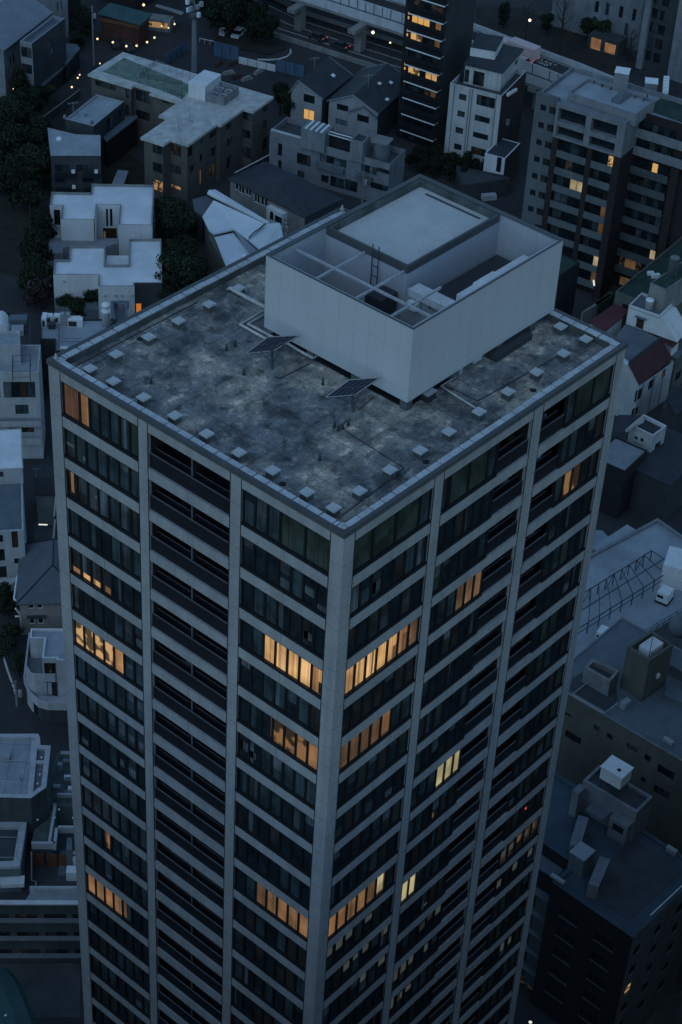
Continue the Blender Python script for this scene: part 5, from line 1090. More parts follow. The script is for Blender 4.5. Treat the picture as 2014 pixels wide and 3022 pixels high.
b = Bld('white_walkup', 'pale multi storey walk-up with roof tower and ladder cage at the left edge', 'building', [(79.83, 121.27), (84.68, 126.29), (76.61, 134.08), (71.77, 129.06)], 15.0, 'walkup', 'paleroof', par=.8, wins={3: [(6.22, 10.7, 10.61, 13.38, ['pale', 'glass', 'brownshut', 'teal']), (0.87, 10.75, 5.72, 13.41, ['glass', 'teal', 'glass', 'pale'])] + [(7.65, 7.86, 9.5, 9.47, ['teal', 'teal']), (8.34, 4.69, 10.09, 6.41, ['tan', 'lit_faint']), (6.55, 4.7, 7.61, 6.52, 'tan')]})
A, u, n, L_ = b.edge(3)

m = MB().use('walkup'); wbox(m, A, u, n, 0, L_, 6.44, 7.3, -1.1, -.98); m.use('conc'); wbox(m, A, u, n, 0, L_, 6.44 - .15, 6.44, -1.1, 0); m.use('dkmetal')
for z in (.25, .5): q0 = 7.3 + z; wbox(m, A, u, n, 0, L_, q0, q0 + .04, -1.06, -1.02)
m.build('balcony', b.t)
m = MB().use('walkup'); wbox(m, A, u, n, 0, L_, 3.7 - .4, 4.28, -1.1, -.98); m.build('balcony', b.t)
o = (80.02, 125.23, 48.83, 3.7, 2.72); m = MB().use('walkup'); m.ob(o[:2], uv(o[2]), o[3], o[4] + 4, 14.2, 17.2)
for a, c, e1, e2 in ((0, 0, .2, o[4] + 4), (o[3] - .2, 0, .2, o[4] + 4), (.2, 0, o[3] - .4, .2)): m.ob(at(o, o[2], a, c), uv(o[2]), e1, e2, 17.2, 17.6)
m.use('paleroof'); m.ob(at(o, o[2], .2, .2), uv(o[2]), o[3] - .4, o[4] + 3.6, 17.202, 17.25); m.build('stair_tower', b.t)
o = (78.05, 120.96, 48.59, 4.01, 2.42); m = MB().use('dkmetal')
for a in (0, o[3]):
    for c in (0, o[4]): q = at(o, o[2], a, c); m.tube([(*q, 14.2), (*q, 16.2)], .05, 4)
for z in (15.2, 16.2): m.tube([(*at(o, o[2], 0, 0), z), (*at(o, o[2], o[3], 0), z), (*at(o, o[2], o[3], o[4]), z), (*at(o, o[2], 0, o[4]), z), (*at(o, o[2], 0, 0), z)], .045, 4)
m.build('ladder_cage', b.t)
m = MB().use('darkwall'); qq = [(87.72, 132.01), (93.22, 138.65), (90.84, 141.46), (84.99, 134.69)]; m.prism(qq, 0, 10.2); m.use('darkroof'); m.face([(x, y, 10.204) for x, y in inset(qq, .2)]); m.use('darkwall')
for i in range(4): j = (i + 1) % 4; I = inset(qq, .22); m.hull([(*qq[i], 10.2), (*qq[j], 10.2), (*I[j], 10.2), (*I[i], 10.2)], [(*qq[i], 10.9), (*qq[j], 10.9), (*I[j], 10.9), (*I[i], 10.9)])
db = m.build('dark_block'); tag(db, 'dark flat block with roof equipment behind the pale walk-up', 'building')
m = MB().use('metal'); o = (89.07, 135.25, 48.74, 1.12, 1.02); m.ob(o[:2], uv(o[2]), 1.6, 1.8, 10.3, 11.3); m.build('roof_machine', db)
m = MB().use('slateblue'); o = (91.46, 137.15, 48.66, 1.25, 1.39); m.ob(o[:2], uv(o[2]), 1.6, 2.6, 10.3, 11.2); m.build('roof_machine', db)
# white barrel vault house

a_, b_, c_ = (87.79, 136.87), (90.47, 139.74), (88.05, 142.11); t = thing('vault_house', 'white barrel vault roof at the left edge behind the pale walk-up', 'house', (*a_, 0)); m = MB().use('white'); d = (c_[0] - b_[0], c_[1] - b_[1]); K = 9
for k in range(K):
    f0, f1 = k / K, (k + 1) / K; z0, z1 = 9.5 + 2.6 * math.sin(math.pi * min(1, f0 + .12)), 9.5 + 2.6 * math.sin(math.pi * min(1, f1 + .12))
    m.hull([(a_[0] + d[0] * f0, a_[1] + d[1] * f0, 0), (b_[0] + d[0] * f0, b_[1] + d[1] * f0, 0), (b_[0] + d[0] * f1, b_[1] + d[1] * f1, 0), (a_[0] + d[0] * f1, a_[1] + d[1] * f1, 0)], [(a_[0] + d[0] * f0, a_[1] + d[1] * f0, z0), (b_[0] + d[0] * f0, b_[1] + d[1] * f0, z0), (b_[0] + d[0] * f1, b_[1] + d[1] * f1, z1), (a_[0] + d[0] * f1, a_[1] + d[1] * f1, z1)])
m.build('vault', t)

# rooftop with air conditioners

P20 = [(90.95, 130.65), (94.22, 127.44), (103.44, 130.69), (95.24, 138.69), (91.51, 134.49), (93.05, 132.99)]; b = Bld('plant_roof_building', 'low building with pale roof crowded with air conditioners, water heater and tank', 'building', P20, 9.0, 'darkwall', 'paleroof', par=.25, capm='darkwall')
for k, (px, w_, d_, h_, mk) in enumerate(zip([(95.62, 137.08), (96.45, 136.27), (96.71, 135.22), (97.17, 134.77), (97.61, 133.54), (94.74, 135.55), (94.22, 136.7), (91.56, 129.32)], (1, 1, .8, .8, 2.2, 1.0, .7, 1.0), (1, 1, .8, .8, 1.0, 1.0, 1.8, .6), (1.2, 1.2, 1.9, 1.9, 1.3, .8, 1.6, 1.0), ('whitem', 'whitem', 'metal', 'metal', 'whitem', 'dkmetal', 'whitem', 'whitem'))):
    m = MB().use(mk); m.ob((px[0] - w_ * .33, px[1] + w_ * .37), (0.66, -0.75), w_, d_, 8.78, 8.78 + h_)
    if mk == 'whitem': m.use('dkmetal'); m.ob((px[0] - w_ * .33 + .06 - .02, px[1] + w_ * .37 - .09 - .02), (0.66, -0.75), w_ * .55, .03, 8.95, 8.78 + h_ * .8)
    tag(m.build('aircon_unit'), ['left white air conditioner at the back of the crowded roof', 'right white air conditioner at the back of the crowded roof', 'left of two slim grey heat pumps on the crowded roof', 'right of two slim grey heat pumps on the crowded roof', 'wide white chiller on the crowded roof', 'dark round fan box at the left of the crowded roof', 'tall white cabinet at the left edge of the crowded roof', 'white unit near the front edge of the crowded roof'][k], 'air conditioner', 'machines on the crowded roof')
m = MB().use('whitem'); m.lathe(*(101.29, 130.66), [(.65, 8.78), (.65, 11.2), (.72, 11.25), (.72, 11.5), (.45, 11.6), (.45, 12.2), (.75, 12.25), (.6, 12.6), (.2, 12.8)], 14); tag(m.build('water_tank', None, True), 'slim white cylindrical tank on the crowded roof', 'tank')
m = MB().use('whitem')
for k in range(2): q = (95.32, 137.43), (99.04, 133.8); m.tube([(*q[0], 9.6 + k * .4), (*q[1], 9.6 + k * .4)], .09, 6)
m.build('pipe_run', b.t)
m = MB().use('dkmetal'); q = (95.49, 134.73), (91.57, 130.46)
for k in range(6): s_ = lp(q[0], q[1], k / 5); m.tube([(*s_, 8.8), (*s_, 9.9)], .035, 4)
for z in (9.4, 9.9): m.tube([(*q[0], z), (*q[1], z)], .03, 4)
q2_ = (95.12, 129.3)
for z in (9.4, 9.9): m.tube([(*lp(q[0], q[1], .7), z), (*q2_, z)], .03, 4)
m.build('roof_rail', b.t)
m = MB().use('redbrick'); m.prism([(97.72, 141.17), (98.8, 140.11), (101.91, 143.58), (100.82, 144.65)], 0, 3.5); tag(m.build('brick_shed'), 'rusty red shed in the gap left of the crowded roof', 'shed')

b = Bld('dark_annex', 'dark annex with sunken roof well behind the crowded roof and the tower parapet', 'annex', [(103.21, 131.13), (106.28, 131.21), (109.78, 135.05), (107.96, 136.81)], 7.5, 'slateblue', 'slateblue', par=.9, pw=.4, capm='slateblue')
m = MB().use('greywall'); q = (108.17, 135.4); m.ob(q, (0.66, -0.75), 1.6, 1.2, 6.6, 7.4); m.build('roof_machine', b.t)

# white two-level house at the left edge

P22 = [(65.45, 108.41), (70.9, 114.94), (67.71, 117.59), (62.27, 111.06)]; P22b = [(58.71, 100.7), (66.09, 109.34), (62.9, 112.06), (55.52, 103.42)]
b = Bld('stepped_house', 'pale house with a white upper roof and a dark lower roof at the left edge', 'house', [P22b[0], P22b[1], P22b[2], P22b[3]], 10.4, 'walkup', 'slateblue', par=.2, capm='walkup', wins={3: [(2.6, 7.53, 3.4, 10.27, 'brownshut'), (2.71, 4.84, 3.38, 5.72, 'glass'), (0.71, 5.44, 1.56, 7.43, 'glass'), (0.17, 2.6, 1.65, 4.52, 'black'), (0.72, 8.6, 1.51, 9.76, 'glass')]})
m = MB(); un = wall(m, P22[3], P22[0], 9.9, 12.8, [(0.75, 11.41, 1.59, 12.33, 'glass')], .12, 'walkup')
for i in range(3): wall(m, P22[i], P22[i + 1], 9.9, 12.8, [], .1, 'walkup')
m.use('whiteroof'); m.prism(inset(P22, -.1), 12.8, 12.95); m.use('metal'); m.tube([(*P22[0], 13.05), (*P22[1], 13.05)], .06, 4); m.tube([(*P22[1], 13.05), (*P22[2], 13.05)], .06, 4); m.build('upper_storey', b.t)
# dark pitched roofs in the gap
t = thing('dark_cottage', 'small cottage with dark pitched roof squeezed beside the tower left face', 'house', (*(71.34, 111.42), 0))
m = MB().use('slate'); m.slab([(68.57, 110.24, 5.6), (70.66, 108.14, 5.6), (71.46, 109.12, 7.6), (69.58, 111.01, 7.6)], .2); m.slab([(69.58, 111.01, 7.6), (71.46, 109.12, 7.6), (74.66, 113.0, 6.0), (72.24, 115.41, 6.0)], .2); m.build('roof', t)
m = MB().use('greywall'); m.prism(inset([(68.57, 110.24), (70.66, 108.14), (73.0, 110.96), (71.09, 112.87)], .3), 0, 5.3); m.use('darkwall'); m.prism(inset([(71.21, 113.22), (73.22, 111.21), (74.78, 113.16), (72.5, 115.43)], .3), 0, 5.3); m.build('wall', t)
m = MB().use('metal'); q = (69.68, 110.91); m.tube([(*q, 7.6), (*q, 9.2)], .04); m.tube([(q[0] - .3, q[1] + .3, 9.0), (q[0] + .5, q[1] - .6, 9.0)], .03, 4); m.build('aerial', t)
m = MB().use('paving'); m.slab([(65.73, 107.45, 0.06), (67.82, 105.13, 0.06), (71.96, 110.16, 0.06), (68.94, 110.93, 0.06)], .05); structure(m.build('driveway'))
m = MB().use('tube'); q = (67.66, 107.48); m.ob((q[0] - .45, q[1] + .5), (0.66, -0.75), 1.2, .14, 2.3, 2.42); tag(m.build('strip_lamp'), 'glowing strip lamp over the narrow driveway beside the tower', 'lamp')
m = MB().use('pipe')
for pts in [[(68.04, 106.09, 0.2), (69.47, 107.16, 2.5)], [(69.4, 107.24, 3), (71.02, 108.54, 5)]]: m.tube(pts, .14, 6)
tag(m.build('drain_pipe'), 'pale drain pipe running down beside the tower left edge', 'pipe')

# hip roofed house with beige brick gable

HP = [(58.68, 88.97), (66.25, 97.07), (60.04, 102.89), (52.46, 94.79)]; t = thing('hip_roof_house', 'house with grey hipped roof and beige brick wall with four small windows', 'house', (*HP[0], 0)); m = MB(); un = wall(m, HP[3], HP[0], 0, 5.5, [(1.11, 4.39, 1.81, 5.43, 'glass'), (2.19, 4.39, 2.89, 5.45, 'glass'), (1.12, 1.79, 1.78, 2.97, 'glass'), (2.22, 1.79, 2.92, 2.97, 'glass')], .12, 'beige')
for i in range(3): wall(m, HP[i], HP[i + 1], 0, 5.5, [], .1, 'beige')
m.build('wall', t)
for w in [(1.11, 4.39, 1.81, 5.43, 'glass'), (2.19, 4.39, 2.89, 5.45, 'glass'), (1.12, 1.79, 1.78, 2.97, 'glass'), (2.22, 1.79, 2.92, 2.97, 'glass')]: window(t, HP[3], un[0], un[1], w, .12, ['glass'], frame='whitem')
m = MB().use('slate'); wbox(m, HP[3], un[0], un[1], 1.12 - .3, 2.92 + .3, 2.97 + .15, 2.97 + .3, -.5, 0); m.build('window_hood', t)
e = inset(HP, -.4); q4 = [(*p, 5.55) for p in e]; rA = (*lp(lp(e[3], e[0], .5), lp(e[2], e[1], .5), .36), 8.3); rB = (*lp(lp(e[3], e[0], .5), lp(e[2], e[1], .5), .8), 8.3); m = MB().use('slatelight')
for f in ([q4[3], q4[0], rA], [q4[0], q4[1], rB, rA], [q4[1], q4[2], rB], [q4[2], q4[3], rA, rB]): m.slab(f, .2)
m.use('joint')
for f in ((q4[3], rA), (q4[0], rA), (rA, rB), (rB, q4[2])): m.tube([(p[0], p[1], p[2] + .02) for p in f], .09, 4)
m.build('roof', t)
m = MB().use('slatelight'); m.slab([(58.66, 98.78, 7.2), (58.38, 95.56, 7.6), (59.85, 96.86, 7.9), (60.04, 100.23, 7.2)], .7); m.build('roof_dormer', t)
m = MB().use('whitem')
for pts in [[(52.63, 96.02, 5.2), (55.92, 99.17, 5.2), (56.2, 98.82, 5.2)], [(52.56, 95.93, 5.2), (52.92, 95.4, 5.2)], [(52.36, 95.75, 2.6), (52.88, 95.29, 2.6), (52.84, 95.16, 0.3)], [(52.45, 95.62, 4.0), (52.99, 95.43, 2.8)]]: m.tube(pts, .14, 5)
m.build('carport_frame', t)
m = MB().use('walkup'); m.slab([(53.86, 100.34, 3.2), (56.28, 100.18, 3.4), (57.18, 100.76, 3.4), (55.37, 102.1, 3.2)], .2); m.use('dkmetal'); q = (55.08, 100.42); m.tube([(*q, 0), (*q, 3)], .08); tag(m.build('carport'), 'pale curved carport roof at the left edge above the garden', 'carport')

# house with roof terraces and bow front

b = Bld('terrace_house', 'pale blue house with stepped roof terraces and a bow front with one lit room', 'house', [(46.44, 85.72), (47.65, 84.43), (45.09, 81.97), (46.31, 80.72), (46.07, 80.5), (48.0, 78.34), (51.91, 82.6), (47.72, 86.96)], 9.0, 'walkup', 'paleroof', par=.3, capm='white', z0=0)

q = [(44.52, 84.62), (44.04, 83.15), (44.23, 82.58), (45.91, 80.77), (46.37, 80.82), (48.82, 78.17), (53.57, 83.3), (48.51, 88.47)]; m = MB().use('walkup'); m.prism(q, 0, 5.7); I = inset(q, .18)
for i in range(len(q)): j = (i + 1) % len(q); m.hull([(*q[i], 5.7), (*q[j], 5.7), (*I[j], 5.7), (*I[i], 5.7)], [(*q[i], 6.5), (*q[j], 6.5), (*I[j], 6.5), (*I[i], 6.5)])
m.use('slateblue'); m.face([(x, y, 5.704) for x, y in I]); m.build('middle_storey', b.t)
q = [(46.32, 86.94), (44.98, 85.63), (43.71, 83.13), (43.37, 81.17), (43.94, 79.95), (47.12, 76.45), (55.92, 85.97), (50.76, 91.23)]; m = MB().use('walkup'); m.prism(q, 2.5, 2.9); I = inset(q, .16)
for i in range(len(q)): j = (i + 1) % len(q); m.hull([(*q[i], 2.9), (*q[j], 2.9), (*I[j], 2.9), (*I[i], 2.9)], [(*q[i], 3.7), (*q[j], 3.7), (*I[j], 3.7), (*I[i], 3.7)])
m.use('darkwall'); m.prism(inset(q, .5), 0, 2.5); m.build('bow_terrace', b.t)
A_, B_ = (44.04, 83.15), (46.12, 80.55); l = math.hypot(B_[0] - A_[0], B_[1] - A_[1]); u = ((B_[0] - A_[0]) / l, (B_[1] - A_[1]) / l); n = (u[1], -u[0])
window(b.t, A_, u, n, (l * .28, 3.1, l * .95, 5.3), -.06, ['glass', 'lit_cream', 'lit_warm', 'glass']); window(b.t, A_, u, n, (l * .1, .4, l * .8, 2.2), -.6, ['glass', 'glass', 'tan'])
A, u, n, L_ = b.edge(2); window(b.t, A, u, n, (.2, 6.6, max(1.2, L_ - .2), 8.2), -.03, ['glass', 'lit_faint', 'glass'])

# chamfered roof block and the banded terrace building

q = [(20.69, 63.72), (24.23, 59.74), (26.4, 59.75), (30.89, 64.03), (30.17, 64.9), (30.92, 65.83), (31.16, 66.36), (26.77, 70.89)]; b = Bld('chamfered_block', 'grey block with chamfered corner and paved roof at the lower left edge', 'building', q, 17.0, 'dimwall', 'paleroof', par=.5, pw=.55, capm='walkup')
MT['paver'] = grid_lines(mat('roof_pavers', (0.30, 0.33, 0.36), var=0.22, scale=0.5), (0.65, -0.76, 0), (0.76, 0.65, 0), 1.75, 2.6, .07, .55)
m = MB().use('paver'); m.face([(x, y, 16.52) for x, y in [(21.41, 64.42), (24.63, 60.83), (30.26, 66.41), (26.5, 70.42)]]); m.build('roof_paving', b.t)
m = MB().use('slateblue'); m.prism([(25.21, 60.48), (26.49, 60.34), (30.66, 64.34), (29.96, 65.14)], 16.4, 16.6); m.build('side_well', b.t)
m = MB().use('walkup')
for a, c in ((.02, .06), (.32, .38)): pass
m.prism([(28.03, 63.25), (28.77, 62.48), (29.09, 62.77), (28.34, 63.54)], 16.6, 16.95); m.prism([(24.38, 60.41), (24.76, 60.01), (30.52, 65.71), (30.04, 66.19)], 16.53, 16.98); m.build('roof_curb', b.t)
m = MB().use('metal'); q = (25.45, 62.86); m.lathe(*q, [(.2, 16.55), (.1, 16.8), (.08, 17.4)], 8); m.tube([(q[0] - .3, q[1] + .3, 17.2), (q[0] + .3, q[1] - .3, 17.2)], .05); q = (25.88, 66.29); m.ob(q, (.66, -.75), .8, .8, 16.55, 17.2); m.tube([(*q, 16.8), (*(27.85, 63.98), 16.8)], .06); m.build('roof_vent', b.t)
LP = [(29.07, 63.46), (27.24, 61.7), (26.2, 60.88), (24.68, 59.41), (26.11, 58.33), (27.41, 59.1), (27.83, 57.34), (19.61, 53.55)]
lp0 = None
for k, ((x, y), z) in enumerate(zip(LP, (16.9, 16.9, 16.9, 13.6, 13.6, 13.3, 13.0, 8.2))):
    lab = ['upper small white lamp in the side well of the chamfered block', 'middle small white lamp in the side well of the chamfered block', 'lower small white lamp in the side well of the chamfered block', 'small white lamp at the left of the mossy terrace', 'small white lamp at the terrace partition corner', 'small white lamp in the middle of the mossy terrace', 'small white lamp on the mossy terrace next to the tower edge', 'lone small white lamp under the pale ledge of the banded building'][k]
    m = MB().use('whitem'); m.lathe(x, y, [(.05, z - .12), (.13, z), (.05, z + .12)], 8); o = m.build('terrace_lamp', None, True); tag(o, lab, 'lamp', 'small lamps on the terraces')
MT['moss'] = mat('mossy_terrace', (0.09, 0.115, 0.115), var=0.6, scale=0.9)

P = [(14.64, 58.33), (23.13, 49.4), (34.73, 60.42), (26.23, 69.35)]; wn = []
for k in range(4): wn += [(a, .9 + 2.87 * k - .35, a + 2.3, 2.55 + 2.87 * k - .4, random.choice([['glass', 'tan'], ['glass', 'glass'], ['lit_faint', 'tan'], ['lace', 'glass']])) for a in [1.2 + 3.0 * j for j in range(6)]]
b = Bld('banded_building', 'grey office building with pale horizontal ledges and dark window bands at the lower left', 'building', P, 9.6, 'dimwall', 'darkroof', par=.3, wins={0: wn})
A, u, n, L_ = b.edge(0)
for k in range(4): m = MB().use('greywall' if k < 3 else 'white'); z = 1.41 + 2.88 * k; wbox(m, A, u, n, 0, L_, z - .12, z + .06, -.55, -.001); m.build('ledge', b.t)
m = MB().use('paleroof'); m.prism([(18.53, 54.62), (23.53, 49.39), (24.13, 50.03), (19.43, 54.95)], 9.4, 9.85); m.build('front_ledge', b.t)
m = MB().use('walkup'); m.prism([(19.41, 54.97), (24.14, 50.02), (24.38, 50.27), (19.64, 55.22)], 9.3, 10.6); m.use('white'); m.prism([(17.04, 56.75), (18.82, 55.07), (19.65, 55.92), (17.79, 57.62)], 11.2, 11.7); m.build('step_ledge', b.t)
q = [(16.28, 58.92), (19.28, 56.1), (23.86, 60.23), (20.42, 63.81)]; m = MB().use('slateblue'); m.prism(q, 0, 12.9); m.use('darkroof'); m.face([(x, y, 12.904) for x, y in inset(q, .5)]); m.use('walkup'); I = inset(q, .75)
for i in range(4): j = (i + 1) % 4; m.hull([(*q[i], 12.9), (*q[j], 12.9), (*I[j], 12.9), (*I[i], 12.9)], [(*q[i], 13.3), (*q[j], 13.3), (*I[j], 13.3), (*I[i], 13.3)])
m.use('metal'); r = [(18.63, 58.48, 13.3), (19.8, 57.26, 13.3), (21.81, 59.2, 13.3), (20.5, 60.64, 13.3)]; m.tube(r, .05, 4); m.build('upper_block', b.t)
q = [(22.79, 58.4), (24.18, 56.96), (27.13, 59.45), (28.38, 60.53), (29.92, 58.92), (30.05, 59.06), (35.78, 64.9), (33.71, 66.34), (25.83, 60.8)]; m = MB().use('slateblue'); m.prism(q, 0, 12.1); m.use('moss'); m.face([(x, y, 12.104) for x, y in inset(q, .1)]); m.build('moss_terrace', b.t)
m = MB().use('walkup')
for pts in [[(22.32, 57.79, 13.0), (24.05, 55.98, 13.0)], [(24.01, 55.85, 13.0), (25.77, 57.46, 13.0), (27.41, 55.76, 13.0)], [(24.11, 56.77, 12.6), (28.21, 60.43, 12.6)], [(29.13, 61.35, 12.6), (30.68, 59.74, 12.6)]]:
    for p0, p1 in zip(pts, pts[1:]):
        l = math.hypot(p1[0] - p0[0], p1[1] - p0[1]); u_ = ((p1[0] - p0[0]) / l, (p1[1] - p0[1]) / l); m.ob((p0[0], p0[1]), u_, l, .3, 12.11, p0[2])
m.build('terrace_wall', b.t)
q = [(23.18, 54.82), (24.9, 53.03), (27.29, 55.63), (25.73, 57.25)]; m = MB().use('slateblue'); m.prism(q, 0, 9.62); m.prism(inset(q, .9), 9.62, 12.6); m.use('brownshut'); A_, B_ = q[0], q[1]; m.build('recess_block', b.t)
m = MB().use('wood'); q0 = (22.07, 57.43)
for k in range(4): m.ob(at(q0, -48.7, k * 1.35, .5), uv(-48.7), 1.1, .08, 9.4, 11.3)
m.build('timber_panel', b.t)
m = MB().use('whitem'); q0 = (23.47, 53.83); m.ob(q0, (.66, -.75), 1.3, 1.0, 9.31, 10.6); m.ob(at(q0, -48.7, 1.4, .1), uv(-48.7), 1.2, 1.0, 9.31, 10.9); m.ob(at(q0, -48.7, .5, 1.5), uv(-48.7), .9, 1.0, 9.31, 11.2); tag(m.build('chiller'), 'cluster of white cabinets on the terrace beside the tower left edge', 'cabinet')
m = MB().use('metal'); m.tube([(19.7, 54.54, 10.2), (19.54, 54.27, 10.2), (20.88, 52.87, 10.2), (20.55, 52.44, 10.1)], .07, 5); m.tube([(22.16, 57.68, 12.0), (20.62, 56.05, 10.0), (20.92, 55.75, 9.8), (20.54, 55.27, 9.8)], .08, 5); m.build('drain_pipe', b.t)
for k, (x, y) in enumerate([(31.83, 64.25), (31.34, 62.7), (31.14, 62.37), (29.69, 62.7), (30.42, 61.08), (29.89, 61.09), (33.51, 65.7), (33.77, 64.45), (32.85, 64.57)]): m = MB().use(['metal', 'whitem', 'greywall'][k % 3]); m.ob((x, y), (.66, -.75), [.5, 1.3, 1.2, .8, .6, .9, 2.4, .8, 1.0][k], .5, 12.11, 12.11 + [1.0, .5, .5, .3, .6, .3, .5, .8, .6][k]); m.build('roof_clutter', b.t)
# teal vault in the bottom left corner

t = thing('teal_vault', 'curved teal copper roof in the bottom left corner', 'roof', (*(9.71, 48.79), 0)); m = MB().use('tealroof'); prof = [(13.43, 52.8), (13.73, 51.78), (13.34, 49.97), (12.57, 48.03), (11.82, 46.32), (10.82, 44.24), (9.96, 42.52)]
cx, cy = (0.99, 48.13)
for k in range(len(prof) - 1):
    rings = []
    for f, z in ((1, 2.0), (1, 5.0), (.93, 6.6), (.78, 7.8), (.5, 8.4)): rings.append([(cx + (p[0] - cx) * f, cy + (p[1] - cy) * f, z) for p in prof[k:k + 2]])
    for r0, r1 in zip(rings, rings[1:]): m.face([r0[0], r0[1], r1[1], r1[0]])
m.build('vault', t, True)
m = MB().use('whitem'); m.slab([(7.6, 46.15, 8.0), (8.52, 46.28, 8.0), (8.35, 45.9, 7.9), (7.4, 45.74, 7.9)], .2); m.build('skylight', t)
m = MB().use('paving'); m.face([(x, y, .012) for x, y in [(9.63, 53.22), (17.15, 45.27), (21.95, 50.49), (14.2, 58.64)]]); structure(m.build('forecourt'))

# ---------------------------------------------------------------- right side

P6 = [(76.6, 30.56), (110.56, 25.17), (112.87, 39.75), (78.91, 45.14)]; u6 = (0.99, -0.16); v6 = (0.16, 0.99); Q6 = (85.49, 29.15)
b = Bld('long_flat_building', 'long building with pale blue flat roof carrying a steel frame and two white vent boxes', 'building', P6, 16.0, 'slateblue', 'paleroof', par=.35, pw=.4, capm='greywall')
def f6(px, z=16): return px
FR = [(86.46, 33.72), (104.57, 31.7), (105.18, 35.7), (92.4, 37.06)]; m = MB().use('dkmetal')
a, c, d, e = FR; N_ = 9
for z in (17.4,):
    for k in range(N_ + 1):
        p = lp(a, c, k / N_); q = lp(e, d, k / N_); m.tube([(*p, z), (*q, z)], .06, 4); m.tube([(*p, 15.65), (*p, z)], .07, 4); m.tube([(*q, 15.65), (*q, z)], .07, 4)
for p, q in ((a, c), (e, d), (lp(a, e, .5), lp(c, d, .5))): m.tube([(*p, 17.4), (*q, 17.4)], .07, 4)
m.tube([(*a, 16.6), (*c, 16.6)], .05, 4)
for k in (0, 3, 5, 7): p = lp(e, d, k / N_ + .02); m.tube([(*p, 15.65), (*lp(e, d, k / N_ + .10), 17.4)], .05, 4)
m.build('roof_frame', b.t)
for k, px in enumerate([(88.17, 30.4, 12.0, 1.57, 1.46), (99.42, 29.34, 9.42, 1.71, 1.51)]):
    m = MB().use('whitem'); m.ob(px[:2], uv(px[2]), max(px[3], 1.0), max(px[4], 1.5), 15.9, 17.3); m.use('black'); m.ob(at(px, px[2], -.02, max(px[4], 1.5) * .42), uv(px[2]), .02, .8, 16.5, 16.9); m.use('joint'); m.ob(at(px, px[2], -.1, -.1), uv(px[2]), max(px[3], 1.0) + .2, max(px[4], 1.5) + .2, 15.65, 15.9)
    tag(m.build('vent_box'), ['white vent box on the long blue roof, nearer the tower', 'white vent box on the long blue roof, nearer the right edge'][k], 'vent', 'white vent boxes on the long roof')
m = MB().use('dkmetal')
for (p, q) in ((P6[0], P6[1]),):
    for k in range(31): s_ = lp(p, q, k / 30); m.tube([(*s_, 15.9), (*s_, 17.0)], .03, 4)
    for z in (16.5, 17.0): m.tube([(*p, z), (*q, z)], .035, 4)
m.build('guard_rail', b.t)
m = MB().use('paleroof'); o = (102.78, 41.25, -4.36, 5.66, 0.83); m.ob(o[:2], uv(o[2]), max(o[3], 7), 1.6, 14.9, 15.2); m.use('slateblue'); m.ob(at(o, o[2], .1, .1), uv(o[2]), max(o[3], 7) - .2, 1.4, 0, 14.9); m.build('side_canopy', b.t)
m = MB().use('whitem'); o = (103.21, 29.42, 22.65, 3.09, 1.4); m.ob(o[:2], uv(o[2]), 4, 3, 15.65, 19); m.build('roof_hut', b.t)
m = MB().use('metalroof'); m.prism([(109.04, 46.18), (110.64, 45.92), (113.69, 45.93), (114.69, 48.4), (114.13, 49.14)], 0, 8); tag(m.build('low_roof_block'), 'low block with blue metal roof between the tower and the long flat roof', 'building')

# building with stair tower

b = Bld('khaki_building', 'khaki building with blue grey flat roof and tall square stair tower on the right', 'building', [(72.3, 28.48), (72.55, 8.08), (87.55, 8.27), (87.3, 28.66)], 22.0, 'khaki', 'slateblue', par=.15, capm='greywall', wins={0: [(3.49, 15.85, 5.57, 16.9), (6.82, 19.27, 7.53, 20.01), (8.62, 19.19, 9.32, 19.93), (11.16, 19.44, 12.52, 20.14), (13.5, 19.2, 14.3, 20.06), (15.29, 18.62, 17.37, 19.76), (13.63, 15.95, 14.23, 16.63), (15.35, 15.54, 17.3, 16.64), (2.9, 18.98, 3.89, 19.35)]})
o = (77.19, 18.99, -5.07, 4.12, 3.12); u_ = uv(o[2]); m = MB().use('khaki'); m.ob(o[:2], u_, o[3], o[4], 21.8, 27.0)
for a, c, e1, e2 in ((0, 0, o[3], .3), (0, o[4] - .3, o[3], .3), (0, .3, .3, o[4] - .6), (o[3] - .3, .3, .3, o[4] - .6)): m.ob(at(o, o[2], a, c), u_, e1, e2, 27.0, 27.9)
m.build('stair_tower', b.t); m = MB().use('white'); m.ob(at(o, o[2], .9, .7), u_, o[3] - 1.8, o[4] - 1.6, 27.0, 28.2); m.build('tank', b.t)
m = MB().use('dkmetal'); c = at(o, o[2], .5, .5); m.tube([(*c, 27.9), (*c, 31)], .04); m.build('aerial', b.t)
m = MB().use('whitem'); q = at(o, o[2], o[3] * .45, -.25); m.ob(q, u_, .45, .25, 24.3, 24.8); m.build('wall_lamp', b.t)
for z, px in ((21.5, [(73.07, 25.8), (73.19, 20.99), (75.6, 20.98), (77.44, 22.65), (77.51, 26.32), (75.01, 26.73)]),): m = MB().use('darkroof'); m.face([(x, y, 21.862) for x, y in px]); m.build('roof_court', b.t)
m = MB().use('metal'); m.tube([(72.24, 24.89, 22.5), (72.27, 20.59, 22.5), (74.56, 20.42, 22.5)], .09, 5); m.tube([(71.53, 24.99, 23.0), (71.57, 20.32, 23.0)], .06, 5); m.tube([(72.41, 24.85, 22.5), (75.98, 24.75, 22.5)], .06, 5); m.build('roof_rail', b.t)
q = [(75.19, 22.18), (77.49, 22.47), (76.91, 25.73), (75.16, 25.65)]; m = MB().use('greywall'); m.prism(q, 21.9, 23.4); m.use('darkroof'); m.prism(inset(q, .35), 23.402, 23.41); m.use('conc'); I = inset(q, .34)
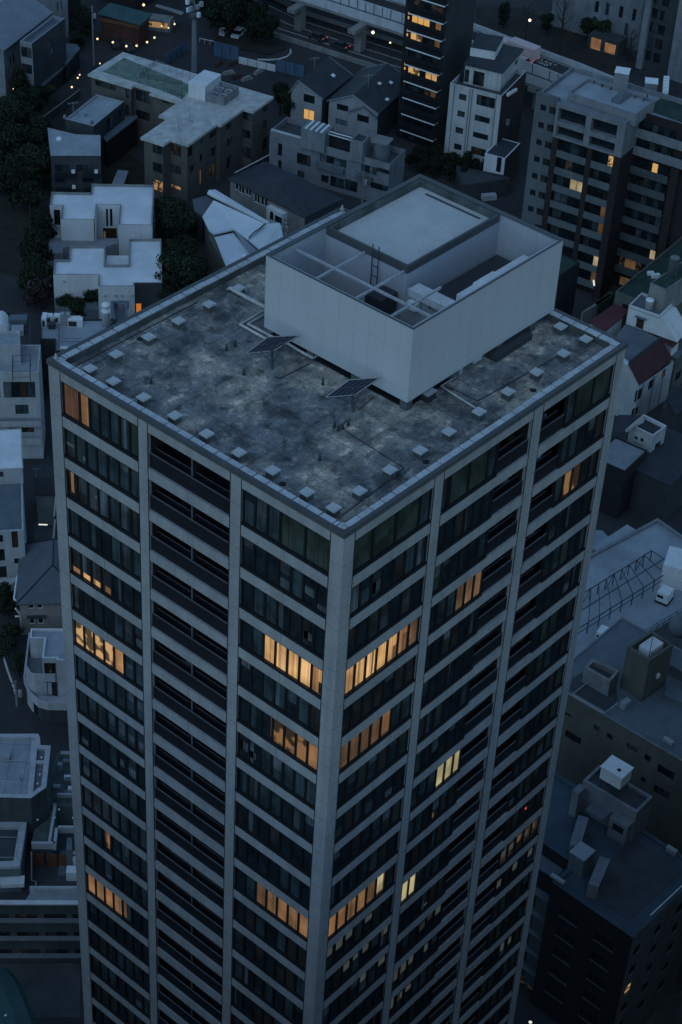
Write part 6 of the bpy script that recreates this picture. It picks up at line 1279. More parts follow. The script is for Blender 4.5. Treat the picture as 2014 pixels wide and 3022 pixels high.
for i in range(4): j = (i + 1) % 4; m.hull([(*q[i], 23.4), (*q[j], 23.4), (*I[j], 23.4), (*I[i], 23.4)], [(*q[i], 24.1), (*q[j], 24.1), (*I[j], 24.1), (*I[i], 24.1)])
m.build('roof_well', b.t)
m = MB().use('metal'); q = (74.63, 19.55); m.ob(q, u_, 1.1, .7, 21.9, 22.8); q = (73.64, 12.72); m.ob(q, u_, .5, 1.2, 21.9, 22.3); m.build('roof_machine', b.t)
m = MB().use('slateblue'); m.prism([(83.1, 19.44), (83.22, 14.78), (87.45, 14.44), (86.49, 19.78)], 21.86, 23.2); m.prism([(79.44, 17.61), (79.95, 12.67), (82.08, 12.55), (81.11, 18.27)], 21.86, 22.4); m.build('roof_step', b.t)
m = MB().use('slateblue'); m.lathe(*(89.57, 22.33), [(.1, 21.8), (1.0, 22.0), (1.3, 23.0), (1.0, 24), (.1, 24.3)], 14); tag(m.build('round_tank', None, True), 'dark blue round tank at the right edge beside the stair tower', 'tank')

# dark block with condensers in the lower right

w5 = [(a, 17.0 - 3.05 * k - 1.2, a + 2.2, 17.0 - 3.05 * k, ['glass', 'glass']) for k in range(5) for a in (1.6, 6.0)]
w0 = [(a, 17.2 - 3.05 * k - 1.4, a + 1.2, 17.2 - 3.05 * k, ['lit_room' if (k == 2 and a < 1) else 'glass']) for k in range(5) for a in (.8, 4.5, 8.2)]
MT['navy'] = mat('dark_blue_roof', (0.055, 0.082, 0.105), rough=.8, var=.3, scale=.25)
b = Bld('black_block', 'dark walled block with navy flat roof, condensers and plant room, lower right', 'building', [(51.0, 1.75), (63.5, 1.44), (64.14, 27.43), (55.14, 27.65), (54.75, 11.74), (51.25, 11.83)], 19.5, 'black', 'navy', par=.2, pw=.5, capm='navy', wmats={0: 'greywall'}, wins={5: w5, 0: w0})
A, u, n, L_ = b.edge(5)
for w in w5: m = MB().use('dimwall'); wbox(m, A, u, n, w[0] - .1, w[2] + .1, w[1] - .12, w[1] - .02, -.15, 0); m.build('sill', b.t)
m = MB().use('darkroof'); m.prism(inset([(51.0, 1.75), (63.5, 1.44), (63.73, 10.73), (51.23, 11.04)], 1.6), 19.304, 19.33); m.build('roof_edge_step', b.t)
for k, px in enumerate([(52.57, 7.24, 18.36, 4.01, 1.18), (55.6, 11.69, 23.83, 4.25, 1.38)]):
    m = MB().use('greywall'); u_ = uv(px[2]); m.ob(px[:2], u_, max(px[3], 2.2), 1.1, 19.31, 21.3); m.use('black')
    m = m
    for j in range(2):
        q = at(px, px[2], .55 + 1.05 * j, -.01); nrm = (u_[1], -u_[0]); ring = [(q[0] + u_[0] * .38 * math.cos(a * .5236), q[1] + u_[1] * .38 * math.cos(a * .5236), 20.45 + .38 * math.sin(a * .5236)) for a in range(12)]; m.face(ring)
    tag(m.build('condenser'), ['twin fan condenser nearer the roof edge of the black block', 'twin fan condenser beside the plant room of the black block'][k], 'air conditioner', 'twin fan condensers')
o = (53.87, 10.04, -0.41, 1.85, 1.77); m = MB().use('slateblue'); m.ob(o[:2], uv(o[2]), o[3], o[4], 19.31, 21.8); m.use('paleroof'); m.ob(at(o, o[2], -.05, -.05), uv(o[2]), o[3] + .1, o[4] + .1, 21.803, 21.95); tag(m.build('tank_box'), 'box with pale square lid between the condensers', 'tank box')
o = (61.56, 9.2, 1.31, 2.61, 6.66); u_ = uv(o[2]); m = MB().use('greywall'); m.ob(o[:2], u_, max(o[3], 3), o[4], 19.31, 23.2); m.use('darkroof'); m.ob(at(o, o[2], .3, .3), u_, max(o[3], 3) - .6, o[4] - .6, 23.202, 23.22); m.use('greywall')
for a, c, e1, e2 in ((0, 0, max(o[3], 3), .3), (0, o[4] - .3, max(o[3], 3), .3), (0, .3, .3, o[4] - .6), (max(o[3], 3) - .3, .3, .3, o[4] - .6)): m.ob(at(o, o[2], a, c), u_, e1, e2, 23.203, 23.6)
m.ob(at(o, o[2], -1.3, o[4] * .93), u_, 1.3, .8, 19.31, 22.9); m.ob(at(o, o[2], -1.0, .2), u_, 1.0, 2.2, 19.31, 22.0)
m.use('black'); m.ob(at(o, o[2], -1.01, .6), u_, .02, 1.3, 20.6, 21.5); m.use('slateblue'); m.ob(at(o, o[2], -1.6, o[4] * .42), u_, 1.6, 2.2, 21.6, 21.75); pr = m.build('plant_room', b.t)
m = MB().use('dkmetal'); q = at(o, o[2], .7, o[4] * .42)
for a, c in ((0, 0), (1.7, 0), (0, 2.2), (1.7, 2.2)): s_ = at(q, o[2], a, c); m.tube([(*s_, 23.2), (*s_, 24.6)], .06, 4)
for a, c, d, e in ((0, 0, 0, 2.2), (0, 0, 1.7, 0)): m.tube([(*at(q, o[2], a, c), 23.25), (*at(q, o[2], d, e), 24.55)], .04, 4); m.tube([(*at(q, o[2], a, c), 24.55), (*at(q, o[2], d, e), 23.25)], .04, 4)
m.build('tank_stand', b.t); m = MB().use('whitem'); m.ob(at(q, o[2], -.15, -.15), u_, 2.0, 2.5, 24.6, 26.2); m.ob(at(q, o[2], -.25, -.25), u_, 2.2, 2.7, 26.2, 26.35); m.use('black'); m.lathe(*at(q, o[2], .6, .7), [(.22, 26.352), (.2, 26.4)], 12); m.build('water_tank', b.t)
m = MB().use('metal'); m.ob((51.79, 10.58), uv(o[2] + 90), -.0 + 1.6, .4, 19.9, 20.2); q = (62.94, 4.69); m.ob(q, u_, .5, 1.2, 19.3, 19.9); m.use('whitem'); m.tube([(54.44, 2.02, 19.75), (59.81, 1.85, 19.75), (62.09, 1.82, 19.75)], .07, 5); m.build('roof_trim', b.t)
# terraced flats left of it

P = [(52.58, 19.26), (52.76, 12.29), (64.75, 12.6), (64.57, 19.57)]; b = Bld('dark_flats', 'dark flats with stacked pale balcony screens between the tower and the black block', 'apartment building', P, 18.0, 'black', 'slateblue', par=.2, wins={0: rows([(2.0, 5.0), (6.5, 9.0)], [(1.5 + 2.95 * k, 3.5 + 2.95 * k) for k in range(5)])})
A, u, n, L_ = b.edge(0)
for uu, zz in [(6.41, 14.47), (6.34, 11.49), (6.35, 8.54), (6.42, 5.57), (6.42, 2.62)]:
    m = MB().use('dimwall'); wbox(m, A, u, n, uu - .75, uu + .75, zz - .9, zz + .9, -.9, -.8); m.use('slateblue'); wbox(m, A, u, n, uu - 6, uu + .75, zz + .95, zz + 1.1, -.9, 0); m.build('balcony', b.t)
m = MB().use('lit_faint'); wbox(m, A, u, n, 4, 7, .1, 1.2, -.05, -.01); m.build('entrance_glow', b.t)
m = MB().use('tube'); q = (48.27, 9.81); m.lathe(*q, [(.06, 1.35), (.2, 1.5), (.06, 1.65)], 8); m.use('dkmetal'); m.tube([(*q, 0), (*q, 1.36)], .04); tag(m.build('path_lamp'), 'small white lamp at the bottom edge beside the tower', 'lamp')
m = MB().use('paving'); m.slab([(57.54, 1.29, 0.06), (60.62, -1.96, 0.06), (64.48, 0.56, 0.06), (61.93, 1.77, 0.06)], .05); structure(m.build('side_street'))

# white house with maroon mansard

M3 = [(148.45, 65.28), (157.81, 65.3), (157.8, 74.3), (148.44, 74.28)]; t = thing('mansard_house', 'white house with steep maroon mansard roof and a roof terrace right of the tower', 'house', (*M3[0], 0)); m = MB(); un = wall(m, M3[0], M3[1], 0, 7.0, [(-0.47, 4.14, 1.14, 6.16), (-0.62, 1.35, 1.01, 2.87), (2.77, 4.71, 4.47, 6.35), (5.97, 5.16, 7.43, 6.63, ['lit_dim', 'lace'])], .14, 'walkup')
for i in (1, 2, 3): wall(m, M3[i], M3[(i + 1) % 4], 0, 7.0, [], .1, 'walkup')
m.build('wall', t)
for w in [(-0.47, 4.14, 1.14, 6.16), (-0.62, 1.35, 1.01, 2.87), (2.77, 4.71, 4.47, 6.35), (5.97, 5.16, 7.43, 6.63, ['lit_dim', 'lace'])]: window(t, M3[0], un[0], un[1], w, .14, kinds_for(w[4] if len(w) > 4 else 'glass', 1))
for k in range(3): A_ = lp(M3[0], M3[1], .12 + .3 * k); mm = MB().use('greywall'); wbox(mm, A_, un[0], un[1], 0, .12, .1, 6.9, -.12, 0); mm.build('downpipe', t)
r = [(148.44, 65.3, 7.0), (158.36, 65.86, 7.0), (156.46, 67.29, 10.6), (147.3, 66.86, 10.6)]; m = MB().use('mansard'); m.slab(r, .15); m.build('mansard_roof', t)
v3 = (-0.0, 1.0); m = MB().use('white'); a0, a1 = r[0], r[3]; d0 = (a0[0] + v3[0] * 7.5, a0[1] + v3[1] * 7.5, 7.0); d1 = (a1[0] + v3[0] * 5.6, a1[1] + v3[1] * 5.6, 10.6)
m.hull([(a0[0], a0[1], 6.98), (r[1][0], r[1][1], 6.98), (r[1][0] + v3[0] * 7.5, r[1][1] + v3[1] * 7.5, 6.98), d0], [(a1[0] + v3[0] * .3, a1[1] + v3[1] * .3, 10.3), (r[2][0] + v3[0] * .3, r[2][1] + v3[1] * .3, 10.3), (r[2][0] + v3[0] * 5.6, r[2][1] + v3[1] * 5.6, 10.3), (d1[0], d1[1], 10.3)]); m.build('upper_storey', t)
m = MB().use('slateblue'); tq = [(148.17, 67.36), (156.85, 67.9), (156.74, 73.93), (152.92, 73.15), (148.6, 68.83)]; m.prism(tq, 10.302, 10.36); m.use('darkwall'); m.hull(*[[(a1[0], a1[1], z), (r[2][0], r[2][1], z), (r[2][0] + v3[0] * .25, r[2][1] + v3[1] * .25, z), (a1[0] + v3[0] * .25, a1[1] + v3[1] * .25, z)] for z in (10.37, 11.1)]); m.build('roof_terrace', t)

K = [(156.59, 73.93), (157.38, 68.78), (161.82, 69.46), (161.04, 74.61)]; kz = 13.25; m = MB(); un = wall(m, K[0], K[1], 10.3, kz, [(1.62, 10.35, 2.88, 12.21)], .12, 'white')
for i in (1, 2, 3): wall(m, K[i], K[(i + 1) % 4], 10.3, kz, [], .1, 'white')
m.use('slateblue'); m.prism(K, kz, kz + .1); m.use('white'); I = inset(K, .2)
for i in range(4): j = (i + 1) % 4; m.hull([(*K[i], kz + .1), (*K[j], kz + .1), (*I[j], kz + .1), (*I[i], kz + .1)], [(*K[i], kz + .5), (*K[j], kz + .5), (*I[j], kz + .5), (*I[i], kz + .5)])
hut = m.build('roof_hut', t); m = MB().use('brownshut'); w = (1.62, 10.35, 2.88, 12.21); wbox(m, K[0], un[0], un[1], w[0], w[2], max(w[1], 10.32), w[3], .08, .12); m.use('slateblue'); wbox(m, K[0], un[0], un[1], w[0] - .2, w[2] + .4, w[3] + .15, w[3] + .25, -.5, 0); m.build('door', hut)
m = MB().use('white'); q = at(K[1], math.degrees(math.atan2(un[0][1], un[0][0])), 0, 0)
u_ = un[0]; m.hull([(K[1][0], K[1][1], 10.3), (K[1][0] + u_[0] * 3.4, K[1][1] + u_[1] * 3.4, 10.3), (K[2][0] + u_[0] * 3.4, K[2][1] + u_[1] * 3.4, 10.3), (K[2][0], K[2][1], 10.3)], [(K[1][0], K[1][1], kz), (K[1][0] + u_[0] * .7, K[1][1] + u_[1] * .7, kz), (K[2][0] + u_[0] * .7, K[2][1] + u_[1] * .7, kz), (K[2][0], K[2][1], kz)]); m.build('buttress', hut)
m = MB().use('whitem'); m.lathe(*(158.18, 71.36), [(.62, kz + .1), (.62, kz + 1.7), (.68, kz + 1.72), (.66, kz + 1.95), (.3, kz + 2.1)], 16); tag(m.build('water_tank', None, True), 'white cylindrical water tank on the mansard house roof hut', 'tank')

S3 = [(152.37, 74.8), (157.93, 75.19), (157.71, 78.35), (152.14, 77.96)]; m = MB().use('white'); m.prism(inset(S3, .15), 0, 10.3); t3 = m.build('side_wing', t); m = MB().use('maroon'); r = [(151.57, 74.43, 11.0), (159.05, 75.09, 11.0), (158.2, 77.33, 11.8), (150.96, 77.08, 11.8)]; m.slab(r, .25); m.build('side_roof', t3)
m = MB().use('maroon'); r = [(158.26, 66.17, 9.0), (161.33, 66.52, 9.0), (160.66, 68.13, 10.0), (157.39, 67.67, 10.0)]; m.slab(r, .25); m.use('white'); m.prism(inset([(158.26, 66.17), (161.33, 66.52), (161.92, 68.78), (158.89, 68.35)], .3), 0, 8.7); m.build('rear_wing', t)
m = MB().use('conc'); m.prism([(158.37, 82.83), (161.26, 82.66), (166.11, 82.72), (165.95, 83.17), (158.38, 83.12)], 0, 7.5); tag(m.build('boundary_wall'), 'pale boundary wall beside the maroon side roof', 'wall')

# green roofed building with tank block

b = Bld('green_roof_building', 'khaki building with dark green flat roof and a raised tank block', 'building', [(160.32, 69.79), (184.2, 72.14), (183.37, 80.62), (159.49, 78.27)], 13.0, 'khaki', 'dkgreen', par=.35, capm='khaki', wins={3: [(1.5, 9.6, 2.6, 11.4)]})
o = (159.04, 69.46, 0.7, 4.41, 2.84); u_ = uv(o[2]); m = MB().use('conc'); m.ob(o[:2], u_, o[3] + 6, o[4], 12.6, 17.3); m.use('dkgreen'); m.ob(at(o, o[2], .2, .2), u_, o[3] + 5.6, o[4] - .4, 17.302, 17.32); m.build('tank_block', b.t)
m = MB().use('greywall'); q = (163.55, 71.35); m.lathe(*q, [(.75, 17.33), (.75, 20.2), (.8, 20.25), (.5, 20.5)], 14); m.use('dkmetal'); m.tube([(q[0] - .8, q[1] - .8, 17.33), (q[0] - .8, q[1] - .8, 20.4)], .05, 4); tag(m.build('water_tank', None, True), 'pale cylindrical water tank on the green roofed tank block', 'tank')
m = MB().use('whitem'); q = (167.19, 76.66); m.ob(q, (.8, -.6), 1.3, .6, 12.66, 13.3); m.ob((q[0] + .3, q[1] + 1), (.8, -.6), 1.0, .5, 12.66, 13.2); tag(m.build('aircon_unit'), 'white air conditioner pair on the dark green roof', 'air conditioner')
m = MB().use('dkgreen'); m.prism([(161.85, 82.7), (165.56, 82.38), (167.35, 83.07), (166.49, 83.6), (162.04, 83.11)], 0, 7.5); tag(m.build('green_lean_to'), 'low mossy lean-to roof below the dark green roof', 'shed')

m = MB().use('khaki'); o = (165.49, 70.75, 3.6, 6.82, 1.13); m.ob(o[:2], uv(o[2]), 16, 6, 0, 9); m.use('black'); m.ob(at(o, o[2], .5, -.02), uv(o[2]), 12, .02, 5.4, 7.6); tag(m.build('rear_block'), 'khaki rear block with black window band at the right edge', 'building')
o = (159.31, 65.76, 4.07, 5.9, 0.91); 
m = MB().use('khaki'); m.ob(o[:2], uv(o[2]), 14, 5, 0, 6.5); m.use('glass'); m.ob(at(o, o[2], 1.0, -.02), uv(o[2]), 1.6, .02, 1.8, 3.2); m.ob(at(o, o[2], 4.0, -.02), uv(o[2]), 1.6, .02, 1.8, 3.2); m.use('slateblue'); m.ob(at(o, o[2], -.1, -.1), uv(o[2]), 14.2, 5.2, 6.5, 6.7); tag(m.build('khaki_house'), 'khaki house with blue grey roof at the right edge behind the mansard house', 'house')

# green topped dark block right behind the penthouse

b = Bld('dark_green_block', 'black block with dark green roof just behind the penthouse right wall', 'building', [(153.85, 85.23), (159.62, 85.48), (159.91, 88.79), (156.81, 89.24)], 15.0, 'black', 'dkgreen', par=.1)
m = MB().use('tube'); q = (172.89, 90.15); m.ob(q, (.75, .6), 1.6, .25, 3.0, 3.2); m.use('dkmetal'); m.tube([(q[0], q[1], 0), (q[0], q[1], 3)], .06); tag(m.build('car_park_lamp'), 'short white lamp glowing in the dark gap behind the penthouse', 'lamp')
# pale split roof house below the mansard house

b = Bld('split_roof_house', 'narrow pale house with dark sunken roof and tiny windows right of the tower', 'house', [(135.35, 54.52), (138.83, 54.52), (138.83, 58.43), (135.35, 58.43)], 10.0, 'walkup', 'slate', par=.6, pw=.2, capm='white', wins={3: [(1.04, 7.99, 1.57, 8.53), (2.0, 8.09, 2.54, 8.69), (0.93, 7.31, 2.68, 7.5)], 0: [(1.15, 6.14, 2.66, 7.86), (0.63, 2.89, 0.96, 5.41), (2.25, 3.27, 2.48, 5.4)]})
m = MB().use('white'); r = [(132.24, 57.35, 11.2), (136.51, 57.23, 11.8), (137.51, 57.51, 9.9), (133.94, 58.06, 9.6)]; m.slab(r, .2); m.use('slate'); r = [(132.21, 59.38, 9.8), (133.32, 57.91, 9.8), (137.84, 57.92, 10.6), (135.24, 60.63, 10.6)]; m.slab(r, .2); m.build('side_roof', b.t)
b = Bld('cube_block', 'black cube with stained pale roof between the tower edge and the split roof house', 'building', [(127.23, 53.45), (133.69, 54.04), (133.21, 59.36), (126.75, 58.77)], 8.5, 'black', 'greyroof', par=.15)
m = MB().use('slate'); r = [(150.03, 61.25, 6.0), (154.27, 61.32, 6.0), (148.25, 56.63, 8.0), (144.61, 56.37, 8.0)]; m.slab(r, .2); m.use('darkwall'); m.prism([(148.13, 60.72), (151.08, 56.76), (157.37, 60.33), (153.78, 62.8)], 0, 5.5); tag(m.build('dark_house'), 'dark house with slate roof at the right edge below the mansard house', 'house')
m = MB().use('slate'); o = (130.87, 48.07, 3.56, 8.27, 2.13); m.ob(o[:2], uv(o[2]), 12, 10, 6.8, 7.0); m.use('darkwall'); m.ob(at(o, o[2], .2, .2), uv(o[2]), 11.6, 9.6, 0, 6.8); tag(m.build('dark_house'), 'dark house with plain grey roof at the right edge above the long blue roof', 'house')

# small buildings in front of the brown apartments
for lab, px, z, wm, rm in (('low grey shed roof behind the machine room', [(183.05, 126.43), (191.43, 121.93), (191.54, 123.59), (188.15, 131.7)], 3.5, 'darkwall', 'darkroof'), ('dark low building between white mid-rise and brown apartments', [(190.33, 116.02), (189.99, 112.87), (194.24, 115.8), (194.45, 118.65)], 6, 'darkwall', 'slateblue')):
    b = Bld('low_building', lab, 'building', px, z, wm, rm, par=.2)
m = MB().use('metal'); q = (181.57, 120.46); m.ob(q, (.8, -.55), 2.6, 1.2, 3.3, 4.2); tag(m.build('roof_machine'), 'pale machine on the low grey shed behind the machine room', 'machine')
m = MB().use('metal'); q = (182.0, 111.06); m.ob(q, (.8, -.55), 1.0, 1.0, 5.8, 8.0); tag(m.build('roof_machine'), 'pale cabinet on the low dark building by the brown apartments', 'machine')

# ---------------------------------------------------------------- expressway

EN = [(205.76, 237.94), (213.97, 210.88), (216.96, 192.98), (219.64, 172.4), (220.39, 140.54), (220.65, 136.6), (220.29, 117.8), (218.69, 95.47)]; t = thing('expressway', 'elevated expressway on concrete piers with grey noise barriers crossing the top of the picture', 'expressway', (*EN[3], 0))
def offs(P, d):
    out = []
    for i, p in enumerate(P):
        a, c = P[max(0, i - 1)], P[min(len(P) - 1, i + 1)]; l = math.hypot(c[0] - a[0], c[1] - a[1]); out.append((p[0] - (c[1] - a[1]) / l * d, p[1] + (c[0] - a[0]) / l * d))
    return out
def ribbon(m, P, d0, d1, z0, z1):
    A, B = offs(P, d0), offs(P, d1)
    for i in range(len(P) - 1): m.hull([(*A[i], z0), (*A[i + 1], z0), (*B[i + 1], z0), (*B[i], z0)], [(*A[i], z1), (*A[i + 1], z1), (*B[i + 1], z1), (*B[i], z1)])
m = MB().use('conc'); ribbon(m, EN, .0, 10.5, 5.6, 6.9); m.build('girder', t)
m = MB().use('deckroad'); ribbon(m, EN, .25, 10.2, 6.902, 7.2); m.build('road_deck', t)
m = MB().use('barrier'); ribbon(m, EN, -.05, .22, 6.2, 8.0); ribbon(m, EN, 0, .2, 8.35, 10.3); m.use('slateblue'); ribbon(m, EN, .04, .18, 8.001, 8.349)
m.use('joint'); tot = 0
for i in range(len(EN) - 1):
    l = math.hypot(EN[i + 1][0] - EN[i][0], EN[i + 1][1] - EN[i][1])
    for k in range(int(l / 2)): q = lp(EN[i], EN[i + 1], (k + .5) * 2 / l); u_ = ((EN[i + 1][0] - EN[i][0]) / l, (EN[i + 1][1] - EN[i][1]) / l); m.ob((q[0] + u_[1] * .08, q[1] - u_[0] * .08), u_, .12, .06, 8.36, 10.29)
m.build('noise_barrier', t)
m = MB().use('barrier'); ribbon(m, EN, 10.2, 10.5, 6.9, 8.3); m.use('conc'); ribbon(m, EN, 10.51, 11.2, 6.4, 8.1); m.build('far_parapet', t)
m = MB().use('paint'); ribbon(m, EN, 5.15, 5.3, 7.204, 7.21); ribbon(m, EN, .8, .95, 7.204, 7.21); ribbon(m, EN, 9.6, 9.8, 7.204, 7.21)
for (a, c) in zip([(227.29, 144.44), (227.21, 143.19), (227.25, 142.17), (227.29, 141.15)], range(4)):
    for j in range(3): m.ob((a[0] + j * .5, a[1] - j * .35), (.8, -.55), 1.2, .22, 7.204, 7.212); m.ob((a[0] + j * .5, a[1] - j * .35), (.55, .8), 1.1, .2, 7.213, 7.22)
m.build('road_marking', t)
for k, px in enumerate([(216.36, 195.53), (217.85, 180.37), (213.55, 213.48), (223.67, 139.42)]):
    d = (EN[3][1] - EN[2][1], -(EN[3][0] - EN[2][0])); l = math.hypot(*d); d = (-d[0] / l, -d[1] / l); e_ = (-d[1], d[0])
    m = MB().use('conc'); m.ob((px[0] - d[0] * .9 - e_[0] * .8, px[1] - d[1] * .9 - e_[1] * .8), d, 1.9, 1.6, 0, 5.0); m.ob((px[0] - d[0] * 3.5 - e_[0] * .9, px[1] - d[1] * 3.5 - e_[1] * .9), d, 11.5, 1.8, 4.7, 5.59); m.build('pier', t)
# truck and cars
def car(name, label, cat, x, y, z, yaw, L_, W_, H_, body, cab=.35, tail='tail', group=None):
    u = uv(yaw); t = thing(name, label, cat, (x, y, z), group); o = at((x, y), yaw, -L_ / 2, -W_ / 2); m = MB().use(body)
    if name == 'box_truck':
        m.ob(at(o, yaw, 0, 0), u, L_ * .74, W_, z + .9, z + H_); m.ob(at(o, yaw, L_ * .77, .08), u, L_ * .23, W_ - .16, z + .5, z + H_ * .78); m.use('dkmetal'); m.ob(at(o, yaw, .1, .2), u, L_ - .3, W_ - .4, z + .5, z + .9)
    else:
        m.ob(o, u, L_, W_, z + .25, z + H_ * .55); a, c = at(o, yaw, L_ * .2, .1), at(o, yaw, L_ * .78, W_ - .1)
        lo = [at(o, yaw, L_ * .14, .06), at(o, yaw, L_ * .80, .06), at(o, yaw, L_ * .80, W_ - .06), at(o, yaw, L_ * .14, W_ - .06)]; hi = [at(o, yaw, L_ * .25, .2), at(o, yaw, L_ * .66, .2), at(o, yaw, L_ * .66, W_ - .2), at(o, yaw, L_ * .25, W_ - .2)]
        m.use('glass'); m.hull([(*p, z + H_ * .551) for p in lo], [(*p, z + H_ * .93) for p in hi]); m.use(body); m.prism(inset(hi, -.03), z + H_ * .931, z + H_)
    m.build('body', t)
    for a in (.2, .8):
        for c in (0, 1): q = at(o, yaw, L_ * a, W_ * c); v = (-u[1], u[0]); m = MB().use('black'); s = 1 if c else -1; m.tube([(q[0] - v[0] * .2 * s, q[1] - v[1] * .2 * s, z + .33), (q[0] + v[0] * .02 * s, q[1] + v[1] * .02 * s, z + .33)], .33, 10); m.build('wheel', t)
    if tail:
        for c in (.1, W_ - .35): m = MB().use(tail); m.ob(at(o, yaw, -.03, c), u, .03, .25, z + .85, z + 1.05); m.build('tail_lamp', t)
    return t
yw = -88.64
x, y = (226.31, 147.13)
car('box_truck', 'pale pink box truck on the expressway behind the white mid-rise', 'truck', x, y, 7.2, yw + 180, 8.5, 2.4, 3.3, 'pink')
x, y = (224.36, 144.63)
car('small_car', 'small pale car with red tail lamp on the expressway beside the white mid-rise', 'car', x, y, 7.2, yw + 180, 3.6, 1.6, 1.5, 'pink')
for k, (px, yawc, bd) in enumerate(zip([(203.67, 204.86), (204.89, 202.04), (182.95, 215.64), (183.64, 212.59), (196.35, 218.23), (197.14, 215.71)], (20, 200, 60, 70, -35, -35), ('white', 'white', 'dkmetal', 'darkwall', 'white', 'white'))):
    car('parked_car', ['left white car parked below the dark trees at the top', 'right white car parked below the dark trees at the top', 'left dark car parked on the restaurant terrace', 'right dark car parked on the restaurant terrace', 'left white car in the yard right of the restaurant', 'right white car in the yard right of the restaurant'][k], 'car', *px, 0, yawc, 4.2, 1.7, 1.45, bd, tail=None, group='parked cars')
for k, (px, yc) in enumerate(zip([(215.49, 189.82), (215.82, 183.89), (214.94, 204.02)], (yw, yw, yw))): car('moving_car', ['dark car on the road below the expressway, left of the two piers', 'dark car on the road below the expressway, by the right pier', 'dark car on the road behind the planted island'][k], 'car', *px, 0, yc + 180, 4.2, 1.7, 1.45, 'darkwall', group='cars on the lower road')
# lower road with lane lines and the small park

RD = [(212.68, 242.07), (214.14, 207.76), (213.49, 198.52), (217.3, 172.96), (219.07, 159.25)]; m = MB().use('deckroad'); A = offs(RD, -3.5); B = offs(RD, 9)
for i in range(len(RD) - 1): m.face([(*A[i], .008), (*A[i + 1], .008), (*B[i + 1], .008), (*B[i], .008)])
structure(m.build('road'))
m = MB().use('paint')
for d in (-3.2, 0, 3.0, 6.2): ribbon(m, RD, d, d + .18, .011, .016)
structure(m.build('road_lines'))
m = MB().use('conc'); ribbon(m, RD, -4.0, -3.6, 0, 1.0); ribbon(m, RD, 9.1, 9.4, 0, .9); tag(m.build('road_wall'), 'low concrete wall along the road below the expressway', 'wall')
x0 = (204.06, 187.28); 
m = MB().use('paint'); r = [(199.24, 191.38, 0.15), (200.69, 189.77, 0.15), (202.55, 188.53, 0.15), (204.67, 188.27, 0.15), (206.54, 188.96, 0.15), (207.59, 190.06, 0.15)]; m.tube(r, .16, 5); tag(m.build('curved_kerb'), 'pale curved kerb at the end of the planted island', 'kerb')
m = MB().use('paint'); r = [(196.64, 205.07, 0.9), (197.8, 201.91, 0.9)]; m.tube(r, .08, 5)
for k in range(4): s_ = lp(r[0], r[1], k / 3); m.tube([(s_[0], s_[1], 0), (s_[0], s_[1], .95)], .05, 4)
tag(m.build('white_rail'), 'short white rail beside the planted island', 'rail')
m = MB().use('earth'); m.slab([(197.66, 202.23, 0.3), (201.38, 194.3, 0.3), (202.36, 191.33, 0.3), (207.35, 190.89, 0.3), (209.08, 192.78, 0.3), (207.56, 195.58, 0.3), (199.97, 203.25, 0.3)], .28); structure(m.build('planted_island'))
for lab, pts, h, mk in (('blue hoarding panels beside the radio mast', [(194.21, 198.7, 0), (195.71, 193.24, 0)], 3.2, 'hoard'), ('white hoarding panels right of the blue hoarding', [(195.35, 192.9, 0), (197.91, 185.17, 0)], 1.5, 'white'), ('blue hoarding panels behind the slate roofs', [(198.12, 185.31, 0), (200.06, 179.53, 0)], 2.6, 'hoard'), ('pale hoarding panels left of the radio mast', [(184.17, 202.22, 0), (191.57, 203.87, 0)], 2.0, 'hoard')):
    a, c = pts; l = math.hypot(c[0] - a[0], c[1] - a[1]); u_ = ((c[0] - a[0]) / l, (c[1] - a[1]) / l); m = MB().use(mk); nn = max(2, int(l / 1.8))
    for k in range(nn): m.ob((a[0] + u_[0] * l * k / nn, a[1] + u_[1] * l * k / nn), u_, l / nn - .05, .08, .05, h)
    m.use('dkmetal')
    for k in range(nn + 1): m.ob((a[0] + u_[0] * (l * k / nn - .05), a[1] + u_[1] * (l * k / nn - .05)), u_, .08, .05, 0, h + .05) if False else m.tube([(a[0] + u_[0] * l * k / nn + u_[1] * .06, a[1] + u_[1] * l * k / nn - u_[0] * .06, 0), (a[0] + u_[0] * l * k / nn + u_[1] * .06, a[1] + u_[1] * l * k / nn - u_[0] * .06, h)], .04, 4)
    tag(m.build('hoarding'), lab, 'hoarding', 'hoardings round the building site')
# building-site trench clutter
m = MB().use('wood')
for k, (x, y) in enumerate([(189.21, 191.0), (189.07, 188.5), (189.93, 186.39), (192.96, 192.84), (193.91, 186.64), (190.72, 194.25)]):
    m = MB().use('redbrick' if k % 2 else 'beige')
    for j in range(4): m.ob(at((x, y), -20 + 7 * k, .1 * j, .05 * j), uv(-20 + 7 * k + j * 1.5), 2.6 - .2 * j, .9 - .1 * j, .15 * j, .15 * j + .15)
    tag(m.build('timber_stack'), ['timber stack left of centre', 'timber stack in the middle', 'timber stack right of centre', 'farthest timber stack', 'rightmost timber stack', 'leftmost timber stack'][k] + ' on the building site behind the roof fans', 'timber', 'timber stacks on the building site')
# street lamps
for (lab, mk, r, z), (x, y) in zip([('bright street lamp under the expressway left of the black tower', 'lamp', .32, 6), ('smaller street lamp under the expressway beside the black tower', 'lamp', .18, 5), ('street lamp glowing through bare branches at the top right', 'lamp', .30, 6), ('small lamp at the foot of the black tower', 'lamp', .2, 2.5), ('lamp beside the ground floor of the brown apartments', 'lamp', .28, 3)],
     [(216.12, 175.72), (216.73, 171.62), (244.47, 157.69), (189.21, 138.95), (182.16, 87.07)]): lamp('street_lamp', lab, 'street lamp', x, y, z, r, mk, arm=.5)
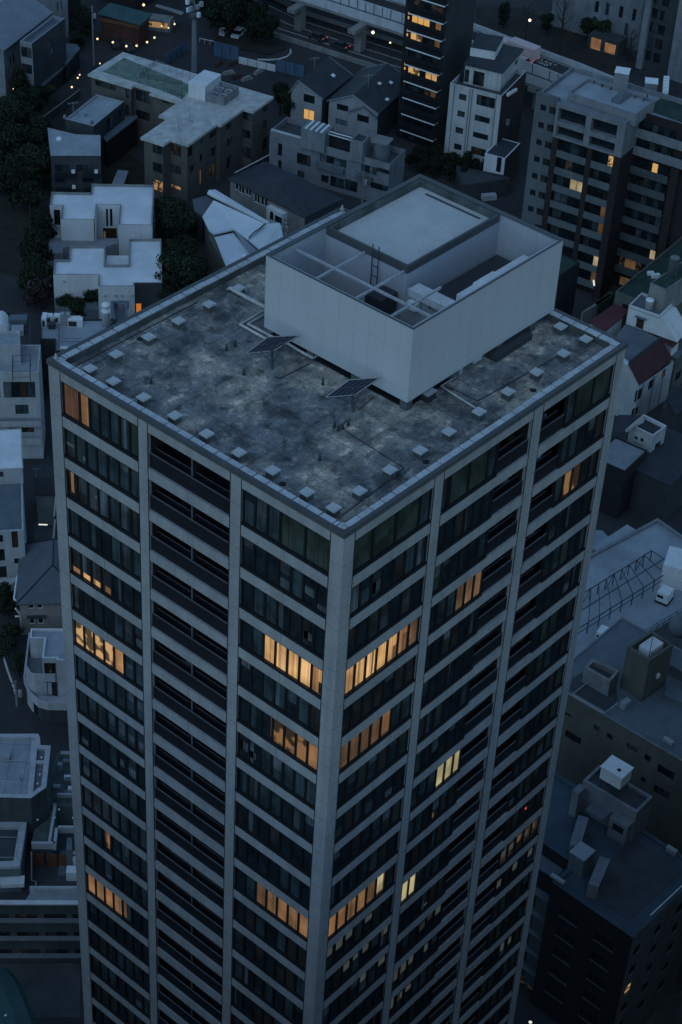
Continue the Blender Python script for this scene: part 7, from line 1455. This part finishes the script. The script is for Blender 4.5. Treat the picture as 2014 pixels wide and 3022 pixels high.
# utility poles
for lab, base, top, in (('dark utility pole at the top left beside the tall pale block', (173.78, 211.83), 12.39), ('utility pole with transformers in front of the concrete terrace house', (170.04, 138.38), 6.43), ('utility pole with wires on the street at the left edge', (43.36, 85.22), 4.28), ('utility pole poking above the white metal roofs', (148.14, 137.23), 6.17)):
    t = thing('utility_pole', lab, 'utility pole', (*base, 0), 'utility poles'); m = MB().use('conc'); m.tube([(*base, 0), (*base, top)], .17, 8, .12); m.build('pole', t)
    m = MB().use('dkmetal')
    for z in (top - .4, top - 1.2): m.tube([(base[0] - .7, base[1] + .7, z), (base[0] + .7, base[1] - .7, z)], .06, 4)
    m.build('cross_arm', t); m = MB().use('metal'); m.lathe(base[0] + .35, base[1] - .3, [(.26, top - 2.6), (.28, top - 2.5), (.28, top - 1.7), (.2, top - 1.6)], 10); m.build('transformer', t)
def wires(label, a, c, n, sag):
    m = MB().use('dkmetal')
    for k in range(n):
        pts = [(a[0] + (c[0] - a[0]) * f + .25 * k, a[1] + (c[1] - a[1]) * f - .25 * k, a[2] + (c[2] - a[2]) * f - sag * 4 * f * (1 - f) - .35 * k) for f in [i / 10 for i in range(11)]]; m.tube(pts, .022, 4)
    tag(m.build('overhead_wire'), label, 'wire', 'overhead wires')
wires('overhead wires from the terrace house pole towards the black tower', (165.81, 135.51, 9.0), (182.25, 131.38, 8.0), 3, 1.0)
wires('overhead wires from the metal roofs pole towards the slate roof house', (143.51, 133.17, 9.5), (165.81, 135.51, 9.0), 3, .9)
wires('overhead wires along the street at the left edge', (41.09, 82.5, 7.5), (45.23, 89.27, 7.5), 3, .8)
wires('overhead wires from the top left pole past the dark cube house', (178.4, 217.48, 9.0), (153.15, 205.16, 8.0), 3, 1.2)
m = MB().use('paint'); r = [(48.44, 94.12, 0.02), (46.56, 90.84, 0.02), (45.35, 88.46, 0.02), (44.19, 86.38, 0.02)]; ribbon(m, [(p[0], p[1]) for p in r], 0, .25, .012, .018); structure(m.build('street_line'))
m = MB().use('paint'); r = [(148.61, 199.08, 1.6), (156.33, 201.31, 1.6), (162.25, 203.12, 1.6)]
for p0, p1 in zip(r, r[1:]):
    l = math.hypot(p1[0] - p0[0], p1[1] - p0[1]); m.use('darkwall'); u_ = ((p1[0] - p0[0]) / l, (p1[1] - p0[1]) / l); m.ob((p0[0], p0[1]), u_, l, .2, 0, 1.6); m.use('conc'); m.ob((p0[0], p0[1]), u_, l, .2, 1.602, 1.66)
tag(m.build('garden_wall'), 'long low garden wall with pale coping left of the flat roofed house', 'wall')
m = MB(); r = [(159.17, 159.13, 2.0), (168.83, 159.56, 2.0)]; p0, p1 = r; l = math.hypot(p1[0] - p0[0], p1[1] - p0[1]); u_ = ((p1[0] - p0[0]) / l, (p1[1] - p0[1]) / l); m.use('darkwall'); m.ob((p0[0], p0[1]), u_, l, .2, 0, 2.0); m.use('white'); m.ob((p0[0], p0[1]), u_, l, .22, 2.002, 2.08); tag(m.build('garden_wall'), 'garden wall with white coping between the taupe block and the dark slate roof', 'wall')

# ---------------------------------------------------------------- trees
def leaf_mesh(name, R, H, n, mats, seed, lobes=9, s=.34):
    rnd = random.Random(seed); m = MB(); L = []
    for _ in range(lobes): a = rnd.uniform(0, 6.283); r = R * rnd.uniform(.15, .62); L.append((r * math.cos(a), r * math.sin(a), H * rnd.uniform(.28, .88), R * rnd.uniform(.22, .52)))
    L.append((0, 0, H * .72, R * .5))
    for k in range(n):
        c = rnd.choice(L); v = Vector((rnd.gauss(0, 1), rnd.gauss(0, 1), rnd.gauss(0, 1) + .25)).normalized(); rr = c[3] * (rnd.uniform(.45, 1.28)); p = Vector(c[:3]) + Vector((v.x * rr, v.y * rr, v.z * rr * .8))
        if p.z < H * .15: continue
        t = (v + Vector((rnd.gauss(0, .5), rnd.gauss(0, .5), rnd.gauss(0, .5)))).normalized(); a = t.orthogonal().normalized(); a.rotate(Matrix.Rotation(rnd.uniform(0, 6.28), 3, t)); b = t.cross(a); q = s * rnd.uniform(.6, 1.35)
        m.use(mats[0] if rnd.random() < (.35 if int(c[0] * 97) % 2 else .85) else mats[1]); m.face([p - a * q, p + b * q * .6, p + a * q, p - b * q * .6])
    me = D.meshes.new(name); me.from_pydata(m.v, [], m.f)
    for k in m.ms: me.materials.append(MT[k])
    me.polygons.foreach_set('material_index', m.mi); me.update(); return me
def trunk_mesh(R, H, seed):
    rnd = random.Random(seed); m = MB().use('barkm'); m.tube([(0, 0, -.05), (.1, 0, H * .25), (0, .1, H * .5), (0, 0, H * .78)], R * .075, 7, R * .02)
    for k in range(6):
        a = k * 1.05 + rnd.random() * .5; z = H * rnd.uniform(.3, .55); m.tube([(0, 0, z), (R * .3 * math.cos(a), R * .3 * math.sin(a), z + H * .14), (R * .58 * math.cos(a), R * .58 * math.sin(a), z + H * .27)], R * .035, 5, R * .01)
    me = D.meshes.new('trunk'); me.from_pydata(m.v, [], m.f); me.materials.append(MT['barkm']); me.update(); return me
VAR = {}
for nm, R_, H_, n_, mats_, s_ in (('broad', 4.0, 8.0, 5200, ('leafa', 'leafb'), .30), ('round', 2.6, 5.5, 2600, ('leafb', 'leafa'), .26), ('dark', 3.4, 9.0, 4200, ('leafa', 'leafa'), .30), ('plum', 2.6, 4.5, 2000, ('leafc', 'leafa'), .24), ('shrub', 1.5, 2.2, 900, ('leafb', 'leafa'), .2)):
    VAR[nm] = [(leaf_mesh('crown', R_, H_, n_, mats_, sd + len(nm), s=s_), trunk_mesh(R_, H_, sd)) for sd in (11, 29, 53)]
def tree(kind, x, y, sc, label, group, k=0, name='tree'):
    t = thing(name, label, 'tree' if kind != 'shrub' else 'shrub', (x, y, 0), group); cm, tm = VAR[kind][k % 3]
    for nm, me in (('crown', cm), ('trunk', tm)):
        o = D.objects.new(nm, me); COL.objects.link(o); o.parent = t; o.scale = (sc, sc, sc * (1 + .08 * ((k * 7) % 3 - 1))); o.rotation_euler = (0, 0, k * 1.3)
TR = [('broad', 141.25, 197.24, 1.15, 'large dark green tree at the left edge, topmost of the group'), ('broad', 138.76, 189.14, 1.0, 'bushy green tree left of the small flat house'), ('broad', 132.58, 189.88, 1.2, 'dark broad tree at the left edge below the topmost one'), ('broad', 130.55, 181.84, 1.1, 'broad tree in front of the four small balconies'), ('dark', 124.17, 179.32, 1.0, 'dark tall tree at the left edge beside the upper white house'), ('broad', 134.84, 184.79, 0.8, 'smaller tree touching the charcoal house front'), ('dark', 124.34, 174.32, 0.9, 'dark tree just left of the upper white house'), ('plum', 106.25, 151.47, 1.3, 'plum coloured small tree left of the lower white house'), ('dark', 112.59, 159.32, 0.9, 'dark tree at the left edge beside the lower white house'), ('round', 109.94, 154.32, 0.9, 'small green tree left of the lower white house'), ('dark', 118.7, 165.13, 0.9, 'dark tree left of the gap between the white houses'), ('broad', 107.98, 154.38, 0.9, 'dark broad tree at the left edge above the pale walk-up'), ('broad', 137.57, 154.09, 0.95, 'leafy tree right of the upper white house'), ('broad', 135.03, 149.45, 0.9, 'dark leafy tree between the white houses and the metal roofs'), ('broad', 124.61, 139.7, 1.05, 'large tree overhanging the lower white house roof'), ('dark', 119.38, 137.36, 0.9, 'dark tree in front of the orange lit door house'), ('broad', 125.51, 137.4, 0.95, 'tree behind the tower parapet right of the lower white house'), ('broad', 130.44, 143.07, 0.85, 'tree below the side wing of the metal roofed house'), ('round', 139.25, 150.84, 0.9, 'small round tree under the metal roofed house'), ('round', 111.8, 144.91, 0.8, 'left round shrub tree before the lower white house'), ('round', 113.0, 144.19, 0.75, 'right round shrub tree before the lower white house'), ('round', 108.41, 145.28, 0.75, 'low shrub tree at the front left of the lower white house'), ('round', 107.5, 146.83, 0.7, 'lowest shrub tree left of the crowded roof'), ('shrub', 123.68, 150.33, 1.1, 'shrub in the court between the two white houses'), ('dark', 200.25, 203.59, 1.15, 'tall dark tree right of the radio mast'), ('broad', 202.63, 202.85, 1.0, 'leafy dark tree behind the parked white cars'), ('dark', 204.34, 196.32, 0.9, 'slim dark tree in the middle of the planted island'), ('dark', 205.81, 193.79, 0.9, 'dark tree at the end of the planted island'), ('broad', 203.47, 208.57, 1.0, 'dark tree at the top edge right of the mast'), ('dark', 207.28, 203.65, 1.0, 'dark tree at the top edge above the parked cars'), ('dark', 185.03, 172.05, 0.8, 'dark tree beside the left gabled house'), ('round', 184.32, 169.14, 1.0, 'dark shrub tree between taupe block and gabled house'), ('dark', 151.77, 207.85, 0.75, 'dark tree below the dark cube house'), ('dark', 150.39, 202.94, 0.8, 'dark tree at the foot of the dark cube house porch'), ('round', 154.65, 204.56, 0.8, 'small dark tree beside the garden wall'), ('dark', 178.83, 220.56, 0.8, 'dark tree left of the restaurant lamps'), ('round', 175.9, 219.32, 0.8, 'small dark tree right of the tall pale block'), ('dark', 53.7, 98.91, 0.55, 'small garden tree under the curved carport'), ('round', 48.41, 93.07, 0.7, 'round clipped shrub tree beside the terrace house'), ('round', 50.7, 94.16, 0.6, 'small shrub tree in the garden of the hip roofed house'), ('round', 46.99, 89.03, 0.6, 'small shrub tree on the street side of the terrace house'), ('dark', 248.75, 166.99, 0.55, 'small dark shrub tree at the top right beyond the expressway'), ('dark', 252.9, 158.81, 0.6, 'dark tree at the corner of the pale slab'), ('round', 256.71, 151.11, 0.9, 'dark shrub tree at the foot of the pale slab, left'), ('round', 257.41, 148.31, 0.9, 'dark shrub tree at the foot of the pale slab, right')]
for k, (kind, x, y, s_, lab) in enumerate(TR): tree(kind, x, y, s_, lab, 'trees among the houses', k)
# clipped hedge at the foot of the white mid-rise
for k in range(9):
    x, y = lp((187.98, 140.63), (192.95, 126.39), k / 8); tree('dark', x, y, .52, 'dark hedge tree at the foot of the white mid-rise, %s from the left' % ORD[k], 'hedge trees below the white mid-rise', k)
for k in range(6):
    x, y = lp((185.76, 140.44), (188.88, 127.58), k / 5); tree('dark', x, y, .42, 'dark front row hedge tree below the white mid-rise, %s from the left' % ORD[k], 'front hedge trees behind the machine room', k + 1)
# bare trees beyond the expressway
def bare(x, y, h, label, seed):
    rnd = random.Random(seed); t = thing('bare_tree', label, 'tree', (x, y, 0), 'bare trees beyond the expressway'); m = MB().use('barkm'); m.tube([(x, y, 0), (x + .1, y, h * .5), (x, y + .1, h)], .16, 6, .04); m.build('trunk', t); m = MB().use('barkm')
    for k in range(22):
        a = rnd.uniform(0, 6.283); z = h * rnd.uniform(.3, .95); l = h * .28 * (1.1 - z / h) + .5; p1 = (x + l * .6 * math.cos(a), y + l * .6 * math.sin(a), z + l * .5); p2 = (p1[0] + l * .5 * math.cos(a + .4), p1[1] + l * .5 * math.sin(a + .4), p1[2] + l * .6); m.tube([(x, y, z), p1, p2], .06, 4, .015); m.tube([p1, (p1[0] + l * .4 * math.cos(a - .7), p1[1] + l * .4 * math.sin(a - .7), p1[2] + l * .5)], .03, 4, .01)
    m.build('branches', t)
for k, ((x, y), h, lab) in enumerate(zip([(244.94, 158.61), (246.05, 150.57), (255.87, 157.19), (255.01, 139.52)], (9, 12, 12, 7), ('bare tree in front of the glowing street lamp', 'bare tree in the dark field beyond the expressway', 'tall bare tree beside the pale slab corner', 'bare tree lit by the amber gate house'))): bare(x, y, h, lab, k)
m = MB().use('earth'); m.face([(x, y, .006) for x, y in [(246.11, 172.33), (245.13, 139.08), (254.57, 134.42), (260.82, 145.44), (259.38, 171.82), (252.92, 177.69)]]); structure(m.build('field'))
m = MB().use('earth'); m.face([(x, y, .005) for x, y in [(107.04, 170.54), (121.19, 131.4), (149.19, 159.14), (158.83, 210.0), (158.06, 219.78), (145.37, 216.25)]]); structure(m.build('garden'))

# ---------------------------------------------------------------- added unseen blocks, put in to darken the lower tower and right side
def add_shade_block(label, s0, s1, t0, t1, h):
    hd, rt = (0.775414, 0.631453), (0.631453, -0.775414); C0 = (-64.0, -51.78)
    def q(s, t): return (C0[0] + hd[0] * s + rt[0] * t, C0[1] + hd[1] * s + rt[1] * t)
    P = [q(s0, t0), q(s0, t1), q(s1, t1), q(s1, t0)]; t = thing('shade_block', label, 'office block', (*q((s0 + s1) / 2, (t0 + t1) / 2), 0)); m = MB()
    for i in range(4):
        L_ = math.hypot(P[(i + 1) % 4][0] - P[i][0], P[(i + 1) % 4][1] - P[i][1]); wall(m, P[i], P[(i + 1) % 4], 0, h, [(1, 3.6 * k + 1.2, L_ - 1, 3.6 * k + 3.2) for k in range(int(h / 3.6) - 1)], .25, 'darkwall')
    m.build('wall', t); m = MB().use('darkroof'); m.face([(*p, h) for p in P]); m.build('roof', t); m = MB().use('glass'); m.prism(inset(P, .25), .5, h - .5); m.build('glazing', t)
add_shade_block('dark glazed office block standing in front of the tower below the camera', 38, 57, -70, 70, 78)
add_shade_block('dark glazed office block standing to the right of the black walled block', 100, 145, 45, 72, 92)
